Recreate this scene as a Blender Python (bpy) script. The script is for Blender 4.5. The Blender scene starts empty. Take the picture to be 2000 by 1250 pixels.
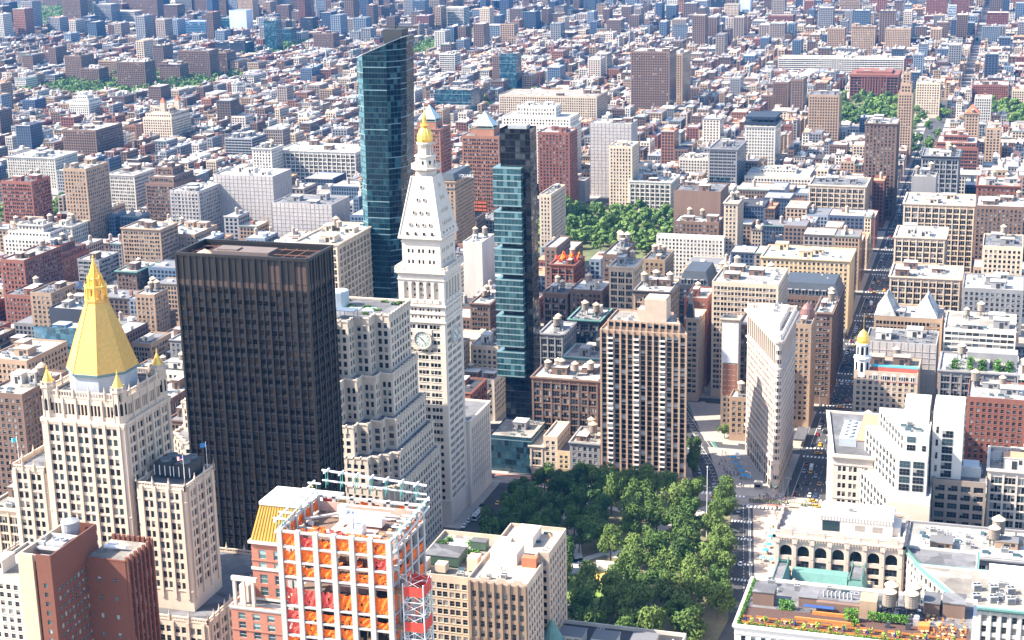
import bpy, math, random
from mathutils import Vector, Matrix
# Manhattan seen from a tall observation deck. X = west (right), Y = downtown (away), Z = up, metres.
C = bpy.context.scene.collection
scene = bpy.context.scene
rad = math.radians
# ---------------------------------------------------------------- camera
CAM = Vector((91.74, 49.764, 318.179))
cr = Vector((0.95585417, 0.29312302, -0.02053552)); cu = Vector((-0.05850784, 0.25834526, 0.96427929))
cf = Vector((-0.28795771, 0.92050889, -0.26409039))
cam = bpy.data.cameras.new('camera'); co = bpy.data.objects.new('camera', cam); C.objects.link(co)
cam.sensor_width = 36; cam.lens = 56.724; cam.clip_start = 1; cam.clip_end = 20000
m = Matrix.Identity(4)
for i in range(3):
    m[i][0] = cr[i]; m[i][1] = cu[i]; m[i][2] = -cf[i]; m[i][3] = CAM[i]
co.matrix_world = m
scene.camera = co
def seen(x, y, z):
    d = Vector((x, y, z)) - CAM; k = d.dot(cf)
    return (1000 + 3151.35 * d.dot(cr) / k, 625 - 3151.35 * d.dot(cu) / k)
HAZE = 0.000032
# ---------------------------------------------------------------- daylight
SUN_EL = 44; SUN_T = Vector((-0.925, -0.38, 0)).normalized()
w = bpy.data.worlds.new('World'); scene.world = w; w.use_nodes = True
nt = w.node_tree; bg = nt.nodes['Background']; sky = nt.nodes.new('ShaderNodeTexSky')
sky.sky_type = 'NISHITA'; sky.sun_disc = False; sky.sun_elevation = rad(SUN_EL)
sky.sun_rotation = math.atan2(SUN_T.x, SUN_T.y); sky.dust_density = 1.5
nt.links.new(sky.outputs[0], bg.inputs[0]); bg.inputs[1].default_value = 0.125
sl = bpy.data.lights.new('sun', 'SUN'); so = bpy.data.objects.new('sun', sl); C.objects.link(so)
sl.energy = 4.4; sl.angle = rad(0.53); sl.color = (1, 0.90, 0.76)
toward = Vector((SUN_T.x * math.cos(rad(SUN_EL)), SUN_T.y * math.cos(rad(SUN_EL)), math.sin(rad(SUN_EL))))
so.rotation_euler = (-toward).to_track_quat('-Z', 'Y').to_euler()
so.location = (0, 0, 400)
scene.view_settings.view_transform = 'Standard'; scene.view_settings.look = 'None'
scene.view_settings.exposure = 1.78; scene.view_settings.gamma = 1
# ---------------------------------------------------------------- materials
MATS = {}
def principled(name):
    mt = bpy.data.materials.new(name); mt.use_nodes = True
    return mt, mt.node_tree.nodes, mt.node_tree.links, mt.node_tree.nodes['Principled BSDF']
def mat(name, col, rough=0.85, metal=0.0, var=0.18, scale=0.25, streak=False, spec=0.4, rnd=0.0, attr=False, patch=0.0):
    """weathered surface: base colour varied by two noises, and per object"""
    if name in MATS: return MATS[name]
    mt, N, L, b = principled(name)
    b.inputs['Roughness'].default_value = rough; b.inputs['Metallic'].default_value = metal
    b.inputs['Specular IOR Level'].default_value = spec
    tc = N.new('ShaderNodeTexCoord'); mp = N.new('ShaderNodeMapping')
    L.new(tc.outputs['Object'], mp.inputs[0])
    mp.inputs['Scale'].default_value = (scale, scale, scale * (0.12 if streak else 1))
    n1 = N.new('ShaderNodeTexNoise'); n1.inputs['Scale'].default_value = 1; n1.inputs['Detail'].default_value = 6
    n1.inputs['Roughness'].default_value = 0.65
    L.new(mp.outputs[0], n1.inputs['Vector'])
    rg = N.new('ShaderNodeMapRange'); rg.inputs[1].default_value = 0.25; rg.inputs[2].default_value = 0.75
    rg.inputs[3].default_value = 1 - var; rg.inputs[4].default_value = 1 + var * 0.6
    L.new(n1.outputs[0], rg.inputs[0])
    last = rg.outputs[0]
    if rnd:
        oi = N.new('ShaderNodeObjectInfo'); r2 = N.new('ShaderNodeMapRange')
        r2.inputs[3].default_value = 1 - rnd; r2.inputs[4].default_value = 1 + rnd
        L.new(oi.outputs['Random'], r2.inputs[0]); mm = N.new('ShaderNodeMath'); mm.operation = 'MULTIPLY'
        L.new(last, mm.inputs[0]); L.new(r2.outputs[0], mm.inputs[1]); last = mm.outputs[0]
    if patch:      # mended and stained areas of a flat roof
        vo = N.new('ShaderNodeTexVoronoi'); vo.inputs['Scale'].default_value = patch; L.new(tc.outputs['Object'], vo.inputs['Vector'])
        sp = N.new('ShaderNodeSeparateColor'); L.new(vo.outputs['Color'], sp.inputs[0]); r3 = N.new('ShaderNodeMapRange')
        r3.inputs[1].default_value = .1; r3.inputs[2].default_value = .75; r3.inputs[3].default_value = .58; r3.inputs[4].default_value = 1.06; L.new(sp.outputs[0], r3.inputs[0])
        m3 = N.new('ShaderNodeMath'); m3.operation = 'MULTIPLY'; L.new(last, m3.inputs[0]); L.new(r3.outputs[0], m3.inputs[1]); last = m3.outputs[0]
    mx = N.new('ShaderNodeMix'); mx.data_type = 'RGBA'; mx.blend_type = 'MULTIPLY'; mx.inputs['Factor'].default_value = 1
    if attr:
        at = N.new('ShaderNodeAttribute'); at.attribute_name = 'tint'; L.new(at.outputs['Color'], mx.inputs['A'])
    else: mx.inputs['A'].default_value = (*col, 1)
    L.new(last, mx.inputs['B']); L.new(mx.outputs['Result'], b.inputs['Base Color'])
    MATS[name] = mt
    return mt
def brick(name, c1, c2, mortar, sc=1.0):
    if name in MATS: return MATS[name]
    mt, N, L, b = principled(name); b.inputs['Roughness'].default_value = 0.9
    tc = N.new('ShaderNodeTexCoord'); sx = N.new('ShaderNodeSeparateXYZ'); L.new(tc.outputs['Object'], sx.inputs[0])
    ad = N.new('ShaderNodeMath'); L.new(sx.outputs[0], ad.inputs[0]); L.new(sx.outputs[1], ad.inputs[1])
    cb = N.new('ShaderNodeCombineXYZ'); L.new(ad.outputs[0], cb.inputs[0]); L.new(sx.outputs[2], cb.inputs[1])
    br = N.new('ShaderNodeTexBrick'); br.inputs['Scale'].default_value = sc
    br.inputs['Color1'].default_value = (*c1, 1); br.inputs['Color2'].default_value = (*c2, 1); br.inputs['Mortar'].default_value = (*mortar, 1)
    br.inputs['Mortar Size'].default_value = 0.012
    L.new(cb.outputs[0], br.inputs['Vector']); L.new(br.outputs[0], b.inputs['Base Color'])
    MATS[name] = mt; return mt
def glass(name, col, rough=0.08, spec=0.6, var=0.5, cell=0.0):
    """dark window glass; cell > 0 gives each pane of a curtain wall its own tint and a slightly different tilt"""
    if name in MATS: return MATS[name]
    mt, N, L, b = principled(name); b.inputs['Roughness'].default_value = rough
    b.inputs['Specular IOR Level'].default_value = spec
    src = None
    if cell:
        tc = N.new('ShaderNodeTexCoord'); mp = N.new('ShaderNodeMapping'); L.new(tc.outputs['Object'], mp.inputs[0])
        mp.inputs['Scale'].default_value = (1 / cell, 1 / cell, 1 / cell)
        sn = N.new('ShaderNodeVectorMath'); sn.operation = 'FLOOR'; L.new(mp.outputs[0], sn.inputs[0])
        wn = N.new('ShaderNodeTexWhiteNoise'); L.new(sn.outputs[0], wn.inputs['Vector']); src = wn.outputs['Value']
        nz = N.new('ShaderNodeTexNoise'); nz.inputs['Scale'].default_value = 0.35; L.new(tc.outputs['Object'], nz.inputs['Vector'])
        bp = N.new('ShaderNodeBump'); bp.inputs['Strength'].default_value = 0.5; bp.inputs['Distance'].default_value = 0.35
        L.new(nz.outputs[0], bp.inputs['Height']); L.new(bp.outputs[0], b.inputs['Normal'])
    else:
        oi = N.new('ShaderNodeObjectInfo'); src = oi.outputs['Random']
    rg = N.new('ShaderNodeMapRange'); rg.inputs[3].default_value = 1 - var; rg.inputs[4].default_value = 1 + var
    L.new(src, rg.inputs[0])
    mx = N.new('ShaderNodeMix'); mx.data_type = 'RGBA'; mx.blend_type = 'MULTIPLY'; mx.inputs['Factor'].default_value = 1
    mx.inputs['A'].default_value = (*col, 1); L.new(rg.outputs[0], mx.inputs['B']); L.new(mx.outputs['Result'], b.inputs['Base Color'])
    MATS[name] = mt; return mt
WALL = {'cream': (.56, .45, .34), 'tan': (.36, .25, .17), 'brown': (.17, .108, .082), 'red': (.22, .085, .06), 'brick': (.30, .14, .09),
        'white': (.56, .52, .46), 'gray': (.25, .245, .25), 'dark': (.035, .042, .06), 'yellow': (.60, .45, .27), 'orange': (.58, .15, .07),
        'blue': (.10, .22, .38), 'paleblue': (.50, .58, .66), 'lime': (.62, .53, .45), 'bronze': (.12, .09, .075)}
def wall(c): return mat('wall_' + c, WALL[c], var=0.20, scale=0.16, streak=True, rnd=0.12)
ROOF = {'white': (.42, .41, .39), 'pale': (.31, .28, .245), 'gray': (.15, .15, .16), 'dark': (.045, .045, .05), 'rust': (.42, .22, .13)}
def roofm(c): return mat('roof_' + c, ROOF[c], var=0.30, scale=0.22, rnd=0.12, patch=.16)
M_GL = glass('window_glass', (.012, .018, .024), spec=.22); M_GL2 = glass('window_glass_pale', (.035, .065, .078), spec=.35)
M_BLIND = mat('window_blind', (.27, .26, .24), var=0.05); M_FRAME = mat('window_frame', (.16, .16, .16), var=0.1)
M_STEEL = mat('grey_metal', (.42, .43, .44), rough=.5, metal=.3); M_DARK = mat('dark_metal', (.035, .037, .04), rough=.5)
M_WHITE = mat('white_paint', (.80, .79, .77), rough=.5, var=.08); M_GOLD = mat('gold_leaf', (.92, .58, .13), rough=.38, metal=.55, var=.10, scale=.6)
M_COPPER = mat('green_copper', (.12, .25, .225), rough=.7, scale=.5); M_CONC = mat('concrete', (.50, .48, .46), var=.2, scale=.5)
M_WOODT = mat('tank_wood', (.30, .25, .21), var=.3, scale=1.2, streak=True, rnd=.25); M_TROOF = mat('tank_roof', (.60, .46, .32), var=.15, rnd=.2)
M_LEAF = None
# ---------------------------------------------------------------- mesh helpers
class MB:
    def __init__(s): s.v = []; s.f = []; s.m = []
    def poly(s, pts, m=0):
        n = len(s.v); s.v += [tuple(p) for p in pts]; s.f.append(tuple(range(n, n + len(pts)))); s.m.append(m)
    def box(s, x0, y0, z0, x1, y1, z1, m=0, mt=None):
        n = len(s.v)
        s.v += [(x0, y0, z0), (x1, y0, z0), (x1, y1, z0), (x0, y1, z0), (x0, y0, z1), (x1, y0, z1), (x1, y1, z1), (x0, y1, z1)]
        for q in ((0, 1, 5, 4), (1, 2, 6, 5), (2, 3, 7, 6), (3, 0, 4, 7), (4, 5, 6, 7), (3, 2, 1, 0)):
            s.f.append(tuple(n + i for i in q)); s.m.append(m)
        if mt is not None: s.m[-2] = mt
    def obox(s, P, U, N, u0, u1, n0, n1, z0, z1, m=0):
        """box along a wall: u along U, n along the outward normal N"""
        a = [Vector((P[0], P[1], 0)) + U * u + N * nn for u, nn in ((u0, n1), (u1, n1), (u1, n0), (u0, n0))]
        k = len(s.v)
        s.v += [(p.x, p.y, z0) for p in a] + [(p.x, p.y, z1) for p in a]
        for q in ((0, 1, 5, 4), (1, 2, 6, 5), (2, 3, 7, 6), (3, 0, 4, 7), (4, 5, 6, 7), (3, 2, 1, 0)):
            s.f.append(tuple(k + i for i in q)); s.m.append(m)
    def prism(s, pts, z0, z1, m=0, mt=None, top=True):
        n = len(pts)
        for i in range(n):
            a = pts[i]; b = pts[(i + 1) % n]
            s.poly([(a[0], a[1], z0), (b[0], b[1], z0), (b[0], b[1], z1), (a[0], a[1], z1)], m)
        if top: s.poly([(p[0], p[1], z1) for p in pts], m if mt is None else mt)
    def lathe(s, cx, cy, prof, n=12, m=0, a0=0.0, cap=True):
        k = len(s.v)
        for r, z in prof:
            for i in range(n):
                t = a0 + 2 * math.pi * i / n; s.v.append((cx + r * math.cos(t), cy + r * math.sin(t), z))
        for j in range(len(prof) - 1):
            for i in range(n):
                a = k + j * n + i; b = k + j * n + (i + 1) % n
                s.f.append((a, b, b + n, a + n)); s.m.append(m)
        if cap and prof[-1][0] > 0.02:
            s.f.append(tuple(k + (len(prof) - 1) * n + i for i in range(n))); s.m.append(m)
    def tube(s, p, q, r, n=6, m=0, r2=None):
        p = Vector(p); q = Vector(q); d = q - p
        if d.length < 1e-6: return
        e = d.orthogonal().normalized(); g = d.normalized().cross(e); k = len(s.v); r2 = r if r2 is None else r2
        for c, rr in ((p, r), (q, r2)):
            for i in range(n):
                t = 2 * math.pi * i / n; x = c + (e * math.cos(t) + g * math.sin(t)) * rr; s.v.append(tuple(x))
        for i in range(n):
            s.f.append((k + i, k + (i + 1) % n, k + n + (i + 1) % n, k + n + i)); s.m.append(m)
        s.f.append(tuple(k + n + i for i in range(n))); s.m.append(m)
        s.f.append(tuple(k + n - 1 - i for i in range(n))); s.m.append(m)
    def mesh(s, name, mats, smooth=False):
        me = bpy.data.meshes.new(name); me.from_pydata(s.v, [], s.f)
        for x in mats: me.materials.append(x)
        if len(mats) > 1: me.polygons.foreach_set('material_index', s.m)
        if smooth: me.polygons.foreach_set('use_smooth', [True] * len(s.f))
        me.update(); return me
    def split(s, name, mats, parent=None):
        """each separate piece becomes an object of its own"""
        lab = list(range(len(s.v)))
        def root(i):
            while lab[i] != i: lab[i] = lab[lab[i]]; i = lab[i]
            return i
        for f in s.f:
            for i in f[1:]: lab[root(i)] = root(f[0])
        grp = {}
        for f, mi in zip(s.f, s.m): grp.setdefault(root(f[0]), []).append((f, mi))
        comps = []
        for fs in grp.values():
            ids = {i for f, _ in fs for i in f}; lo = [min(s.v[i][k] for i in ids) for k in range(3)]; hi = [max(s.v[i][k] for i in ids) for k in range(3)]
            fs = [fs, lo, hi]; merge = [c for c in comps if all(c[1][k] < hi[k] + .1 and c[2][k] > lo[k] - .1 for k in range(3))]
            for c in merge:
                comps.remove(c); fs[0] = fs[0] + c[0]; fs[1] = [min(a, b_) for a, b_ in zip(fs[1], c[1])]; fs[2] = [max(a, b_) for a, b_ in zip(fs[2], c[2])]
            comps.append(fs)
        for fs, lo, hi in comps:
            q = MB()
            for f, mi in fs: q.poly([s.v[i] for i in f], mi)
            q.build(name, mats, parent)
    def build(s, name, mats, parent=None, smooth=False, loc=None):
        if not isinstance(mats, (list, tuple)): mats = [mats]
        o = bpy.data.objects.new(name, s.mesh(name, mats, smooth)); C.objects.link(o)
        if parent is not None: o.parent = parent
        if loc is not None: o.location = loc
        return o
THINGS = []
def tag(o, label, cat, group=None):
    o['label'] = label; o['category'] = cat
    if group: o['group'] = group
    THINGS.append(o); return o
def thing(name, label, cat, loc=(0, 0, 0), rz=0, group=None):
    o = bpy.data.objects.new(name, None); o.empty_display_size = 1; C.objects.link(o)
    o.location = loc; o.rotation_euler = (0, 0, rz)
    return tag(o, label, cat, group)
def struct(name, mb, mats):
    o = mb.build(name, mats); o['kind'] = 'structure'; return o
def dup(root, loc, rz=0, label=None, group=None, sc=None):
    r = root.copy(); C.objects.link(r); r.location = loc; r.rotation_euler = (0, 0, rz)
    if sc is not None: r.scale = sc if isinstance(sc, (tuple, list)) else (sc, sc, sc)
    for ch in root.children:
        c = ch.copy(); C.objects.link(c); c.parent = r
        for g in ch.children:
            d = g.copy(); C.objects.link(d); d.parent = c
    if label: r['label'] = label
    if group: r['group'] = group
    THINGS.append(r); return r
def put(me, name, parent, loc, rz=0, sc=(1, 1, 1)):
    o = bpy.data.objects.new(name, me); C.objects.link(o); o.parent = parent
    o.location = loc; o.rotation_euler = (0, 0, rz); o.scale = sc; return o
def inset(pts, d):
    """shrink a convex polygon (counter-clockwise) by d"""
    n = len(pts); out = []
    for i in range(n):
        a = Vector(pts[i - 1][:2]); b = Vector(pts[i][:2]); c = Vector(pts[(i + 1) % n][:2])
        e = (b - a).normalized(); f = (c - b).normalized()
        n1 = Vector((-e.y, e.x)); n2 = Vector((-f.y, f.x)); k = 1 + n1.dot(n2)
        p = b + (n1 + n2) * (d / max(k, .2)); out.append((p.x, p.y))
    return out
# ---------------------------------------------------------------- windows and facades
def pane_meshes(tag_, gl, fr=None, blind=None):
    fr = fr or M_FRAME; out = []
    for k, bl in enumerate((0, 0, 0, .45, .95)):
        if blind is None and bl: bl = 0
        b = MB()
        b.poly([(-.5, 0, 0), (.5, 0, 0), (.5, 0, 1), (-.5, 0, 1)], 0 if k != 2 else 3)
        b.box(-.5, -.07, .47, .5, -.005, .53, 1); b.box(-.5, -.07, 0, .5, -.005, .05, 1)
        b.box(-.5, -.06, .05, -.45, -.005, 1, 1); b.box(.45, -.06, .05, .5, -.005, 1, 1)
        if bl: b.poly([(-.45, -.03, 1 - bl), (.45, -.03, 1 - bl), (.45, -.03, 1), (-.45, -.03, 1)], 2)
        out.append(b.mesh('window', [gl, fr, blind or M_BLIND, M_GL2]))
    return out
PANES = {'std': pane_meshes('std', M_GL, None, M_BLIND)}
def wide_pane(gl, fr, nx, nz):
    out = []
    for k in range(4):
        b = MB(); b.poly([(-.5, 0, 0), (.5, 0, 0), (.5, 0, 1), (-.5, 0, 1)], 0 if k < 3 else 3)
        for i in range(nx + 1): x = -.5 + i / nx; b.box(x - .012, -.07, 0, x + .012, -.004, 1, 1)
        for j in range(nz): z = j / nz; b.box(-.5, -.06, z, .5, -.004, z + .035, 1)
        if k == 2: b.poly([(-.49, -.02, .55), (-.49 + 1 / nx, -.02, .55), (-.49 + 1 / nx, -.02, 1), (-.49, -.02, 1)], 2)
        out.append(b.mesh('window', [gl, fr, M_BLIND, M_GL2]))
    return out
PANES['wide'] = wide_pane(M_GL, M_FRAME, 3, 2)
PANES['white'] = pane_meshes('white', M_GL, M_WHITE, M_BLIND)
def faces_camera(P, Nrm):
    return (CAM.x - P[0]) * Nrm.x + (CAM.y - P[1]) * Nrm.y > -25
def facade(mb, wins, P, Q, z0, z1, s, org=(0, 0), m=0):
    """one wall from P to Q (outside to the right of P->Q) with recessed window openings"""
    P = Vector(P[:2]); Q = Vector(Q[:2]); L = (Q - P).length; U2 = (Q - P) / L
    U = Vector((U2.x, U2.y, 0)); N = Vector((U2.y, -U2.x, 0))
    def pt(u, z, n=0.0): return (P.x + U.x * u - N.x * n, P.y + U.y * u - N.y * n, z)
    if s is None or not faces_camera((P.x + org[0], P.y + org[1]), N) or z1 - z0 < 3.5 or L < 2.5:
        mb.poly([pt(0, z0), pt(L, z0), pt(L, z1), pt(0, z1)], m); return
    base = min(s.get('base', 5), (z1 - z0) * .3); top = min(s.get('top', 2.5), (z1 - z0) * .2)
    nf = max(1, round((z1 - z0 - base - top) / s.get('fh', 3.7))); fh = (z1 - z0 - base - top) / nf
    mar = min(s.get('mar', .6), L * .1); nb = max(1, round((L - 2 * mar) / s.get('bay', 3.0))); bw = (L - 2 * mar) / nb
    rec = s.get('rec', .3); lo, hi = s.get('wh', (.28, .80)); pat = s.get('pat', [(.25, .75)])
    holes = [(mar + bw * (b + a), mar + bw * (b + c)) for b in range(nb) for a, c in pat]
    zc = z0
    if s.get('flat'):
        mb.poly([pt(0, z0), pt(L, z0), pt(L, z1), pt(0, z1)], m)
        for f in range(nf):
            a = z0 + base + fh * (f + lo)
            for h0, h1 in holes: wins.append((pt((h0 + h1) / 2, a, -.05), math.atan2(U.y, U.x), h1 - h0, fh * (hi - lo)))
        return
    for f in range(nf):
        a = z0 + base + fh * (f + lo); b = z0 + base + fh * (f + hi)
        mb.poly([pt(0, zc), pt(L, zc), pt(L, a), pt(0, a)], m)
        uc = 0
        for h0, h1 in holes:
            mb.poly([pt(uc, a), pt(h0, a), pt(h0, b), pt(uc, b)], m); uc = h1
            mb.poly([pt(h0, a), pt(h1, a), pt(h1, a, rec), pt(h0, a, rec)], m)
            mb.poly([pt(h0, b, rec), pt(h1, b, rec), pt(h1, b), pt(h0, b)], m)
            mb.poly([pt(h0, a), pt(h0, a, rec), pt(h0, b, rec), pt(h0, b)], m)
            mb.poly([pt(h1, a, rec), pt(h1, a), pt(h1, b), pt(h1, b, rec)], m)
            c = pt((h0 + h1) / 2, a, rec - .02)
            wins.append((c, math.atan2(U.y, U.x), h1 - h0, b - a))
        mb.poly([pt(uc, a), pt(L, a), pt(L, b), pt(uc, b)], m); zc = b
    mb.poly([pt(0, zc), pt(L, zc), pt(L, z1), pt(0, z1)], m)
    if s.get('pier'):
        pw = s['pier']
        for i in range(nb + 1):
            u = mar + bw * i; mb.obox((P.x, P.y), U, N, max(0, u - pw / 2), min(L, u + pw / 2), -.02, s.get('proud', .35), z0 + base * .6, z1 - .3, m)
    if s.get('band'):
        for f in range(0, nf + 1, s['band']):
            z = z0 + base + fh * f; mb.obox((P.x, P.y), U, N, -.1, L + .1, -.02, .28, z - .15, z + .2, m)
    if s.get('sill'):
        for f in range(nf):
            z = z0 + base + fh * (f + lo)
            for h0, h1 in holes: mb.obox((P.x, P.y), U, N, h0 - .15, h1 + .15, -.02, .16, z - .22, z - .003, m)
def merged(wins, mats=None, blind=True, rng=None, few=False):
    b = MB(); rng = rng or random
    for c, a, ww, h in wins:
        u = Vector((math.cos(a), math.sin(a), 0)) * ww / 2; c = Vector(c)
        k = 0 if few or rng.random() > .22 else 1
        b.poly([c - u, c + u, c + u + Vector((0, 0, h)), c - u + Vector((0, 0, h))], k)
        if blind and rng.random() < (.05 if few else .25):
            n = Vector((math.sin(a), -math.cos(a), 0)) * .03; t = rng.choice((.4, .6, .95)); d = Vector((0, 0, h * (1 - t))); e = Vector((0, 0, h * .98))
            b.poly([c - u * .92 + d + n, c + u * .92 + d + n, c + u * .92 + e + n, c - u * .92 + e + n], 2)
    return b
def add_windows(root, wins, kind='std', limit=100, rng=random):
    """the windows that show largest as parts of their own, the rest of a very large number as one part"""
    if not wins: return
    o = root.location
    wins = sorted(wins, key=lambda q: (Vector(q[0]) + o - CAM).length / (q[2] * q[3]) ** .5)
    for c, a, ww, h in wins[:limit]:
        put(rng.choice(PANES[kind]), 'window', root, c, a, (ww, 1, h))
    if len(wins) > limit:
        x = merged(wins[limit:], rng=rng, few=False).build('window', [PANES[kind][0].materials[i] for i in (0, 3, 2)], root); x['kind'] = 'stuff'
# style table: floor height, bay, window pattern
ST = {
 'P': dict(fh=3.3, bay=3.2, pat=[(.22, .78)], wh=(.20, .80), base=4.5, top=2.2, mar=1.0, sill=1),
 'D': dict(fh=3.4, bay=4.4, pat=[(.08, .46), (.54, .92)], wh=(.20, .82), base=5, top=2.4, mar=1.0, sill=1),
 'L': dict(fh=4.0, bay=5.2, pat=[(.08, .36), (.38, .62), (.64, .92)], wh=(.10, .86), base=6, top=3.2, mar=.8, pier=.9, band=3),
 'R': dict(fh=3.2, bay=4.0, pat=[(.04, .96)], wh=(.30, .88), base=4, top=1.6, mar=.6),
 'G': dict(fh=3.6, bay=2.4, pat=[(.03, .97)], wh=(.06, .92), base=1, top=.6, mar=.2, rec=.12),
 'B': None}

# ---------------------------------------------------------------- roof furniture shared by many buildings
def unit_bulkhead(c, r):
    b = MB(); b.box(-.5, -.5, 0, .5, .5, 1, 0, 1); b.box(-.53, -.53, .94, .53, .53, 1.02, 0, 1)
    b.box(-.12, -.52, .02, .12, -.49, .72, 2); b.box(.2, -.515, .45, .36, -.49, .8, 2)
    return b.mesh('bulkhead', [wall(c), roofm(r), M_DARK])
BULK = {}
def bulk_mesh(c, r):
    if (c, r) not in BULK: BULK[(c, r)] = unit_bulkhead(c, r)
    return BULK[(c, r)]
def ac_mesh():
    b = MB(); b.box(-.5, -.5, .12, .5, .5, 1); b.box(-.45, -.45, 0, .45, .45, .12, 1)
    for i in (-.24, .24): b.lathe(i, 0, [(.2, 1.0), (.2, 1.08), (.16, 1.08), (.15, 1.02)], 10, 1)
    for k in range(5): b.box(-.42, -.52, .25 + k * .14, .42, -.495, .3 + k * .14, 1)
    return b.mesh('air_conditioner', [M_STEEL, M_DARK])
AC = ac_mesh()
def sky_mesh():
    b = MB(); b.box(-.5, -.5, 0, .5, .5, .4, 0)
    b.poly([(-.5, -.5, .4), (.5, -.5, .4), (.5, 0, 1), (-.5, 0, 1)], 1); b.poly([(.5, .5, .4), (-.5, .5, .4), (-.5, 0, 1), (.5, 0, 1)], 1)
    b.poly([(-.5, .5, .4), (-.5, -.5, .4), (-.5, 0, 1)], 0); b.poly([(.5, -.5, .4), (.5, .5, .4), (.5, 0, 1)], 0)
    return b.mesh('skylight', [M_STEEL, M_GL2])
SKYL = sky_mesh()
def vent_mesh():
    b = MB(); b.lathe(0, 0, [(.3, 0), (.3, .7), (.5, .72), (.5, .9), (.1, 1)], 8); return b.mesh('roof_vent', [M_STEEL])
VENT = vent_mesh()
def clutter(root, x0, y0, x1, y1, z, rng, c='white', r='white', dens=1.0, bulk=True):
    """stair bulkheads, air handlers, skylights and vents, in local coordinates, each a part"""
    W = x1 - x0; D = y1 - y0; used = []
    def spot(w_, d_):
        for _ in range(12):
            x = rng.uniform(x0 + 1 + w_ / 2, max(x0 + 1.1 + w_ / 2, x1 - 1 - w_ / 2)); y = rng.uniform(y0 + 1 + d_ / 2, max(y0 + 1.1 + d_ / 2, y1 - 1 - d_ / 2))
            if all(abs(x - a) > (w_ + e) / 2 + .4 or abs(y - b) > (d_ + g) / 2 + .4 for a, b, e, g in used):
                used.append((x, y, w_, d_)); return x, y
        return None
    if W < 6 or D < 6: return
    if bulk:
        for _ in range(1 + (W * D > 500) + (W * D > 1200)):
            w_ = rng.uniform(.2, .4) * W; w_ = max(3, min(9, w_)); d_ = max(3, min(8, rng.uniform(.2, .45) * D)); p = spot(w_, d_)
            if p: put(bulk_mesh(c, r), 'bulkhead', root, (p[0], p[1], z), 0, (w_, d_, rng.uniform(2.8, 5.5)))
    n = int(dens * min(9, 1 + W * D / 110))
    for _ in range(n):
        k = rng.random()
        if k < .45: w_, d_, h = rng.uniform(1.4, 3.4), rng.uniform(1.2, 2.2), rng.uniform(1.2, 2.2); me = AC; nm = 'air_conditioner'
        elif k < .68: w_, d_, h = rng.uniform(1.5, 3.2), rng.uniform(1.5, 4), rng.uniform(.8, 1.4); me = SKYL; nm = 'skylight'
        else: w_, d_, h = .9, .9, rng.uniform(.9, 1.8); me = VENT; nm = 'roof_vent'
        p = spot(w_, d_)
        if p: put(me, nm, root, (p[0], p[1], z), 0, (w_, d_, h))
# water tank prototype (moved and copied below)
def make_tank():
    t = thing('water_tank', 'wooden rooftop water tank', 'water tank')
    b = MB(); b.lathe(0, 0, [(1.75, 2.6), (1.7, 6.2)], 16)
    for k in range(7): b.lathe(0, 0, [(1.79, 2.75 + k * .5), (1.79, 2.83 + k * .5)], 16, 1, cap=False)
    b.build('barrel', [M_WOODT, M_DARK], t)
    b = MB(); b.lathe(0, 0, [(1.95, 6.15), (1.9, 6.28), (.12, 7.55), (.0, 7.6)], 16); b.build('tank_lid', M_TROOF, t)
    b = MB()
    for sx in (-1, 1):
        for sy in (-1, 1): b.tube((sx * 1.3, sy * 1.3, 0), (sx * 1.1, sy * 1.1, 2.5), .11)
    b.box(-1.5, -1.5, 2.4, 1.5, 1.5, 2.58)
    for sx, sy, ex, ey in ((-1, -1, 1, -1), (1, -1, 1, 1), (1, 1, -1, 1), (-1, 1, -1, -1)): b.tube((sx * 1.3, sy * 1.3, .1), (ex * 1.1, ey * 1.1, 2.4), .05)
    b.tube((0, 0, 0), (0, 0, 2.5), .14); b.build('stand', M_DARK, t)
    return t
TANK0 = make_tank(); TANK_USED = [False]
def tank(x, y, z, s=1.0, where='on a rooftop', extra=''):
    lab = 'wooden water tank with pointed lid ' + where
    if not TANK_USED[0]:
        TANK_USED[0] = True; TANK0.location = (x, y, z); TANK0.scale = (s, s, s); TANK0['label'] = lab; TANK0['group'] = 'rooftop water tanks'; return TANK0
    return dup(TANK0, (x, y, z), random.Random(int(x * 7 + y)).uniform(0, 1.5), lab, 'rooftop water tanks', s)
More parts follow.
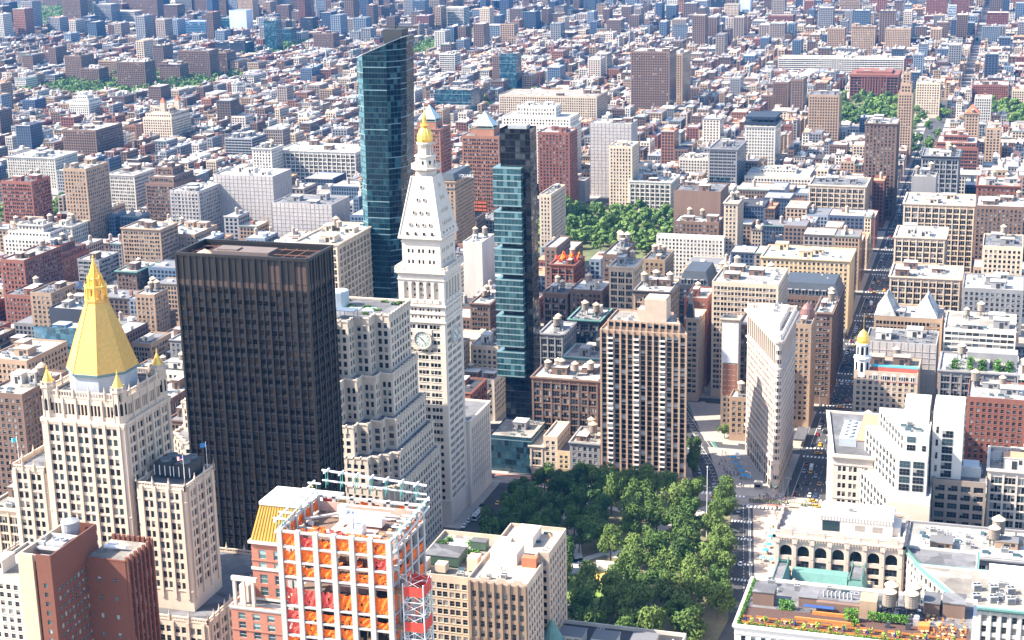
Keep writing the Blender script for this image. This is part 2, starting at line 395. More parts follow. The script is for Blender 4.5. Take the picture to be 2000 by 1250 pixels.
# ---------------------------------------------------------------- generic building
def body(root, tiers, style, col, roofc='white', kind='std', limit=100, rng=random, cornice=None, colm=None, org=None, parapet=1.0, simple=False, styles=None):
    """tiers: list of (polygon, z0, z1) in local coordinates; each gives walls, a parapet and a roof deck"""
    mb = MB(); wins = []; rf = MB(); org = org or root.location
    cm = MB()
    for k, (pl, z0, z1) in enumerate(tiers):
        n = len(pl)
        for i in range(n):
            st = style if styles is None else styles.get(i, style)
            s = ST[st] if isinstance(st, str) else st
            if s is not None and k > 0: s = dict(s, base=min(s.get('base', 4), 1.2))
            facade(mb, wins, pl[i], pl[(i + 1) % n], z0, z1, s, org)
        ins = inset(pl, .4)
        for i in range(n):
            a, b, c, d = pl[i], pl[(i + 1) % n], ins[(i + 1) % n], ins[i]
            mb.poly([(a[0], a[1], z1), (b[0], b[1], z1), (c[0], c[1], z1), (d[0], d[1], z1)])
            mb.poly([(d[0], d[1], z1), (c[0], c[1], z1), (c[0], c[1], z1 - parapet), (d[0], d[1], z1 - parapet)])
        rf.poly([(p[0], p[1], z1 - parapet + .01) for p in ins])
        if cornice and (cornice[2] == 'all' or k == len(tiers) - 1):
            out = inset(pl, -cornice[0]); zt = z1 - .25; h = cornice[1]
            o2 = inset(pl, -cornice[0] * .4); o3 = inset(pl, -.02)
            cm.prism(o2, zt - h, zt - h * .45, top=False); cm.prism(out, zt - h * .45, zt, top=False)
            for i in range(n):
                j = (i + 1) % n
                cm.poly([(*out[i], zt), (*out[j], zt), (*o3[j], zt), (*o3[i], zt)])
                cm.poly([(*o2[j], zt - h * .45), (*out[j], zt - h * .45), (*out[i], zt - h * .45), (*o2[i], zt - h * .45)][::-1])
                cm.poly([(*o3[i], zt - h), (*o3[j], zt - h), (*o2[j], zt - h), (*o2[i], zt - h)][::-1])
    if simple:
        n0 = len(mb.f)
        b = merged(wins, rng=rng, few=True); k = len(mb.v)
        mb.v += b.v; mb.f += [tuple(i + k for i in f) for f in b.f]; mb.m += [x + 1 for x in b.m]
        mb.build('wall', [colm or wall(col), M_GL, M_GL2, M_BLIND], root)
    else:
        mb.build('wall', colm or wall(col), root); add_windows(root, wins, kind, limit, rng)
    rf.build('roof', roofm(roofc), root)
    if cm.f: cm.build('cornice', cornice[3] if len(cornice) > 3 else (colm or wall(col)), root)
    return wins
def rect(w_, d_, x=0, y=0): return [(x, y), (x + w_, y), (x + w_, y + d_), (x, y + d_)]

def arcade(mb, P, Q, z0, z1, holes, dep, m=0, mback=0, seg=8, glassm=None):
    """wall with round-headed openings; holes: (u0, u1, foot, crown)"""
    P = Vector(P[:2]); Q = Vector(Q[:2]); L = (Q - P).length; U = (Q - P) / L; N = Vector((U.y, -U.x))
    def pt(u, z, n=0.0): return (P.x + U.x * u - N.x * n, P.y + U.y * u - N.y * n, z)
    uc = 0
    for u0, u1, a, b in holes:
        mb.poly([pt(uc, z0), pt(u0, z0), pt(u0, z1), pt(uc, z1)], m); uc = u1; r = (u1 - u0) / 2; sp = max(a, b - r)
        mb.poly([pt(u0, z0), pt(u1, z0), pt(u1, a), pt(u0, a)], m)
        cv = [(u0, a), (u0, sp)] + [((u0 + u1) / 2 - r * math.cos(math.pi * i / seg), sp + (b - sp) * math.sin(math.pi * i / seg)) for i in range(1, seg)] + [(u1, sp), (u1, a)]
        for i in range(1, len(cv) - 2):
            (p, q), (p2, q2) = cv[i], cv[i + 1]; mb.poly([pt(p, q), pt(p2, q2), pt(p2, z1), pt(p, z1)], m)
        for i in range(len(cv) - 1):
            (p, q), (p2, q2) = cv[i], cv[i + 1]; mb.poly([pt(p, q, dep), pt(p2, q2, dep), pt(p2, q2), pt(p, q)], m)
        mb.poly([pt(u0, a), pt(u1, a), pt(u1, a, dep), pt(u0, a, dep)], m)
        mb.poly([pt(p, q, dep) for p, q in cv][::-1][::-1], mback)
    mb.poly([pt(uc, z0), pt(L, z0), pt(L, z1), pt(uc, z1)], m)
def txt(body, size, name, mt, parent, loc, rot, ext=.03, align='CENTER'):
    cu_ = bpy.data.curves.new(name, 'FONT'); cu_.body = body; cu_.size = size; cu_.extrude = ext; cu_.align_x = align; cu_.align_y = 'CENTER'
    tmp = bpy.data.objects.new(name, cu_); C.objects.link(tmp); dg = bpy.context.evaluated_depsgraph_get()
    me = bpy.data.meshes.new_from_object(tmp.evaluated_get(dg)); me.materials.clear(); me.materials.append(mt)
    bpy.data.objects.remove(tmp); bpy.data.curves.remove(cu_)
    o = bpy.data.objects.new(name, me); C.objects.link(o); o.parent = parent; o.location = loc; o.rotation_euler = rot; return o
rng = random.Random(11)
ALT = {}   # plan rectangles of the large buildings, so that the rows of smaller ones keep clear of them
FOOT = []
# ================================================================ white clock tower
def clock_tower():
    t = thing('clock_tower', 'tall white stone clock tower with pyramid roof and gilded dome', 'tower', (-193.5, 774, 0))
    W, D = 24.0, 26.0; st = dict(fh=3.9, bay=6.2, pat=[(.08, .34), (.37, .63), (.66, .92)], wh=(.22, .76), base=12, top=1, mar=2.6, rec=.4, sill=1)
    mb = MB(); wins = []; wl = mat('tower_marble', (.64, .57, .49), var=.12, scale=.2, streak=True)
    pl = rect(W, D)
    for i in range(4): facade(mb, wins, pl[i], pl[(i + 1) % 4], 0, 107, st, (-193.5, 774))
    wins = [q for q in wins if not (92 < q[0][2] < 102.5 and ((q[0][1] < 2 and 7.2 < q[0][0] < 16.8) or (q[0][0] > 20 and 8.2 < q[0][1] < 17.8)))]
    for (a, b) in ((0, 1), (1, 2)):   # raised corner strips and ledges
        P = Vector(pl[a]); Q = Vector(pl[b]); U = Vector(((Q - P).x, (Q - P).y, 0)).normalized(); N = Vector((U.y, -U.x, 0)); L = (Q - P).length
        mb.obox(P, U, N, 0, 2.0, 0, .25, 0, 107); mb.obox(P, U, N, L - 2.0, L, 0, .25, 0, 107)
        mb.obox(P, U, N, -.3, L + .3, 0, .55, 12, 13); mb.obox(P, U, N, L / 2 - 4.9, L / 2 + 4.9, 0, .3, 92.2, 103)
    st2 = dict(fh=3.9, bay=4.0, pat=[(.18, .42), (.58, .82)], wh=(.3, .7), base=.4, top=.3, mar=1.6, rec=.4)
    for i in range(4): facade(mb, wins, pl[i], pl[(i + 1) % 4], 107, 115, st2, (-193.5, 774))
    for z, e, h in ((106.4, .6, .7), (110.6, .4, .5), (114.6, .8, .9), (127.9, .4, .5)):
        o = inset(pl, -e); mb.prism(o, z, z + h); mb.poly([(p[0], p[1], z) for p in o][::-1])
    for (a, b, n) in ((0, 1, 5), (1, 2, 5), (2, 3, 0), (3, 0, 5)):   # loggia of tall round arches
        L = W if a % 2 == 0 else D; g = (L - 4.4) / max(n, 1)
        hs = [(2.2 + g * i + g * .17, 2.2 + g * i + g * .83, 117.2, 127) for i in range(n)]
        arcade(mb, pl[a], pl[b], 115.5, 128, hs, 1.5)
        P = Vector(pl[a]); Q = Vector(pl[b]); U = Vector(((Q - P).x, (Q - P).y, 0)).normalized(); N = Vector((U.y, -U.x, 0))
        for j, hh in enumerate(hs):
            mb.obox(P, U, N, hh[0] - .3, hh[1] + .3, -.4, .5, 116.3, 118.2)
            c = P + Vector((U.x, U.y)) * ((hh[0] + hh[1]) / 2) - Vector((N.x, N.y)) * 1.46
            if n and faces_camera((c.x - 193.5, c.y + 774), N):
                for k, z in enumerate((119.3, 122.2, 125)):
                    for dx in ((-.6, .6) if j == 2 else ((0,) if (j + k) % 2 or j == 1 else ())):
                        cc = c + Vector((U.x, U.y)) * dx; wins.append(((cc.x, cc.y, z), math.atan2(U.y, U.x), .8, 1.3))
    st3 = dict(fh=3.2, bay=4.0, pat=[(.36, .64)], wh=(.25, .7), base=.1, top=.1, mar=2.0, rec=.4)
    for i in range(4): facade(mb, wins, pl[i], pl[(i + 1) % 4], 128.4, 131.8, st3, (-193.5, 774))
    mb.build('shaft', wl, t)
    b = MB(); o = inset(pl, -1.3)     # projecting balcony with balustrade
    o1 = inset(pl, -.5); b.prism(o1, 130.6, 131.5, top=False); b.prism(o, 131.5, 132.3); b.poly([(p[0], p[1], 131.5) for p in o][::-1])
    for i in range(4):
        P = Vector(o[i]); Q = Vector(o[(i + 1) % 4]); U = Vector(((Q - P).x, (Q - P).y, 0)).normalized(); N = Vector((U.y, -U.x, 0)); L = (Q - P).length
        b.obox(P, U, N, 0, L, -.5, -.08, 134.2, 134.7); b.obox(P, U, N, 0, L, -.45, -.12, 132.3, 132.7)
        for k in range(7): b.obox(P, U, N, k * (L - 1) / 6, k * (L - 1) / 6 + 1, -.55, -.05, 132.3, 134.8)
        for k in range(46): b.obox(P, U, N, k * L / 46 + .1, k * L / 46 + .32, -.4, -.18, 132.7, 134.2)
    b.build('balcony', wl, t)
    b = MB(); p2 = inset(pl, 2.0); w2 = []
    st4 = dict(fh=5.2, bay=5.4, pat=[(.20, .40), (.58, .78)], wh=(.25, .62), base=2, top=4, mar=1.8, rec=.35)
    for i in range(4): facade(b, wins, p2[i], p2[(i + 1) % 4], 132.3, 148.4, st4, (-193.5, 774))
    for z, e, h in ((146.6, .3, .5), (148.4, 1.5, 1.1)):
        o = inset(p2, -e); b.prism(o, z, z + h); b.poly([(p[0], p[1], z) for p in o][::-1])
    b.build('upper_storeys', wl, t)
    add_windows(t, wins, 'std', 100, rng)
    # pyramid roof with ribs and dormers
    b = MB(); A = inset(pl, 1.0); B = inset(pl, 6.6); za, zb = 149.5, 178.6
    for i in range(4):
        j = (i + 1) % 4; b.poly([(*A[i], za), (*A[j], za), (*B[j], zb), (*B[i], zb)]); b.tube((*A[i], za), (*B[i], zb), .42, 6)
        for k in range(1, 8):
            f = k / 8; a = Vector(A[i]).lerp(Vector(A[j]), f); c = Vector(B[i]).lerp(Vector(B[j]), f); b.tube((a.x, a.y, za), (c.x, c.y, zb), .12, 5)
    b.build('pyramid_roof', wl, t)
    dm = MB(); dm.box(-.75, -.5, 0, .75, 1.6, 1.2)
    for k in range(6):
        a0, a1 = math.pi * k / 6, math.pi * (k + 1) / 6
        dm.poly([(.75 * math.cos(a0), -.5, 1.2 + .75 * math.sin(a0)), (.75 * math.cos(a0), 1.8, 1.2 + .75 * math.sin(a0)), (.75 * math.cos(a1), 1.8, 1.2 + .75 * math.sin(a1)), (.75 * math.cos(a1), -.5, 1.2 + .75 * math.sin(a1))])
    dm.poly([(.75 * math.cos(math.pi * k / 6), -.5, 1.2 + .75 * math.sin(math.pi * k / 6)) for k in range(7)])
    dm.poly([(-.42, -.53, .2), (.42, -.53, .2), (.42, -.53, 1.1), (.25, -.53, 1.55), (-.25, -.53, 1.55), (-.42, -.53, 1.1)], 1)
    dme = dm.mesh('dormer', [wl, M_GL])
    for side, nn in ((0, (0, 0)), (1, (0, 0)), (3, (0, 0))):
        for n, z in ((4, 154.6), (3, 160.4), (2, 166.6), (1, 172.6)):
            f = (z - za) / (zb - za); a = Vector(A[side]).lerp(Vector(B[side]), f); c = Vector(A[(side + 1) % 4]).lerp(Vector(B[(side + 1) % 4]), f)
            for k in range(n):
                q = a.lerp(c, .5 + (k - (n - 1) / 2) * 3.4 / (c - a).length)
                put(dme, 'dormer', t, (q.x, q.y, z), (0, math.pi / 2, 0, -math.pi / 2)[side])
        f = .04; a = Vector(A[side]).lerp(Vector(B[side]), f); c = Vector(A[(side + 1) % 4]).lerp(Vector(B[(side + 1) % 4]), f)
        for k in range(4):
            q = a.lerp(c, .2 + k * .2); put(PANES['std'][k % 2], 'window', t, (q.x, q.y - .35 if side == 0 else q.y, 150.2), (0, math.pi / 2, 0, -math.pi / 2)[side], (1.3, 1, 1.6))
    cx, cy = 12, 13
    b = MB(); b.lathe(cx, cy, [(5.2, 178), (5.2, 180.4), (7.3, 181.6), (7.3, 182.2)], 8, a0=math.pi / 8)
    for k in range(8):
        a0 = math.pi / 8 + k * math.pi / 4; a1 = a0 + math.pi / 4; p = Vector((cx + 7 * math.cos(a0), cy + 7 * math.sin(a0), 183.9)); q = Vector((cx + 7 * math.cos(a1), cy + 7 * math.sin(a1), 183.9))
        b.tube(p, q, .22, 4); b.tube(p - Vector((0, 0, 1.7)), p + Vector((0, 0, .5)), .3, 4)
        for i in range(1, 8): c = p.lerp(q, i / 8); b.tube(c - Vector((0, 0, 1.7)), c, .1, 4)
    b.lathe(cx, cy, [(4.9, 182), (4.9, 187.4), (5.5, 187.6), (5.5, 188.2)], 8, a0=math.pi / 8)
    b.build('gallery', wl, t)
    for k in range(8):
        a0 = k * math.pi / 4; me = PANES['std'][0]
        put(me, 'window', t, (cx + 4.62 * math.cos(a0), cy + 4.62 * math.sin(a0), 184), a0 + math.pi / 2, (1, 1, 1.8))
    b = MB()
    for k in range(8):
        a0 = math.pi / 8 + k * math.pi / 4; b.lathe(cx + 3.3 * math.cos(a0), cy + 3.3 * math.sin(a0), [(.5, 188.2), (.42, 188.8), (.4, 193.2), (.55, 193.6)], 8)
    b.lathe(cx, cy, [(2.0, 188.2), (2.0, 193.6)], 8); b.lathe(cx, cy, [(4.1, 193.5), (4.2, 194.3), (3.9, 194.6)], 16); b.build('lantern', wl, t)
    b = MB(); b.lathe(cx, cy, [(3.7, 194.5), (3.95, 196), (3.7, 198.2), (3.0, 200), (1.9, 201.4), (1.2, 202), (2.1, 202.4), (2.1, 203), (1.1, 203.1), (1.0, 206.2), (1.3, 206.4), (.9, 207.6), (.35, 209), (.12, 213)], 16)
    for k in range(8):
        a0 = k * math.pi / 4; c = (cx + 1.9 * math.cos(a0), cy + 1.9 * math.sin(a0)); b.tube((*c, 203), (*c, 204.2), .12, 4)
        for r0, z0, r1, z1 in ((3.75, 194.6, 4.0, 196), (4.0, 196, 3.74, 198.2), (3.74, 198.2, 3.03, 200), (3.03, 200, 1.9, 201.4)):
            b.tube((cx + r0 * math.cos(a0), cy + r0 * math.sin(a0), z0), (cx + r1 * math.cos(a0), cy + r1 * math.sin(a0), z1), .14, 4)
    b.build('gilded_dome', M_GOLD, t, smooth=False)
    # clock faces, north and west
    for nm, P, rz in (('n', (12, -.32, 97.6), 0), ('w', (24.32, 13, 97.6), math.pi / 2)):
        face = MB(); n = 40
        ring = lambda r, y: [(r * math.cos(2 * math.pi * i / n), y, r * math.sin(2 * math.pi * i / n)) for i in range(n)]
        def disc(r, y, m_): face.poly(ring(r, y), m_)
        def band(r0, y0, r1, y1, m_):
            a = ring(r0, y0); c = ring(r1, y1)
            for i in range(n): face.poly([a[i], a[(i + 1) % n], c[(i + 1) % n], c[i]], m_)
        band(4.7, 0, 4.6, -.8, 0); band(4.6, -.8, 4.05, -.8, 0); band(4.05, -.8, 4.05, -.45, 0); disc(4.05, -.45, 1)
        band(3.95, -.47, 3.75, -.47, 2); band(2.35, -.47, 2.25, -.47, 2)
        for i in range(60):
            a = 2 * math.pi * i / 60; r0 = 3.5 if i % 5 == 0 else 3.62
            p = Vector((r0 * math.sin(a), -.49, r0 * math.cos(a))); q = Vector((3.76 * math.sin(a), -.49, 3.76 * math.cos(a))); face.tube(p, q, .05, 4, 2)
        for i in range(24):
            a = 2 * math.pi * i / 24; face.box(4.6 * math.cos(a) - .3, -.9, 4.6 * math.sin(a) - .3, 4.6 * math.cos(a) + .3, -.3, 4.6 * math.sin(a) + .3, 0)
        f = face.build('clock_face', [wl, mat('clock_white', (.60, .63, .60), var=.06), mat('clock_green', (.10, .20, .19), var=.1)], t, loc=P); f.rotation_euler = (0, 0, rz)
        mk = MATS['clock_green']
        for h in range(1, 13):
            a = 2 * math.pi * h / 12; txt(str(h), 1.35, 'numeral', mk, f, (3.0 * math.sin(a), -.5, 3.0 * math.cos(a)), (math.pi / 2, 0, 0))
        for nm2, ln, wd, ang in (('hour_hand', 2.3, .3, 10.38 / 12), ('minute_hand', 3.6, .2, 23 / 60)):
            h = MB(); h.box(-wd, -.62, -.8, wd, -.55, ln * .75); h.poly([(-wd, -.62, ln * .75), (wd, -.62, ln * .75), (0, -.62, ln)])
            hh = h.build(nm2, mk, f); hh.rotation_euler = (0, 2 * math.pi * ang, 0)
    FOOT.append((-194, 773, -169, 801))
    t = thing('stone_office_wing', 'low white stone wing standing against the foot of the clock tower', 'building', (-193.5, 800.6, 0))
    body(t, [(rect(26, 35), 0, 47)], dict(fh=4, bay=3.2, pat=[(.22, .78)], wh=(.1, .92), base=9, top=5, mar=2.5, rec=.4, pier=1.1, proud=.3), 'white', 'gray', colm=wl, rng=rng, cornice=(.5, 1.2, 'top'))
    b = MB(); b.box(0, 12, 46, 9, 22, 53); b.build('bulkhead', wl, t); FOOT.append((-194, 800, -167, 836))
clock_tower()
# ================================================================ gothic tower with the gold pyramid
def gold_pyramid():
    t = thing('pyramid_skyscraper', 'pale limestone skyscraper with large octagonal gold pyramid roof', 'skyscraper', (-228, 557, 0))
    wl = mat('limestone', (.56, .455, .36), var=.16, scale=.2, streak=True); og = (-228, 557)
    sd = dict(fh=3.85, bay=6.2, pat=[(.12, .44), (.56, .88)], wh=(.16, .82), base=8, top=1.6, mar=2.2, rec=.45, pier=1.3, proud=.55, band=9)
    mb = MB(); wins = []
    def blk(x0, y0, x1, y1, z0, z1, s=sd):
        pl = [(x0, y0), (x1, y0), (x1, y1), (x0, y1)]
        for i in range(4): facade(mb, wins, pl[i], pl[(i + 1) % 4], z0, z1, s, og)
        return pl
    def crown(b, pl, z, n, h=2.6):   # pierced gothic parapet with pinnacles
        for i in range(4):
            P = Vector(pl[i]); Q = Vector(pl[(i + 1) % 4]); U = Vector(((Q - P).x, (Q - P).y, 0)).normalized(); N = Vector((U.y, -U.x, 0)); L = (Q - P).length
            b.obox(P, U, N, 0, L, -.5, .1, z + h - .5, z + h); b.obox(P, U, N, 0, L, -.5, .15, z, z + .6)
            k = int(L / 1.1)
            for j in range(k + 1): u = j * L / k; b.obox(P, U, N, u - .16, u + .16, -.42, .05, z + .6, z + h - .5)
            for j in range(n + 1):
                u = j * L / n; c = P + Vector((U.x, U.y)) * u; b.lathe(c.x, c.y, [(.55, z), (.55, z + h), (.62, z + h + .2), (.35, z + h + .9), (.04, z + h + 2.6)], 6)
    blk(-61, -25, 50, 37, 0, 57); mb.poly([(-61, -25, 57), (50, -25, 57), (50, 37, 57), (-61, 37, 57)], 1)
    low = [(-61, -25), (50, -25), (50, 37), (-61, 37)]
    for x0, x1, z in ((20, 40, 106), (-33, -18, 108)):
        pl = blk(x0, -16.5, x1, 6, 57, z); mb.poly([(p[0], p[1], z - 1) for p in pl], 1)
        for i in range(4):
            a = pl[i]; c = pl[(i + 1) % 4]; mb.poly([(a[0], a[1], z), (c[0], c[1], z), (c[0] * .98 + .01 * (a[0] + c[0]), c[1], z - .01), (a[0], a[1], z - .01)])
    tw = blk(-17, -17.5, 17.5, 17, 57, 129, dict(sd, base=1))
    up = inset(tw, .9); s5 = dict(fh=8, bay=6, pat=[(.13, .33), (.40, .60), (.67, .87)], wh=(.2, .72), base=.3, top=.2, mar=2.8, rec=.5, pier=.9, proud=.4)
    for i in range(4): facade(mb, wins, up[i], up[(i + 1) % 4], 129, 137.5, s5, og)
    mb.poly([(p[0], p[1], 137) for p in up], 1); mb.prism(inset(tw, -.35), 127.8, 129.2, top=True)
    mb.build('wall', [wl, roofm('gray')], t)
    for a_ in ((up, 137.5, 5, 2.6), (low, 57, 14, 1.8)): cr_ = MB(); crown(cr_, *a_); cr_.build('parapet', wl, t)
    for x0, x1, z in ((20, 40, 106), (-33, -18, 108)): cr_ = MB(); crown(cr_, [(x0, -16.5), (x1, -16.5), (x1, 6), (x0, 6)], z - 1.2, 3, 2.2); cr_.build('parapet', wl, t)
    add_windows(t, wins, 'std', 100, rng)
    for sx in (-1, 1):
        for sy in (-1, 1):
            b = MB(); c = (.25 + sx * 14.6, -.25 + sy * 14.6); b.lathe(*c, [(2.7, 129), (2.7, 140.6), (3.0, 140.8), (3.0, 141.6), (2.4, 141.8), (2.4, 142.6)], 8, a0=math.pi / 8)
            for k in range(8): a = k * math.pi / 4 + math.pi / 8; b.tube((c[0] + 2.6 * math.cos(a), c[1] + 2.6 * math.sin(a), 129), (c[0] + 2.6 * math.cos(a), c[1] + 2.6 * math.sin(a), 142.8), .28, 5)
            tr = b.build('turret', wl, t)
            b = MB(); b.lathe(*c, [(2.2, 142.6), (1.0, 145.2), (.25, 147.2), (.3, 147.6), (.05, 149)], 8, a0=math.pi / 8); b.build('turret_cap', M_GOLD, tr)
            b = MB()
            for k in range(8):
                a = k * math.pi / 4; r = 2.52; u = Vector((-math.sin(a), math.cos(a), 0)); p = Vector((c[0] + r * math.cos(a), c[1] + r * math.sin(a), 0))
                b.poly([p - u * .55 + Vector((0, 0, 132)), p + u * .55 + Vector((0, 0, 132)), p + u * .55 + Vector((0, 0, 136)), p + Vector((0, 0, 137)), p - u * .55 + Vector((0, 0, 136))])
            b.build('turret_window', M_GL, tr)
    b = MB(); b.lathe(0, 0, [(12.6, 137), (12.6, 144.6)], 8, a0=math.pi / 8); b.build('drum', mat('drum_zinc', (.40, .42, .45), var=.15), t)
    b = MB(); b.lathe(0, 0, [(13.4, 144.3), (13.6, 145.2), (13.0, 145.3)], 8, a0=math.pi / 8); b.build('gutter', mat('gutter_green', (.13, .22, .24)), t)
    b = MB(); b.lathe(0, 0, [(13.3, 145.2), (9.0, 157.4), (4.2, 170), (4.4, 170.3), (4.6, 171.2), (4.2, 171.4)], 8, a0=math.pi / 8)
    for k in range(8):
        a = math.pi / 8 + k * math.pi / 4
        for r0, z0, r1, z1 in ((13.3, 145.2, 9.0, 157.4), (9.0, 157.4, 4.2, 170)): b.tube((r0 * math.cos(a), r0 * math.sin(a), z0), (r1 * math.cos(a), r1 * math.sin(a), z1), .2, 5)
    b.build('pyramid_roof', mat('gold_tiles', (.70, .41, .10), rough=.45, metal=.12, var=.2, scale=.9), t)
    b = MB(); g2 = 16
    for k in range(8):
        a = math.pi / 8 + k * math.pi / 4; ca, sa = math.cos(a), math.sin(a)
        b.tube((3.9 * ca, 3.9 * sa, 175.4), (3.7 * ca, 3.7 * sa, 182.4), .42, 6); b.lathe(3.85 * ca, 3.85 * sa, [(.45, 182), (.02, 184.6)], 6)
        b.tube((2.7 * ca, 2.7 * sa, 182), (2.55 * ca, 2.55 * sa, 187), .34, 6); b.lathe(2.65 * ca, 2.65 * sa, [(.36, 186.6), (.02, 188.6)], 6)
        a2 = a + math.pi / 4; c2, s2 = math.cos(a2), math.sin(a2); mid = a + math.pi / 8
        for r, z0, z1 in ((3.78, 179.6, 182), (2.6, 184.6, 186.6)):
            p = Vector((r * ca, r * sa, 0)); q = Vector((r * c2, r * s2, 0)); h = p.lerp(q, .5)
            Z = lambda z: Vector((0, 0, z))
            b.poly([p + Z(z0), h + Z(z1 - .6), q + Z(z0), q + Z(z1), p + Z(z1)])
        for z in (176.6,): b.tube((3.9 * ca, 3.9 * sa, z), (3.9 * c2, 3.9 * s2, z), .14, 4)
        for j in range(6):
            r0 = 2.3 * (1 - j / 6.4); r1 = 2.3 * (1 - (j + 1) / 6.4); z0 = 187 + j * 1.5
            b.tube((r0 * ca, r0 * sa, z0), (r1 * ca, r1 * sa, z0 + 1.5), .16, 4); b.tube((r0 * ca, r0 * sa, z0), (r0 * c2, r0 * s2, z0), .12, 4); b.tube((r0 * ca, r0 * sa, z0), (r1 * c2, r1 * s2, z0 + 1.5), .08, 4)
    b.lathe(0, 0, [(4.3, 181.9), (4.2, 182.5), (2.8, 182.6)], 8, a0=math.pi / 8); b.lathe(0, 0, [(2.9, 186.6), (2.4, 187.1)], 8, a0=math.pi / 8)
    b.lathe(0, 0, [(.3, 195.6), (.5, 196.4), (.15, 197), (.35, 197.6), (.03, 199)], 8); b.lathe(0, 0, [(1.5, 175.4), (1.4, 187), (1.0, 190), (.2, 196)], 8)
    b.v = [(x, y, 171.4 + (z - 175.4) * .70) for x, y, z in b.v]; b.build('spire', M_GOLD, t)
    # cooling plant on the lower wing roof
    for i in range(2):
        b = MB(); b.box(22 + i * 8, -6 + i * .1, 106, 29 + i * 8, 4, 110.5); b.box(21.8 + i * 8, -6.2, 110.5, 29.2 + i * 8, 4.2, 110.9)
        for k in range(2): b.lathe(25.5 + i * 8, -3.4 + k * 5, [(2.1, 110.9), (2.1, 111.8), (1.9, 111.8), (1.8, 111.1)], 14, 1)
        for k in range(4): b.tube((22 + i * 8 + k * 2.2, -6.4, 106), (22 + i * 8 + k * 2.2, -6.4, 110), .18, 6, 2)
        b.build('cooling_tower', [M_DARK, mat('fan_grey', (.16, .17, .18)), M_WHITE], t)
    FOOT.append((-290, 531, -177, 595))
    for (x, y, z, col, lab) in ((37.5, -12, 106, 'us', 'flagpole with a striped flag on the lower roof beside the gold pyramid tower'), (39, 3, 106, 'blue', 'flagpole with a blue flag at the wing roof corner by the black tower'), (-31, -14, 108, 'teal', 'flagpole with a teal flag on the far left shoulder of the pyramid skyscraper')):
        f = thing('flagpole', lab, 'flagpole', (-228 + x, 557 + y, z))
        b = MB(); b.tube((0, 0, -1), (0, 0, 11), .12, 6, r2=.07); b.lathe(0, 0, [(.05, 11), (.16, 11.15), (.02, 11.35)], 8); b.build('pole', M_WHITE, f)
        b = MB(); nx = 8
        mts = {'us': [mat('flag_red', (.50, .05, .06)), M_WHITE, mat('flag_blue', (.04, .07, .25))], 'blue': [mat('flag_sky', (.05, .22, .5))], 'teal': [mat('flag_teal', (.10, .42, .5))]}[col]
        for i in range(nx):
            for j in range(7):
                P = lambda i_, j_: (-.1 - i_ * .3, .25 * math.sin(i_ * .9), 10.8 - j_ * .25 - .05 * i_)
                mi = 0 if len(mts) == 1 else (2 if i < 4 and j < 4 else j % 2)
                b.poly([P(i, j + 1), P(i + 1, j + 1), P(i + 1, j), P(i, j)], mi)
        b.build('flag', mts, f)
gold_pyramid()
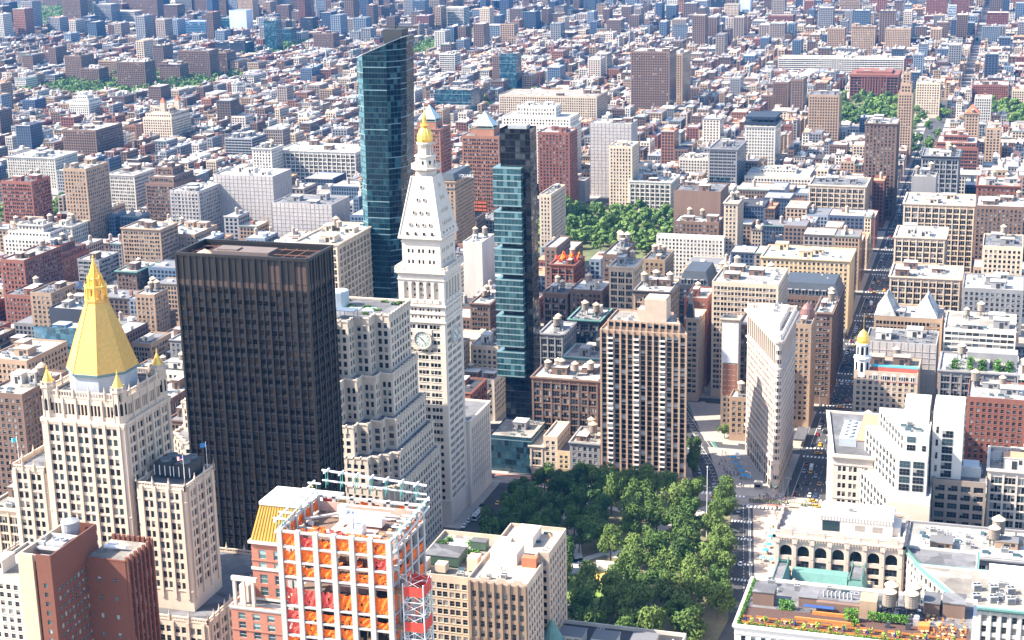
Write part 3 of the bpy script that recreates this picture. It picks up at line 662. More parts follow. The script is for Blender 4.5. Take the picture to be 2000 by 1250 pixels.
# ================================================================ black slab
def black_tower():
    t = thing('black_skyscraper', 'dark bronze black slab skyscraper beside the gold pyramid', 'skyscraper', (-224.5, 612, 0))
    og = (-224.5, 612); W, D, H = 57, 25, 176.5; pl = rect(W, D)
    fr = mat('bronze_frame', (.016, .013, .012), rough=.6, var=.2, spec=.15); sp = mat('spandrel_grey', (.028, .026, .027), rough=.65, var=.35, scale=.5, spec=.15)
    mb = MB(); wins = []; s = dict(fh=4.05, bay=2.85, pat=[(.05, .95)], wh=(.50, .96), base=8, top=.4, mar=.3, rec=.35)
    for i in range(4): facade(mb, wins, pl[i], pl[(i + 1) % 4], 0, 163, s, og)
    mb.build('spandrel', sp, t)
    b = MB()
    for i in (0, 1, 3):
        P = Vector(pl[i]); Q = Vector(pl[(i + 1) % 4]); U = Vector(((Q - P).x, (Q - P).y, 0)).normalized(); N = Vector((U.y, -U.x, 0)); L = (Q - P).length; n = round(L / 2.85)
        for k in range(n + 1): u = k * L / n; b.obox(P, U, N, u - (.42 if k % 2 == 0 else .2), u + (.42 if k % 2 == 0 else .2), -.02, .55 if k % 2 == 0 else .3, 0, 175.6)
        for f in range(39): z = 8 + f * 3.962; b.obox(P, U, N, 0, L, -.02, .28, z - .12, z + .12)
    b.build('mullions', fr, t)
    b = MB()
    for i in range(4):
        P = Vector(pl[i]); Q = Vector(pl[(i + 1) % 4]); U = Vector(((Q - P).x, (Q - P).y, 0)).normalized(); N = Vector((U.y, -U.x, 0)); L = (Q - P).length
        n = round(L / 5.7)
        b.obox(P, U, N, 0, L, -.4, 0, 163, H, 0)
        for k in range(n):
            if i == 0 and k in (7, 9): b.obox(P, U, N, k * L / n + .4, (k + 1) * L / n - .4, 0, .1, 166, 173, 1)
            b.obox(P, U, N, k * L / n + .4, (k + 1) * L / n - .4, 0, .08, 163.3, 165.6, 1)
        b.obox(P, U, N, -.3, L + .3, -.5, .45, 175.4, 176.6, 0)
    b.build('top_screen', [fr, mat('louver_brown', (.075, .045, .035), rough=.6)], t)
    add_windows(t, wins, 'bronze', 100, rng)
    b = MB(); b.poly([(0, 0, 170), (W, 0, 170), (W, D, 170), (0, D, 170)]); b.build('roof', mat('roof_brown', (.07, .045, .035), var=.3), t)
    b = MB()
    for k in range(11): b.box(2 + k * 5, 1, 174.2, 2.25 + k * 5, D - 1, 174.5)
    for k in range(3): b.box(1, 3 + k * 9, 174.5, W - 1, 3.25 + k * 9, 174.75)
    for k in range(12): b.tube((2 + k * 4.8, 1, 174), (2 + k * 4.8, 1, 178), .06, 4)
    b.build('roof_framing', mat('rust_steel', (.20, .10, .07), var=.3), t)
    b = MB(); b.box(11, 9, 170, 36, 19, 175.8); b.box(13, 10, 175.8, 22, 15, 176.4); b.build('bulkhead', mat('tarpaper', (.14, .11, .10)), t)
    b = MB(); b.lathe(6.5, 12, [(4.2, 170), (4.2, 173.6), (0, 175.6)], 16); b.build('tank_lid', M_TROOF, t); FOOT.append((-225, 611, -167, 638))
PANES['bronze'] = []
for k in range(5):
    b = MB(); g = 2 if k in (1, 3) else 0
    b.poly([(-.5, 0, 0), (.5, 0, 0), (.5, 0, 1), (-.5, 0, 1)], g)
    for i in range(4): x = -.5 + i / 3; b.box(x - .012, -.05, 0, x + .012, -.004, 1, 1)
    b.box(-.5, -.05, .45, .5, -.004, .52, 1)
    if k > 1: b.poly([(-.48, -.02, .55), (-.18, -.02, .55), (-.18, -.02, .98), (-.48, -.02, .98)], 2)
    PANES['bronze'].append(b.mesh('window', [glass('bronze_glass', (.012, .010, .009), spec=.25), mat('bronze_frame', (.018, .015, .014), rough=.5), glass('bronze_glass_warm', (.060, .036, .020)), glass('bronze_glass_warm', (.060, .036, .020))]))  # warm panes carry brown glints of light, painted into the glass colour
black_tower()
# ================================================================ stepped white block
def stepped_white():
    t = thing('stepped_office_block', 'broad white stone block stepping back in chamfered tiers, planted roof', 'building', (-289, 692, 0))
    wl = mat('stepped_stone', (.55, .47, .39), var=.14, scale=.2, streak=True)
    def ch(x0, y0, x1, y1, c):      # stepped corners
        k = c / 3; R_ = []; L_ = []
        for i in range(3): R_ += [(x1 - c + i * k, y0 + i * k), (x1 - c + i * k, y0 + (i + 1) * k)]
        for i in range(3): L_ += [(x0 + i * k, y0 + c - i * k), (x0 + (i + 1) * k, y0 + c - i * k)]
        return R_ + [(x1, y0 + c), (x1, y1), (x0, y1)] + L_ + [(x0 + c, y0)]
    s = dict(fh=3.9, bay=3.3, pat=[(.18, .80)], wh=(.16, .82), base=6, top=3.5, mar=1.2, rec=.4)
    tiers = [(ch(0, 0, 122, 62, 6), 0, 50), (ch(2.5, 2.5, 119.5, 61, 11), 49, 63), (ch(5, 5, 116, 60, 15), 62, 77), (ch(7.5, 7, 113, 59, 19), 76, 97), (ch(9.5, 9, 110.5, 58, 22), 96, 124)]
    body(t, tiers, s, 'white', 'gray', colm=wl, rng=rng, limit=100)
    rr = random.Random(2)
    for pl, z0, z1 in tiers:     # notched parapet crests
        b = MB()
        for i in range(len(pl)):
            P = Vector(pl[i]); Q = Vector(pl[(i + 1) % len(pl)]); U = Vector(((Q - P).x, (Q - P).y, 0)).normalized(); N = Vector((U.y, -U.x, 0)); L = (Q - P).length
            b.obox(P, U, N, -.4, L + .4, -.5, .3, z1 - .7, z1 + .15)
            if N.y > .5 or L < 4: continue
            n = max(1, int(L / 3.5))
            for k in range(n + 1): u = k * L / n; b.obox(P, U, N, max(0, u - .32), min(L, u + .32), -.5, .3, z1 - 3, z1 + .7)
        b.build('buttress', wl, t)
    b = MB(); b.box(20, 24, 123, 64, 50, 130); b.box(30, 28, 130, 56, 46, 137); b.build('penthouse', wl, t)
    b = MB(); b.lathe(80, 45, [(4.5, 123), (4.5, 130), (4.2, 130.6), (0, 131)], 12); b.build('roof_tank', mat('pale_zinc', (.38, .42, .45), rough=.6, var=.1), t)
    b = MB(); b.lathe(18, 40, [(6, 123), (6, 132.6), (0, 134)], 8); b.build('roof_tank', MATS['pale_zinc'], t)
    b = MB(); b.box(84, 21, 127, 97, 27, 127.4)
    for x in (84.4, 90, 96.6):
        for y in (21.4, 26.6): b.tube((x, y, 123), (x, y, 127), .15, 5)
    b.build('roof_canopy', mat('canopy_blue', (.12, .15, .19), rough=.4), t)
    for i in range(14):
        x, y = rr.uniform(76, 108), rr.uniform(32, 56); b = MB(); q = rr.uniform(1, 2.6)
        for j in range(90):
            v = Vector((rr.uniform(-q, q) * .8, rr.uniform(-q, q) * .5, rr.uniform(0, .9))); d = Vector((rr.uniform(-1, 1), rr.uniform(-1, 1), rr.uniform(-.4, .4))).normalized() * .3; e = d.cross(Vector((rr.uniform(-1, 1), rr.uniform(-1, 1), rr.uniform(-1, 1)))).normalized() * .3
            b.poly([v - d - e, v + d - e, v + d + e, v - d + e])
        b.build('planting', leaf_mat(), t, loc=(x, y, 123.1))
    b = MB()
    for k in range(3): b.box(78 + k * 8, 38, 123.05, 84 + k * 8, 42 + k, 123.3)
    b.build('roof_paving', mat('terrace_blue', (.35, .48, .55)), t); FOOT.append((-290, 691, -166, 755))
def leaf_mat(name='leaf', c0=(.030, .075, .018), c1=(.11, .19, .045)):
    if name in MATS: return MATS[name]
    mt, N, L, b = principled(name); b.inputs['Roughness'].default_value = .75; b.inputs['Specular IOR Level'].default_value = .25
    g = N.new('ShaderNodeNewGeometry'); oi = N.new('ShaderNodeObjectInfo'); tc = N.new('ShaderNodeTexCoord')
    nz = N.new('ShaderNodeTexNoise'); nz.inputs['Scale'].default_value = .28; nz.inputs['Detail'].default_value = 3; L.new(tc.outputs['Object'], nz.inputs['Vector'])
    a = N.new('ShaderNodeMath'); L.new(g.outputs['Random Per Island'], a.inputs[0]); a.operation = 'MULTIPLY_ADD'; a.inputs[1].default_value = .45
    L.new(nz.outputs[0], a.inputs[2]); a2 = N.new('ShaderNodeMath'); a2.operation = 'MULTIPLY_ADD'; L.new(oi.outputs['Random'], a2.inputs[0]); a2.inputs[1].default_value = .7; L.new(a.outputs[0], a2.inputs[2])
    r = N.new('ShaderNodeMapRange'); r.inputs[1].default_value = .4; r.inputs[2].default_value = 1.5; L.new(a2.outputs[0], r.inputs[0])
    mx = N.new('ShaderNodeMix'); mx.data_type = 'RGBA'; mx.inputs['A'].default_value = (*c0, 1); mx.inputs['B'].default_value = (*c1, 1)
    L.new(r.outputs[0], mx.inputs['Factor']); L.new(mx.outputs['Result'], b.inputs['Base Color'])
    MATS[name] = mt; return mt
stepped_white()
# ================================================================ flaring glass tower
def curtain(t, bot, topz, tints, fr, fh, bays, name='curtain_wall', z0=0, seed=1, top=None, facet=None):
    """bot/top: polygons; each facet is a grid of slightly different panes between slab lines"""
    rr = random.Random(seed); top = top or bot; n = len(bot)
    for i in range(n):
        a0, a1 = Vector((*bot[i], z0)), Vector((*bot[(i + 1) % n], z0)); b0 = Vector((*top[i], topz(top[i]))); b1 = Vector((*top[(i + 1) % n], topz(top[(i + 1) % n])))
        L = (a1 - a0).length; nb = max(1, round(L / bays)); zmax = max(b0.z, b1.z); nf = int((zmax - z0) / fh) + 1; mb = MB()
        u = (a1 - a0).normalized(); nr = Vector((u.y, -u.x, 0))
        def P(f, z):
            za = min(z, b0.z); zb = min(z, b1.z); p = a0.lerp(b0, (za - z0) / (b0.z - z0)); q = a1.lerp(b1, (zb - z0) / (b1.z - z0)); return p.lerp(q, f)
        for k in range(nf):
            z = z0 + k * fh; zs = z + .55; ze = z + fh
            for j in range(nb):
                f0, f1 = j / nb, (j + 1) / nb; tn_ = facet.get(i, tints) if facet else tints; g = rr.choice(tn_) if rr.random() < .75 else tn_[0]
                q = [P(f0 + .02 / nb, zs), P(f1 - .02 / nb, zs), P(f1 - .02 / nb, ze), P(f0 + .02 / nb, ze)]
                if q[3].z - q[0].z > .1 or q[2].z - q[1].z > .1:
                    o_ = [nr * rr.uniform(-.02, .035) for _ in q]; mb.poly([p + d for p, d in zip(q, o_)], g)
            q = [P(0, z), P(1, z), P(1, zs), P(0, zs)]
            if q[3].z > q[0].z or q[2].z > q[1].z: mb.poly([p + nr * .06 for p in q], len(fr) - 1 if rr.random() < .25 else len(fr) - 2)
            for j in range(nb + 1):
                p, q2 = P(j / nb, zs), P(j / nb, ze)
                if q2.z - p.z > .2: mb.tube(p, q2, .06, 4, len(fr) - 2)
        mb.build(name, fr, t)
T_G = [glass('teal_glass_a', (.005, .024, .034), .05, .28, .5, 4), glass('teal_glass_b', (.010, .042, .056), .06, .35, .5, 4), glass('teal_glass_c', (.035, .10, .12), .08, .5), glass('teal_glass_d', (.003, .010, .018), .05, .25), mat('slab_dark', (.02, .05, .065), rough=.4), mat('slab_pale', (.16, .25, .28), rough=.5)]
def glass_tower():
    t = thing('glass_skyscraper', 'tall teal glass skyscraper widening upward to slanted top', 'skyscraper', (-286, 950, 0))
    bot = [(-2.5, 9), (3, 2.5), (16, 2.5), (20, 8), (21, 15), (20, 30), (0, 32)]; top = [(0, 6), (6, 0), (21.5, 0), (28.5, 6), (30, 12), (28, 30), (-1, 32)]
    tz = lambda p: 216 + p[0] * .42 + (p[1] > 30) * 2
    curtain(t, bot, tz, [0, 0, 1, 3], T_G, 3.4, 1.7, top=top, seed=4, facet={0: [2, 2, 1], 1: [0, 3, 0, 3, 1], 2: [3, 3, 0, 2], 6: [2, 1]})  # facet tints paint in light and reflections: bright left side, darker front and right
    b = MB(); ins = inset(top, .5); b.poly([(p[0], p[1], tz(p) - 6) for p in ins]); b.build('roof', roofm('dark'), t)
    b = MB()
    for i in range(len(top)):
        p, q = top[i], top[(i + 1) % len(top)]; b.tube((*p, tz(p)), (*q, tz(q)), .28, 4)
    b.build('coping', M_STEEL, t)
    b = MB(); b.box(14, 15, 222, 26, 26, 232); b.box(10, 20, 232.5, 34, 21.5, 233.6); b.tube((20, 20, 231), (20, 20, 236), .5, 6); b.tube((11, 20, 233), (6, 20, 236), .3, 5); b.build('roof_crane', M_DARK, t)
    b = MB(); b.box(-8, 4, 0, 34, 36, 18); b.build('podium', wall('gray'), t); FOOT.append((-296, 949, -247, 988))
glass_tower()
# ================================================================ slender tower with cantilevered glass pods
def pod_tower():
    t = thing('slender_glass_tower', 'slender black tower with stacked pale teal glass boxes', 'skyscraper', (-185, 904, 0))
    core = [glass('black_glass_a', (.005, .006, .009), .05, .25, .4, 3), glass('black_glass_b', (.014, .017, .022), .07, .7), glass('black_glass_c', (.04, .05, .06), .07, .8), mat('core_black', (.010, .011, .014), rough=.4), mat('core_black2', (.03, .03, .035), rough=.4)]
    curtain(t, [(3.5, 4), (21, 4), (21, 17), (3.5, 17)], lambda p: 183, [0, 0, 0, 1, 2], core, 3.6, 3, name='tower_core', seed=3)
    b = MB(); b.box(3.8, 4.3, 176, 20.7, 16.7, 179); b.build('roof', roofm('dark'), t)
    b = MB(); b.box(7, 8, 179, 18, 15, 184.5); b.box(10, 7, 179, 13, 9, 182); b.build('bulkhead', M_STEEL, t)
    pod = [glass('pod_glass_a', (.016, .055, .066), .06, .9, .4, 3), glass('pod_glass_b', (.035, .095, .11), .08, .9, .4, 3), glass('pod_glass_c', (.02, .06, .08), .05, .8), glass('pod_glass_d', (.07, .15, .17), .1, .8), mat('pod_slab', (.10, .19, .21), rough=.4), mat('pod_slab_white', (.20, .28, .30), rough=.5)]
    z = 161
    for k, n in enumerate((6, 5, 4, 5, 5, 4, 5)):
        zl = z - n * 3.55
        if zl < 26: zl = 26
        curtain(t, [(0, 0), (16.5, 0), (16.5, 15), (0, 15)], lambda p, zz=z: zz, [0, 0, 1, 2, 3], pod, 3.55, 2.1, name='glass_pod', z0=zl, seed=20 + k)
        o = MB(); o.box(-.05, -.05, z, 16.55, 15.05, z + .5, 0); o.box(0, 0, zl - .4, 16.5, 15, zl, 0)
        for q in range(n + 1): o.box(-.12, -.12, min(z, zl + q * 3.55) - .1, 16.62, -.02, min(z, zl + q * 3.55) + .45, 1)
        o.build('pod_slab', [mat('pod_slab', (.10, .19, .21)), mat('pod_slab_white', (.20, .28, .30))], t)
        z = zl - 3.8
        if z < 40: break
    FOOT.append((-186, 900, -160, 927))
pod_tower()
# ================================================================ tan balcony apartment slab by the park
def tan_slab():
    t = thing('apartment_tower', 'tan apartment tower with dark window columns and white balconies by park', 'building', (-110.5, 853, 0))
    wl = mat('tan_piers', (.36, .25, .175), var=.15, streak=True, scale=.2); W, D, H = 47, 30, 86; pl = [(0, 0), (W, 0), (W - 11, D), (0, D)]
    s = dict(fh=2.83, bay=3.6, pat=[(.04, .96)], wh=(.16, .97), base=5, top=2.4, mar=.5, rec=.5, pier=1.0, proud=.8)
    PANES['apt'] = []
    for k in range(5):
        b = MB(); b.poly([(-.5, 0, 0), (.5, 0, 0), (.5, 0, 1), (-.5, 0, 1)], 0)
        for i in range(4): x = -.5 + i / 3; b.box(x - .012, -.05, 0, x + .012, -.004, 1, 1)
        b.box(-.5, -.05, .30, .5, -.004, .36, 1)
        if k == 3: b.poly([(-.48, -.02, .36), (.48, -.02, .36), (.48, -.02, .98), (-.48, -.02, .98)], 2)
        if k == 4: b.poly([(-.16, -.02, .36), (.48, -.02, .36), (.48, -.02, .98), (-.16, -.02, .98)], 3)
        PANES['apt'].append(b.mesh('window', [M_GL, M_FRAME, mat('curtain_pale', (.50, .56, .58), var=.1), M_GL2]))
    body(t, [(pl, 0, H), ([(3, 4), (W - 4.5, 4), (W - 13, D - 3), (3, D - 3)], H - 1, H + 4)], s, 'tan', 'pale', 'apt', 100, rng, colm=wl)
    bl = MB(); bal = []
    nb = 13; bw = (W - 1) / nb
    bme = MB(); bme.box(-1.5, -1.6, 0, 1.5, .1, .16); bme.box(-1.5, -1.6, .16, 1.5, -1.5, 1.0); bme.box(-1.5, -1.6, .16, -1.42, 0, 1.0); bme.box(1.42, -1.6, .16, 1.5, 0, 1.0)
    me = bme.mesh('balcony', [mat('balcony_white', (.74, .72, .70), var=.1)])
    for bay in (1, 5, 9):
        for f in range(28): put(me, 'balcony', t, (.5 + bw * (bay + .5), -.3, 5 + 2.81 * f + .3), 0, (1, 1, 1))
    b = MB(); b.box(22, 9, H + 3, 34, 20, H + 15); b.box(18, 10, H + 3, 22, 18, H + 9); b.box(22.4, 9.4, H + 15, 33.6, 19.6, H + 15.6); b.lathe(28, 14.5, [(4.4, H + 15), (4.4, H + 15.5), (0, H + 16.6)], 16); b.build('bulkhead', mat('bulk_tan', (.47, .37, .29), var=.15), t)
    clutter(t, 4, 5, 18, 26, H + 3, rng, 'tan', 'pale', 1.2, False); clutter(t, 28, 20, 34, 27, H + 3, rng, 'tan', 'pale', 1, False)
    b = MB()
    FOOT.append((-111, 852, -63, 884))
tan_slab()
# ================================================================ wedge building
def wedge():
    t = thing('wedge_building', 'triangular pale terracotta wedge building with rounded prow at street fork', 'building', (-16, 856, 0))
    wl = mat('terracotta', (.55, .455, .385), var=.14, scale=.3, streak=True)
    arc = [(1.45 * math.sin(a) - .1, 1.4 - 1.4 * math.cos(a)) for a in [math.radians(x) for x in (-68, -34, 0, 34, 80)]]
    pl = [(-25.5, 59)] + arc + [(1.3, 59)]
    mb = MB(); wins = []; og = (-16, 856)
    sh = dict(fh=3.75, bay=3.5, pat=[(.10, .42), (.56, .88)], wh=(.20, .78), base=.3, top=.2, mar=1.2, rec=.10)
    bs = dict(fh=5.6, bay=5.2, pat=[(.14, .86)], wh=(.08, .86), base=.2, top=.3, mar=1.0, rec=.25, pier=.9, proud=.12)
    for i in range(len(pl)):
        P, Q = pl[i], pl[(i + 1) % len(pl)]; L = math.hypot(Q[0] - P[0], Q[1] - P[1])
        if i == len(pl) - 1: mb.poly([(*P, 0), (*Q, 0), (*Q, 88), (*P, 88)]); continue
        if L < 2.5:
            for z in (0,): mb.poly([(*P, 0), (*Q, 0), (*Q, 86), (*P, 86)])
            continue
        facade(mb, wins, P, Q, 0, 17, bs, og); facade(mb, wins, P, Q, 17, 69, sh, og)
        n = max(2, int(L / 4.4)); g = (L - 2) / n
        arcade(mb, P, Q, 69, 83.5, [(1 + g * k + g * .2, 1 + g * k + g * .8, 70.6, 81.5) for k in range(n)], .4, 0, 1)
        U = Vector((Q[0] - P[0], Q[1] - P[1], 0)).normalized(); N = Vector((U.y, -U.x, 0))
        for k in range(n + 1): mb.obox(P, U, N, max(0, 1 + g * k - .45), min(L, 1 + g * k + .45), 0, .22, 70, 82)
    for k, z in enumerate([2.5, 8] + [19 + 3.75 * j for j in range(13)] + [72, 77]):     # one column of windows on the rounded prow
        put(PANES['std'][k % 3], 'window', t, (-.1, -.06, z), 0, (1.15, 1, 2.1))
        for sx, an in ((-1, -rad(51)), (1, rad(55))): put(PANES['std'][(k + 1) % 3], 'window', t, (-.1 + sx * 1.18, .62, z), an, (.7, 1, 2.1))
    for z, e, h in ((5.4, .35, .5), (16.4, .7, .9), (20.6, .3, .4), (65, .35, .5), (68.5, .7, .9), (82.6, .7, .8), (83.4, 1.6, 1.2)):
        o = inset(pl, -e); mb.prism(o, z, z + h); mb.poly([(p[0], p[1], z) for p in o][::-1])
    mb.build('wall', [wl, M_GL], t); add_windows(t, wins, 'std', 100, rng)
    b = MB(); n = len(pl)
    for i in range(n):
        P = Vector(pl[i]); Q = Vector(pl[(i + 1) % n]); U = Vector(((Q - P).x, (Q - P).y, 0)).normalized(); N = Vector((U.y, -U.x, 0)); L = (Q - P).length
        b.obox(P, U, N, 0, L, -.4, .1, 87.3, 87.9); b.obox(P, U, N, 0, L, -.35, .05, 84.6, 85.3)
        for k in range(int(L / .8)): b.obox(P, U, N, k * .8, k * .8 + .35, -.3, 0, 85.3, 87.3)
        for k in range(int(L / 4) + 1): b.obox(P, U, N, k * 4 - .35, k * 4 + .35, -.5, .15, 84.6, 88.2)
    b.build('balustrade', mat('pale_terracotta', (.66, .61, .56), var=.1), t)
    b = MB(); b.poly([(p[0], p[1], 84.8) for p in inset(pl, .5)]); b.build('roof', roofm('white'), t)
    b = MB(); tri = [(-20, 56), (-1.6, 20), (-2, 56)]; tri = [(-19.5, 56.5), (-3.4, 17.5), (-2.2, 17.5), (-2.2, 56.5)]; b.prism(tri, 84.8, 89); b.build('penthouse', mat('pale_terracotta', (.66, .61, .56)), t)
    clutter(t, -11, 36, -3, 56, 89, rng, 'dark', 'dark', 2.0, False)
    b = MB(); b.poly([(-2.6, 1.5, 5.2), (-.1, -2.2, 3.6), (2.3, 1.5, 5.2)]); b.poly([(-2.6, 1.5, 5.2), (-2.6, 3.5, 5.2), (-.1, -2.2, 3.6)]); b.poly([(2.3, 1.5, 5.2), (-.1, -2.2, 3.6), (2.3, 3.5, 5.2)])
    b.build('awning', mat('awning_green', (.42, .50, .34)), t)
    FOOT.append((-42, 855, -14, 916))

wedge()

# ================================================================ concrete frame under construction
def construction():
    t = thing('unfinished_tower', 'unfinished concrete tower frame wrapped in orange safety netting', 'construction', (-113, 461, 0))
    W, D, H = 37.0, 31.0, 130.0; cc = mat('fresh_concrete', (.42, .40, .38), var=.2, scale=.6, streak=True)
    net = mat('orange_net', (.85, .15, .008), rough=.8, var=.3, scale=.8); net2 = mat('red_net', (.62, .07, .05), rough=.8, var=.3, scale=.8)
    rr = random.Random(5); zs = [H - .9 - 4.9 * k for k in range(4)] + [H - .9 - 4.9 * 3 - 9.6 - 4.9 * k for k in range(8)]
    zlow = 60
    for k in range(7):     # north columns
        x = k * (W - 1.7) / 6; b = MB(); b.box(-.85, -.75, zlow, .85, .75, H); b.build('column', cc, t, loc=(x + .85, .75, 0))
    for k in range(1, 6):
        for x in (W - .85, .85):
            b = MB(); b.box(-.7, -.6, zlow, .7, .6, H); b.build('column', cc, t, loc=(x, k * D / 5.5 + .7, 0))
    for k in range(1, 6):
        b = MB(); b.box(-.6, -.6, zlow, .6, .6, H); b.build('column', cc, t, loc=(k * W / 6, D - .8, 0))
    for z in zs:
        b = MB(); h = .65
        b.box(.2, .15, z, W - .2, 1.1, z + h); b.box(.2, D - 1.4, z, W - .2, D - .2, z + h); b.box(.2, 1.1, z, 1.2, D - 1.4, z + h); b.box(W - 1.2, 1.1, z, W - .2, D - 1.4, z + h)
        b.build('beam', cc, t)
        if z < H - 1:
            b = MB()
            b.box(1.2, 8, z + .3, W - 1.2, D - 1.4, z + .6)
            if z < 108: b.box(1.2, 1.1, z + .3, W - 1.2, 8, z + .6)
            for k in range(5): b.box(5 + k * 6, 1.1, z + .2, 5.5 + k * 6, 8, z + .75)
            b.build('floor_slab', mat('slab_concrete', (.17, .11, .08), var=.3, scale=.6), t)
    b = MB(); b.box(11, 13, 62, 26, 24, 125); b.build('core_wall', mat('core_pink', (.55, .36, .29), var=.25, scale=.4), t)
    b = MB(); b.box(1.2, 1.1, 113.2, W - 1.2, 8, 113.5); b.box(1.4, D - 1.6, 62, W - 1.4, D - 1.45, 128); b.build('back_wall', mat('core_pink', (.55, .36, .29)), t)
    def netting(P, U, w_, h, z, me, sag):      # rippled sheet hung between two columns
        b = MB(); nx, nz = 8, 6; N = Vector((U.y, -U.x, 0))
        pts = [[Vector(P) + U * (w_ * i / nx) - N * (.5 + .25 * math.sin(i * 1.3 + sag) * math.cos(j * 1.1 + sag * 2) + rr.uniform(-.12, .12)) + Vector((0, 0, z + h * j / nz - (sag % 1) * .9 * math.sin(math.pi * i / nx) * (j / nz))) for i in range(nx + 1)] for j in range(nz + 1)]
        for j in range(nz):
            for i in range(nx):
                if rr.random() < .05: continue
                b.poly([pts[j][i], pts[j][i + 1], pts[j + 1][i + 1], pts[j + 1][i]])
        b.build('safety_net', me, t)
    g = (W - 1.7) / 6
    for f in range(len(zs) - 1):
        z1 = zs[f]; z0 = zs[f + 1] + .9
        for k in range(6):
            x = 1.7 + k * g
            if f == 3: # tall open storey: nets only over its lower half
                netting((x, .2, 0), Vector((1, 0, 0)), g - 1.7, (z1 - z0) * rr.uniform(.5, .72), z0, net if rr.random() < .8 else net2, rr.random() * 6); continue
            if rr.random() < (.93 if f > 3 else .97): netting((x, .2, 0), Vector((1, 0, 0)), g - 1.7, (z1 - z0) * (rr.choice((.7, .9, 1.0)) if f < 3 else rr.uniform(.6, 1.0)), z0, net if rr.random() < .82 else net2, rr.random() * 6)
            if f < 3: netting((x, 8.0 + rr.uniform(-.4, .8), 0), Vector((1, 0, 0)), g - 1.2, (z1 - z0) * rr.uniform(.3, .8), z0, net2 if rr.random() < .25 else net, rr.random() * 6)
        for k in range(5):
            if f < 6 and rr.random() < .85: netting((W - .2, 1.6 + k * D / 5.5, 0), Vector((0, 1, 0)), D / 5.5 - 1.5, (z1 - z0) * rr.uniform(.5, .95), z0, net, rr.random() * 6)
    for k in range(5):      # nets standing on the open top floor
        netting((3 + k * 6, 9, 0), Vector((1, 0, 0)), 5.4, 1.6, 125.3, net, k * 1.7); netting((1.6, 3 + k * 5.2, 0), Vector((0, 1, 0)), 4.6, 3.6, 125.3, net, k)
        if k % 2 == 0: netting((2 + k * 6.5, D - 1.2, 0), Vector((1, 0, 0)), 5, 3.6, 125.2, net if k else net2, k * 2.1)
    st = mat('galvanised', (.66, .67, .68), rough=.45, var=.12); gr = mat('teal_clamp', (.07, .30, .26), rough=.5)
    for i, (P, Q, n) in enumerate((((.4, D + 3.5, 136.5), (W - 1, D + 3.5, 134.5), 7), ((-1.4, 2, 131.5), (-1.4, D + 1.5, 133.4), 7), ((W + .6, 2, 130.6), (W + .6, D + 1, 131.6), 7))):
        b = MB(); P = Vector(P); Q = Vector(Q); b.tube(P, Q, .38, 4); b.tube(P + Vector((0, 0, -3.4)), Q + Vector((0, 0, -3.0)), .3, 4)
        inn = Vector((0, -1, 0)) if i == 0 else Vector((1 if i == 1 else -1, 0, 0))
        for k in range(n):
            c = P.lerp(Q, (k + .4) / n); b.tube(c - inn * 1.2 + Vector((0, 0, .4)), c + inn * 3.2 + Vector((0, 0, .4)), .3, 4); b.tube(c + inn * 1.6 + Vector((0, 0, .3)), c + inn * 2.2 - Vector((0, 0, 5)), .12, 5, 1)
            b.tube(c + inn * .2, c + inn * .4 - Vector((0, 0, 4.6)), .10, 5, 1); b.tube(c + inn * .4 - Vector((0, 0, 2)), c + inn * 2 - Vector((0, 0, 4.4)), .07, 4, 1)
        b.build('outrigger_beam', [st, gr], t)
    b = MB()
    for k in range(30): b.tube((.9 + k * W / 31, .6, H), (.9 + k * W / 31, .6, H + (1.2 if k % 3 else 1.6)), .06, 4)
    for k in range(22): b.tube((W - .6, 1 + k * D / 23, H), (W - .6, 1 + k * D / 23, H + 1.3), .07, 4); b.tube((.6, 1 + k * D / 23, H), (.6, 1 + k * D / 23, H + 1.3), .07, 4)
    b.build('edge_posts', gr, t)
    b = MB()
    b.box(13, 18, 126, 27, 22.5, 128.6); b.box(12, 19, 128.6, 14.5, 22, 131.2)
    for k in range(9): b.tube((14.5 + k * 1.5, 18.3, 129), (16 + k * 1.5, 18.3, 130.8), .09, 4); b.tube((16 + k * 1.5, 18.3, 129), (14.5 + k * 1.5, 18.3, 130.8), .09, 4)
    for z in (129, 130.9): b.tube((14, 18.3, z), (30, 18.3, z), .16, 4); b.tube((14, 21.6, z), (30, 21.6, z), .16, 4)
    b.box(17, 11, 125.2, 23, 15.5, 127); b.box(18.5, 12, 127, 20, 13.5, 131); b.box(20.5, 12, 127, 23, 15, 128.6); b.box(11, 10, 125.2, 16, 13, 125.9); b.box(24, 10.5, 125.2, 29, 13, 125.7)
    b.build('hoist_machine', [st], t)
    b = MB(); b.tube((2, 16, 127.2), (12, 24, 127.2), .55, 6); b.tube((12, 24, 127.2), (30, 26, 126.6), .5, 6); b.tube((2, 12, 126), (14, 12.5, 125.6), .5, 4); b.build('shoring_beam', cc, t)
    b = MB()
    for k in range(26): x, y = rr.uniform(3, W - 4), rr.uniform(9, D - 3); b.box(x, y, 125.1, x + rr.uniform(.5, 2.4), y + rr.uniform(.4, 1.5), 125.2 + rr.uniform(.2, .9), k % 3)
    b.split('stacked_material', [st, cc, mat('timber', (.42, .26, .12), var=.2)], t)
    for f in range(7):       # clutter seen through the bays
        b = MB(); z0 = zs[min(f + 1, len(zs) - 1)] + .7
        for k in range(12):
            x, y = rr.uniform(2, W - 3), rr.uniform(1.5, 7); b.tube((x, y, z0), (x + rr.uniform(-1, 1), y, z0 + 3.4), .07, 4, k % 2); b.box(x, y, z0, x + rr.uniform(.3, 1.6), y + .6, z0 + rr.uniform(.2, 1.1), 1)
        b.build('shoring', [st, mat('timber', (.42, .26, .12))], t)
    FOOT.append((-115, 459, -74, 494))
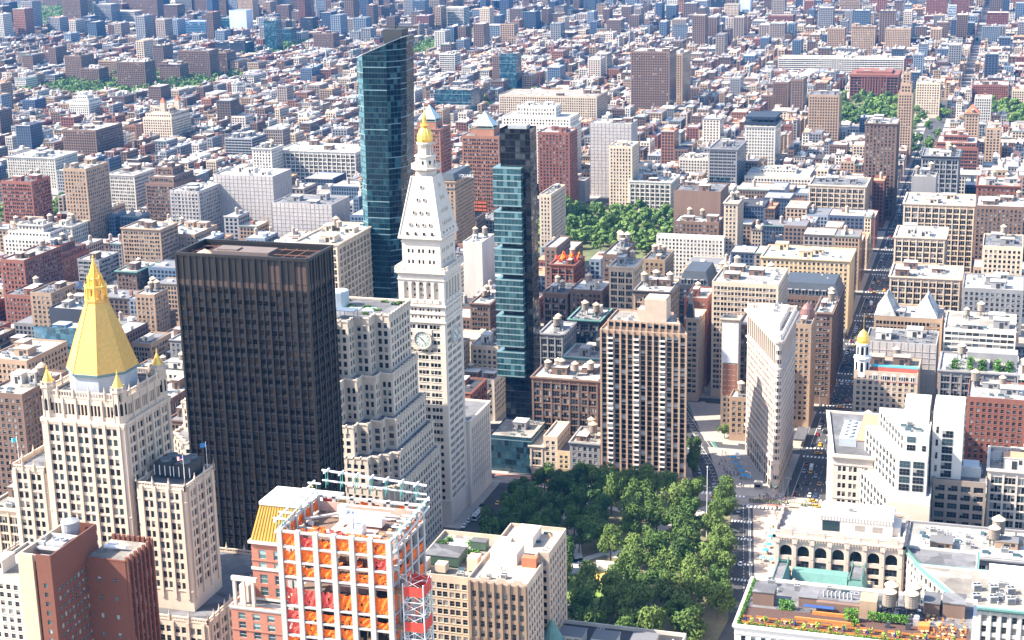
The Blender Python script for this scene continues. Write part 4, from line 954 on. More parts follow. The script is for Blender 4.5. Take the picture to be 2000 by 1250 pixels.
    # hoist tower beside it
    h = thing('hoist_tower', 'steel scaffold hoist tower with red mesh platforms beside unfinished frame', 'scaffold', (-73.5, 463, 0))
    b = MB()
    for x in (0, 6.5):
        for y in (0, 7): b.tube((x, y, 50), (x, y, 116), .22, 5)
    for k in range(16):
        z = 54 + k * 4
        for x0, y0, x1, y1 in ((0, 0, 6.5, 0), (6.5, 0, 6.5, 7), (0, 7, 6.5, 7), (0, 0, 0, 7)): b.tube((x0, y0, z), (x1, y1, z), .12, 4); b.tube((x0, y0, z + .2), (x1, y1, z + 3.8), .07, 4); b.tube((x1, y1, z + .2), (x0, y0, z + 3.8), .07, 4)
    b.build('mast', st, h)
    for k in range(4):
        z = 112 - k * 11.5; b = MB(); b.box(-5, .3, z - .3, 6.3, 6.7, z); b.build('platform', mat('timber', (.42, .26, .12)), h)
        b = MB(); b.box(-.1, -.1, z, 6.6, 0, z + 3); b.box(6.5, 0, z, 6.6, 7, z + 3.6)
        if k == 0: b.box(0, 7, z, 6.5, 7.1, z + 4)
        b.build('mesh_panel', mat('red_mesh', (.60, .05, .03), rough=.7, var=.3), h)
        b = MB()
        for q in range(6): b.tube((-5 + q, .3, z), (-5 + q, .3, z + 1.3), .06, 4)
        for zz in (.6, 1.2): b.tube((-5, .3, z + zz), (0, .3, z + zz), .07, 4)
        b.build('guard_rail', mat('timber', (.42, .26, .12)), h)
    m_ = thing('jib_mast', 'green lattice mast rising behind the red scaffold hoist', 'mast', (-71, 476, 60))
    b = MB()
    for x in (0, 1.4):
        for y in (0, 1.4): b.tube((x, y, 0), (x, y, 52), .1, 4)
    for k in range(26):
        b.tube((0, 0, k * 2), (1.4, 0, k * 2 + 2), .06, 4); b.tube((1.4, 0, k * 2), (1.4, 1.4, k * 2 + 2), .06, 4); b.tube((0, 1.4, k * 2), (0, 0, k * 2 + 2), .06, 4)
    b.build('lattice', gr, m_)
construction()
# ================================================================ foreground brick tower, bottom left
def brick_tower():
    t = thing('brick_tower', 'dark red brick tower with tan side strip and open roof well, bottom left corner', 'building', (-209, 466, 0))
    bk = brick('red_brick', (.145, .050, .030), (.20, .070, .042), (.11, .05, .035), 1.6); tn = mat('tan_panel', (.55, .42, .29), var=.15, scale=.4)
    mb = MB(); wins = []; og = (-209, 466)
    s = dict(fh=3.3, bay=2.3, pat=[(.2, .8)], wh=(.25, .80), base=3, top=.5, mar=2.5, rec=.3); H = 110
    sn = dict(fh=3.3, bay=4.4, pat=[(.36, .66)], wh=(.25, .75), base=3, top=9, mar=.8, rec=.3)
    facade(mb, wins, (7, 0), (12.5, 0), 0, H, sn, og); facade(mb, wins, (12.5, 0), (12.5, 28), 0, 99, s, og)
    mb.poly([(12.5, 0, 99), (12.5, 28, 99), (12.5, 28, H), (12.5, 0, H)]); mb.poly([(12.5, 28, 0), (0, 28, 0), (0, 28, H), (12.5, 28, H)]); mb.poly([(7, 3, 0), (7, 0, 0), (7, 0, H), (7, 3, H)])
    mb.box(11.9, .6, 104, 12.49, 27.9, H); mb.box(7.01, .01, 104, 11.9, .6, H)
    for z in (103.5, 99.2, 80, 60): mb.box(12.5, 0, z, 12.54, 28, z + .12)
    mb.build('wall', bk, t); add_windows(t, wins, 'teal', 100, rng)
    b = MB(); b.box(0, .3, 0, 5.5, 1.5, H - .5); b.box(0, 1.5, 0, .7, 27.9, H - .5); b.build('tan_wall', tn, t)
    b = MB(); b.box(5.5, 2.2, 0, 7, 2.6, H - 4); b.build('recess_glass', M_GL, t)
    b = MB(); b.poly([(.7, 1.5, 104), (11.9, 1.5, 104), (11.9, 27.9, 104), (.7, 27.9, 104)]); b.build('roof', roofm('pale'), t)
    b = MB(); b.box(.7, 9, 107.6, 11.9, 10.2, 108.4); b.box(.7, 1.5, 107, 11.9, 2.3, 109); b.box(.7, 18.6, 104, 11.9, 19.2, 109.2); b.split('roof_beam', M_CONC, t)
    b = MB(); b.box(4, 10.6, 107.9, 10.5, 17, 109.4)
    for k in range(2): b.lathe(5.8 + 3 * k, 13.8, [(1.3, 109.4), (1.3, 110.1), (1.1, 110.1), (1.0, 109.6)], 12)
    b.box(3, 4, 104, 9, 7, 107); b.build('air_conditioner', M_STEEL, t)
    b = MB(); b.box(1, 10.6, 104, 3.4, 12, 109.6); b.tube((2, 14, 104), (2, 14, 110.5), .4, 8); b.split('roof_vent', M_STEEL, t)
    # rear wing with brick fins
    mb = MB(); w2 = []; s2 = dict(fh=6.6, bay=5, pat=[(.40, .60)], wh=(.4, .65), base=3, top=4, mar=5, rec=.3)
    facade(mb, w2, (12.5, 20), (27.4, 20), 0, 101, s2, og); mb.poly([(27.4, 20, 0), (27.4, 37, 0), (27.4, 37, 101), (27.4, 20, 101)]); mb.poly([(27.4, 37, 0), (12.5, 37, 0), (12.5, 37, 101), (27.4, 37, 101)])
    for k in range(7): y = 20.2 + k * 2.7; mb.box(27.4, y, 0, 28.3, y + .9, 102.6)
    mb.build('rear_wing', bk, t); add_windows(t, w2, 'teal', 100, rng)
    for k in range(6):
        y = 21.2 + k * 2.7; ww = [((27.46, y + .85, 4 + j * 3.3), math.pi / 2, 1.6, 2.4) for j in range(29)]
        x = merged(ww, rng=rng).build('window_strip', [M_GL, M_GL2, M_BLIND], t)
    b = MB(); b.poly([(12.5, 20, 101.02), (27.4, 20, 101.02), (27.4, 37, 101.02), (12.5, 37, 101.02)]); b.build('roof', roofm('pale'), t)
    b = MB(); b.box(13, 19.9, 101, 27.5, 20.4, 101.5)
    for k in range(8): b.box(13 + k * 1.9, 36.2, 101, 14 + k * 1.9, 37.2, 103)
    b.box(12.5, 36.6, 101, 27.5, 36.9, 102.2); b.split('parapet', bk, t)
    b = MB(); b.tube((15, 28, 102.2), (23, 28.5, 102.2), .7, 8); b.box(15, 30, 101, 18, 32, 102.4); b.split('duct', M_WHITE, t)
    FOOT.append((-210, 465, -180, 504))
    tk = thing('water_tank', 'grey steel-banded water tank inside the red brick tower roof well', 'water tank', (-203.5, 489.5, 104), group='rooftop water tanks')
    b = MB(); b.lathe(0, 0, [(3, 0), (3, 8)], 18)
    for k in range(10): b.lathe(0, 0, [(3.06, .4 + k * .8), (3.06, .55 + k * .8)], 18, 1, cap=False)
    b.build('barrel', [mat('tank_grey', (.33, .32, .33), var=.2, streak=True, scale=.8), M_STEEL], tk); b = MB(); b.lathe(0, 0, [(3.2, 8), (3.1, 8.2), (.2, 9.6), (0, 9.7)], 18); b.build('tank_lid', mat('lid_grey', (.30, .30, .31)), tk)
PANES['teal'] = pane_meshes('teal', glass('teal_window', (.05, .12, .12), .08), mat('frame_pale', (.4, .42, .42)), mat('blind_teal', (.30, .40, .38)))
brick_tower()
# ================================================================ brick apartment house with golden mansard
def mansard_house():
    t = thing('mansard_apartment_house', 'red brick apartment house with ribbed golden mansard behind unfinished frame', 'building', (-150, 498, 0))
    bk = brick('orange_brick', (.33, .11, .07), (.42, .16, .10), (.36, .24, .19), 1.4); cr_ = mat('precast', (.62, .56, .50), var=.1)
    s = dict(fh=3.4, bay=5.5, pat=[(.25, .75)], wh=(.12, .85), base=4, top=2, mar=1.2, rec=.3, band=3)
    body(t, [(rect(40, 30), 0, 84)], s, 'brick', 'white', 'teal', 100, rng, colm=bk, cornice=(.5, 1.2, 'top', cr_))
    mb = MB(); wins = []; pl = [(6, 6), (36, 6), (36, 26), (6, 26)]
    for i in range(4): facade(mb, wins, pl[i], pl[(i + 1) % 4], 84, 105, dict(s, base=1, fh=5), (-150, 498))
    mb.build('upper_wall', bk, t); add_windows(t, wins, 'teal', 100, rng)
    b = MB()
    for z, e in ((104.6, .8), (95, .3), (84, .4)): o = inset(pl, -e); b.prism(o, z, z + .9); b.poly([(p[0], p[1], z) for p in o][::-1])
    o = inset(pl, 3.4); b.prism(inset(pl, 2.6), 117.5, 118.6); b.build('cornice', cr_, t)
    b = MB(); B = inset(pl, 3)
    for i in range(4):
        a, c = Vector(pl[i]), Vector(pl[(i + 1) % 4]); d, e = Vector(B[i]), Vector(B[(i + 1) % 4]); n = 26
        b.poly([(*a, 105.4), (*c, 105.4), (*e, 117.6), (*d, 117.6)])
        for k in range(n): p = a.lerp(c, (k + .5) / n); q = d.lerp(e, (k + .5) / n); b.tube((p.x, p.y, 105.5), (q.x, q.y, 117.6), .22, 5)
    b.build('mansard_roof', mat('mansard_gold', (.52, .30, .06), rough=.5, metal=.2), t)
    b = MB(); b.poly([(p[0], p[1], 117) for p in B]); b.build('roof', roofm('gray'), t)
    b = MB()
    for x in (1.2, 4.6, 8): b.box(x, 0, 84, x + 1, 1, 93)
    b.box(.8, -.1, 93, 10, 1.1, 94.4); b.box(2, 3, 84, 5.4, 6, 90); b.build('roof_portal', mat('portal_stone', (.55, .48, .42)), t)
    clutter(t, 1, 1, 12, 24, 83.2, rng, 'white', 'white', 1.2, False); FOOT.append((-151, 497, -109, 530))
mansard_house()
# ================================================================ cluster with roof terraces in front of the park
def terrace_pair():
    t = thing('terrace_building', 'cream brick building with planted roof terrace and dark green roof sheds', 'building', (-108, 555, 0))
    body(t, [(rect(26, 40), 0, 76)], 'D', 'cream', 'pale', rng=rng, parapet=1.6)
    gm = mat('green_cladding', (.07, .12, .085), rough=.6, streak=True, scale=1)
    b = MB(); b.box(3, 10, 75, 16, 20, 78.6); b.box(15, 27, 75, 21, 31, 78)
    for k in range(26): b.box(3 + k * .5, 9.95, 75, 3.12 + k * .5, 10, 78.4)
    b.split('roof_shed', gm, t); b = MB(); b.box(2.9, 9.8, 78.6, 16.1, 20.2, 78.9); b.box(14.9, 26.9, 78, 21.1, 31.1, 78.2); b.split('shed_roof', roofm('gray'), t)
    b = MB(); b.box(1, 1, 75, 6, 8, 79); b.box(9, 4, 75, 13, 8, 78); b.box(20, 8, 75, 24, 13, 80); b.split('bulkhead', wall('cream'), t)
    for k, (x, y) in enumerate(((3, 23), (6, 23.5), (9, 23), (12, 23), (15, 24), (3, 30), (4.5, 33), (13.5, 31), (14, 34), (18, 24))):
        b = MB(); rr = random.Random(k)
        for j in range(160):
            v = Vector((rr.gauss(0, .8), rr.gauss(0, .5), abs(rr.gauss(.8, .5)))); d = Vector((rr.uniform(-1, 1), rr.uniform(-1, 1), rr.uniform(-.5, .5))).normalized() * .22; e = d.cross(Vector((rr.uniform(-1, 1), rr.uniform(-1, 1), rr.uniform(-1, 1)))).normalized() * .22
            b.poly([v - d - e, v + d - e, v + d + e, v - d + e])
        b.build('hedge', leaf_mat('hedge_leaf', (.03, .10, .015), (.10, .24, .03)), t, loc=(x, y, 74.6))
    b = MB(); b.box(5, 27, 74.45, 13, 36, 74.6); b.build('terrace_deck', M_WHITE, t)
    clutter(t, 14, 1, 25, 20, 74.4, rng, 'cream', 'pale', 1.6, False); FOOT.append((-109, 554, -82, 596))
    t = thing('weathered_building', 'weathered brown stone building with rust-stained roof and roof sheds by park', 'building', (-82, 546, 0))
    sg = dict(fh=3.9, bay=3.1, pat=[(.24, .76)], wh=(.18, .80), base=4, top=3.5, mar=.8, rec=.45, pier=.75, proud=.5)
    pl = [(0, 0), (22, 0), (22, 20), (18, 20), (18, 28), (22, 28), (22, 52), (0, 52)]
    wl = mat('weathered_stone', (.30, .22, .16), var=.4, scale=.5, streak=True); wl2 = mat('tan_side', (.47, .37, .29), var=.2, streak=True)
    mb = MB(); wins = []; m2 = MB()
    for i in range(8):
        P, Q = pl[i], pl[(i + 1) % 8]
        facade(mb if i == 0 else m2, wins, P, Q, 0, 80, sg if i == 0 else dict(ST['P'], bay=3.0), (-82, 546))
    mb.build('front_wall', wl, t); m2.build('side_wall', wl2, t); add_windows(t, wins, 'std', 100, rng)
    b = MB()
    for a in (rect(21.4, 20, .3, .3), rect(17.6, 8.2, .3, 20.2), rect(21.4, 23.4, .3, 28.3)): b.poly([(p[0], p[1], 79) for p in a])
    b.build('roof', mat('roof_stained', (.42, .34, .27), var=.35, scale=.15), t)
    b = MB()
    for i in range(8):
        P = Vector(pl[i]); Q = Vector(pl[(i + 1) % 8]); U = Vector(((Q - P).x, (Q - P).y, 0)).normalized(); N = Vector((U.y, -U.x, 0)); L = (Q - P).length; b.obox(P, U, N, 0, L, -.4, .03, 78.9, 80.3)
    for k in range(3): b.box(5 + k * 6, 0, 80.3, 8 + k * 6, .4, 81.2)
    b.build('parapet', wl2, t)
    b = MB(); b.box(3, 17, 79, 13, 27, 83.5); b.box(6, 34, 79, 14, 46, 83); b.split('bulkhead', wall('lime'), t); b = MB(); b.box(15, 16.5, 79, 20.4, 19.6, 82.6); b.build('stair_shed', mat('rust_brick', (.48, .16, .08)), t)
    b = MB(); b.poly([(1, 30, 79), (6, 30, 79), (6, 34, 82.4), (1, 34, 82.4)]); b.poly([(6, 30, 79), (6, 34, 79), (6, 34, 82.4)]); b.build('skylight', mat('pale_zinc', (.55, .60, .64)), t)
    clutter(t, 1, 1, 14, 16, 79, rng, 'cream', 'pale', 2, False); clutter(t, 12, 29, 21, 51, 79, rng, 'cream', 'white', 1.6, False)
    b = MB(); b.lathe(17, 46, [(1.5, 79), (0, 80.4)], 10); b.build('tarp', mat('tarp_tan', (.5, .34, .2)), t); FOOT.append((-83, 545, -59, 599))
    t = thing('low_park_house', 'low white-edged building with dark flat roof at the park corner', 'building', (-62, 561, 0))
    body(t, [(rect(49, 34), 0, 44)], 'P', 'white', 'dark', rng=rng, parapet=1.5); clutter(t, 2, 2, 47, 32, 42.5, rng, 'white', 'gray', 1.6)
    b = MB(); b.lathe(3, 12, [(5, 43), (4.6, 46), (.2, 54.5), (0, 55)], 12); b.build('cone_roof', M_COPPER, t); FOOT.append((-63, 560, -11, 597))
terrace_pair()
# ================================================================ right-hand foreground
def roof_bar():
    t = thing('roof_bar_building', 'white building with busy roof bar of orange benches and hedges', 'building', (16, 526, 0))
    wl = mat('glazed_white', (.64, .61, .57), var=.1, streak=True); pl = [(0, 0), (74, 0), (74, 38), (0, 38)]
    body(t, [(pl, 0, 84)], dict(fh=4.2, bay=3.3, pat=[(.22, .70)], wh=(.25, .80), base=5, top=3, mar=1.4, rec=.5, band=2), 'white', 'gray', colm=wl, rng=rng, cornice=(.7, 1.2, 'top'))
    z = 83; wd = mat('bench_wood', (.52, .20, .05), var=.3, scale=1.5); rr = random.Random(8); dk = mat('bar_dark', (.05, .05, .07), var=.3)
    b = MB(); b.box(1, 1, z, 73, 16, z + .12); b.build('deck', mat('deck_brown', (.09, .05, .04), var=.3, scale=1), t)
    hd = leaf_mat('hedge_leaf', (.03, .10, .015), (.10, .24, .03))
    def hedge(x0, y0, x1, y1, z0, z1, n, mt=hd, nm='hedge'):
        b = MB()
        for j in range(n):
            v = Vector((rr.uniform(x0, x1), rr.uniform(y0, y1), rr.uniform(z0, z1))); d = Vector((rr.uniform(-1, 1), rr.uniform(-1, 1), rr.uniform(-.5, .5))).normalized() * .2; e = d.cross(Vector((rr.uniform(-1, 1), rr.uniform(-1, 1), rr.uniform(-1, 1)))).normalized() * .2
            b.poly([v - d - e, v + d - e, v + d + e, v - d + e])
        b.build(nm, mt, t)
    hedge(.6, .5, 73, 1.3, z, z + 1.7, 1700); hedge(.5, .6, 1.4, 37, z, z + 1.7, 700)
    hedge(12, 16, 17, 18.5, z, z + 3.4, 380); hedge(33.5, 12, 38, 14.5, z + 1, z + 4.5, 420); hedge(41, 14, 54, 15.6, z + .8, z + 3.4, 900); hedge(36, 9.5, 38.5, 11, z, z + 2.5, 160)
    # planters with tufts and flowers
    for k in range(17):
        x = 5 + k * 4.2; y = 5.2 if k % 2 else 3.2; b = MB(); b.box(x - .35, y - .35, z, x + .35, y + .35, z + .9); b.build('planter', wd, t)
        hedge(x - .6, y - .6, x + .6, y + .6, z + .9, z + 2.3, 60, leaf_mat('lime_leaf', (.12, .22, .02), (.34, .42, .08)), 'plant')
        if k % 3 == 0: hedge(x - .6, y - .5, x + .6, y + .6, z + 1.2, z + 2.1, 12, mat('pink_petal', (.62, .14, .22)), 'plant')
    # benches and tables, things of their own
    bm = MB(); bm.box(-1.5, -.3, .35, 1.5, .3, .5); bm.box(-1.5, .25, .5, 1.5, .35, 1.1)
    for x in (-1.3, 1.3): bm.box(x - .08, -.28, 0, x + .08, .28, .35)
    bme = bm.mesh('bench', [wd]); tm = MB(); tm.lathe(0, 0, [(.3, 0), (.05, .06), (.05, .7), (.55, .72), (.55, .78)], 12); tme = tm.mesh('table', [mat('table_tan', (.55, .38, .2))])
    for k in range(34):
        x = 3 + (k % 17) * 4.2 + rr.uniform(-.4, .4); y = 2.6 + (k // 17) * 4.6
        o = bpy.data.objects.new('bench', bme); C.objects.link(o); o.location = (16 + x, 526 + y, z + .12); o.rotation_euler = (0, 0, math.pi if k % 2 else 0)
        tag(o, 'orange wooden bench on the roof bar deck, %s row' % ('outer' if k < 17 else 'inner'), 'bench', 'benches on the roof bar')
        if k % 2 == 0:
            o = bpy.data.objects.new('table', tme); C.objects.link(o); o.location = (16 + x, 526 + y - 1.1, z + .12); tag(o, 'small round tan table on the roof bar deck, %s row' % ('outer' if k < 17 else 'inner'), 'table', 'tables on the roof bar')
    for k in range(26):
        x, y = rr.uniform(56, 72), rr.uniform(7, 24); o = bpy.data.objects.new('table', tme); C.objects.link(o); o.location = (16 + x, 526 + y, z + .12); o.scale = (1.1, 1.1, 1); tag(o, 'small round tan table at the crowded right end of the roof bar', 'table', 'tables on the roof bar')
    b = MB()
    for k in range(60): x, y = rr.uniform(56, 72), rr.uniform(7, 24); b.box(x - .25, y - .25, z + .12, x + .25, y + .25, z + .55); b.box(x - .25, y + .2, z + .55, x + .25, y + .25, z + 1)
    o = b.build('chairs', wd, t); o['kind'] = 'stuff'
    # closed blue parasols
    pm = MB(); pm.tube((0, 0, 0), (0, 0, 1.1), .05, 6); pm.lathe(0, 0, [(.14, 1.0), (.34, 1.3), (.3, 2.1), (.06, 3.3), (0, 3.4)], 8, 1)
    pme = pm.mesh('parasol', [M_WHITE, mat('parasol_navy', (.015, .03, .16), rough=.7)])
    for x in (3.2, 19, 34.5, 42, 50.5, 60, 67): o = bpy.data.objects.new('closed_parasol', pme); C.objects.link(o); o.location = (16 + x, 529, z + .1); tag(o, 'closed navy blue parasol standing along the roof bar edge', 'parasol', 'closed parasols on the roof bar')
    # sheds, bar counters, machinery behind the terrace
    gy = wall('gray')
    b = MB(); b.box(3, 18, z, 10, 25, z + 4.6); b.box(18, 20, z, 24, 27, z + 3.6); b.box(24, 18, z, 40, 26, z + 3.4); b.box(58, 24, z, 63, 33, z + 4.2); b.box(64, 24, z, 71, 32, z + 5); b.split('roof_shed', wall('brown'), t)
    b = MB(); b.box(2.8, 17.8, z + 4.6, 10.2, 25.2, z + 4.9); b.box(17.8, 19.8, z + 3.6, 24.2, 27.2, z + 3.8); b.box(23.9, 20, z + 3.4, 40.2, 26.2, z + 3.7); b.box(57.8, 23.8, z + 4.2, 63.2, 33.2, z + 4.5); b.box(63.8, 23.8, z + 5, 71.2, 32.2, z + 5.3); b.split('shed_roof', roofm('gray'), t)
    b = MB(); b.box(38, 17, z, 43.5, 24, z + 6); b.build('bulkhead', wall('tan'), t)
    b = MB(); b.box(23, 15, z + .1, 38, 15.8, z + 1.2); b.box(18, 10, z + .1, 39, 10.7, z + 1.0); b.box(57, 12, z, 60.5, 15.5, z + 1.8); b.box(20, 15.5, z + 2.4, 30, 17.6, z + 2.5, 1); b.split('bar_counter', [wd, mat('awning_blue', (.03, .07, .22))], t)
    b = MB(); b.box(44.5, 17, z, 58, 26, z + 1.2)
    for k in range(18): x, y = rr.uniform(45, 56), rr.uniform(10, 25); b.box(x, y, z, x + rr.uniform(.5, 1.8), y + rr.uniform(.5, 1.6), z + rr.uniform(1, 3), k % 2)
    for k in range(8): b.tube((26 + k * 1.3, 22, z + 3.7), (26 + k * 1.3, 22, z + 6), .35, 8, 1)
    b.build('machinery', [dk, M_STEEL], t)
    clutter(t, 3, 26, 72, 37, z, rng, 'brown', 'gray', 3, False); clutter(t, 42, 16, 57, 28, z, rng, 'dark', 'dark', 2, False)
    FOOT.append((14, 525, 91, 566))
    for i, (x, y) in enumerate(((63.2, 545.5), (70.2, 546), (63.6, 551), (70.6, 551.5))): tank(x, y, z + 1.2, 1.28, 'above the roof bar hedges, %s' % ('front left', 'front right', 'rear left', 'rear right')[i])
roof_bar()
def copper_house():
    t = thing('copper_roof_house', 'cream building with verdigris copper mansard pavilions behind the roof bar', 'building', (11.5, 629, 0))
    body(t, [(rect(39, 30), 0, 44)], 'D', 'cream', 'white', rng=rng)
    b = MB()
    for x0, x1, y0, y1 in ((0, 7, 0, 26), (29, 37, 12, 28)):
        A = rect(x1 - x0, y1 - y0, x0, y0); B = inset(A, 1.6)
        for i in range(4): j = (i + 1) % 4; b.poly([(*A[i], 43), (*A[j], 43), (*B[j], 51), (*B[i], 51)])
        for p in B: b.lathe(*p, [(.4, 51), (.4, 52.4), (.05, 54)], 6)
        for i in range(4):
            p, q = Vector(B[i]), Vector(B[(i + 1) % 4]); b.tube((*p, 51.6), (*q, 51.6), .18, 4)
            for k in range(9): c = p.lerp(q, k / 9); b.tube((c.x, c.y, 51), (c.x, c.y, 52.3), .1, 4)
    b.box(7, 24, 43, 29, 29, 47.5); b.poly([(7, 22.5, 44), (29, 22.5, 44), (29, 24, 47.5), (7, 24, 47.5)]); b.split('copper_mansard', M_COPPER, t)
    b = MB()
    for x in (1.5, 4, 5.6): b.box(x, -.2, 44.5, x + 1.2, .3, 47.6)
    b.build('dormer_window', M_GL, t); b = MB(); b.box(1.6, 3, 50.9, 5.4, 23, 51.2); b.box(31, 14, 50.9, 35, 26, 51.2); b.build('roof', roofm('gray'), t)
    b = MB(); b.box(8, 1, 43, 13, 5, 51); b.prism([(8, 1), (13, 1), (13, 5), (8, 5)], 51, 51.1); b.poly([(8, 1, 51), (13, 1, 51), (10.5, 1, 53.4)]); b.poly([(8, 1, 51), (10.5, 1, 53.4), (10.5, 5, 53.4), (8, 5, 51)]); b.poly([(10.5, 1, 53.4), (13, 1, 51), (13, 5, 51), (10.5, 5, 53.4)]); b.box(13, 1, 43, 17, 5, 48); b.box(25, 3, 43, 29, 8, 48); b.split('party_wall', wall('tan'), t)
    b = MB(); b.box(9.4, .94, 44, 11.6, 1, 49); b.lathe(0, 0, [(0.01, 0)], 3); b.box(13.8, .94, 44, 15.8, 1, 47); b.build('brick_infill', mat('infill_red', (.30, .06, .04)), t)
    clutter(t, 14, 7, 28, 21, 43, rng, 'white', 'white', 1.8, False); FOOT.append((10, 628, 52, 661))
copper_house()
def arch_house():
    t = thing('arched_stone_building', 'white stone building with broad arched top windows and heavy parapet', 'building', (10, 664, 0))
    wl = mat('carved_stone', (.54, .45, .38), var=.2, scale=.5, streak=True); W, D, H = 51, 27, 60
    mb = MB(); wins = []; pl = rect(W, D); s = dict(fh=4.3, bay=7.0, pat=[(.16, .84)], wh=(.14, .84), base=8, top=.3, mar=1.0, rec=.7, pier=1.5, proud=.5)
    for i in range(4): facade(mb, wins, pl[i], pl[(i + 1) % 4], 0, 48.5, s, (10, 664))
    for i in range(4):
        L = W if i % 2 == 0 else D; n = round((L - 2) / 7); g = (L - 2) / n
        arcade(mb, pl[i], pl[(i + 1) % 4], 48.5, 57, [(1 + g * k + g * .16, 1 + g * k + g * .84, 49.3, 54) for k in range(n)] if i < 2 or i == 3 else [], .7, 0, 1)
        P = Vector(pl[i]); Q = Vector(pl[(i + 1) % 4]); U = Vector(((Q - P).x, (Q - P).y, 0)).normalized(); N = Vector((U.y, -U.x, 0))
        for k in range(n + 1): u = 1 + g * k; mb.obox(P, U, N, max(0, u - .75), min(L, u + .75), 0, .5, 48.5, 55); mb.obox(P, U, N, max(0, u - 1), min(L, u + 1), 0, .9, 55, 57.4)
        mb.obox(P, U, N, -.9, L + .9, -.4, .9, 57.2, 58)
        for k in range(int(L / 1.1)): mb.obox(P, U, N, k * 1.1 + .2, k * 1.1 + .6, .1, .85, 56.2, 57.2)
        mb.obox(P, U, N, 0, L, -.4, .1, 58, 59.6); mb.obox(P, U, N, -.1, L + .1, -.5, .2, 59.6, 60)
        for k in range(n): u = 1 + g * (k + .5); mb.obox(P, U, N, u - (1.6 if k % 3 else 2.4), u + (1.6 if k % 3 else 2.4), -.5, .25, 58, 61.4 if k % 3 == 0 else 60.6)
    mb.build('wall', [wl, M_GL], t); add_windows(t, wins, 'wide', 100, rng)
    b = MB(); b.poly([(p[0], p[1], 58.3) for p in inset(pl, .4)]); b.build('roof', roofm('white'), t)
    b = MB(); b.box(17, 8, 58, 46, 22, 66); b.box(7, 9, 58, 17, 24, 61.5); b.box(46, 9, 58, 49, 20, 62); b.build('penthouse', mat('penthouse_cream', (.66, .58, .50), var=.1), t)
    b = MB(); b.box(16.7, 7.5, 65, 46.3, 22.3, 65.5)
    for k in range(24): b.box(17 + k * 1.22, 7.6, 63.4, 17.5 + k * 1.22, 8, 65)
    b.build('penthouse_trim', M_WHITE, t)
    b = MB(); b.box(18, 7.9, 58.6, 25, 8, 63); b.box(31, 7.92, 59.5, 35, 8, 62, 1); b.box(38, 7.92, 59.5, 42, 8, 62, 1); b.build('penthouse_window', [M_GL2, mat('louver_grey', (.3, .26, .23))], t)
    b = MB(); b.box(9, 12, 61.5, 15, 18, 61.9); b.build('skylight', mat('pool_blue', (.35, .55, .58)), t)
    clutter(t, 18, 9, 45, 21, 66, rng, 'white', 'white', 1.8, False); FOOT.append((9, 663, 62, 692))
arch_house()
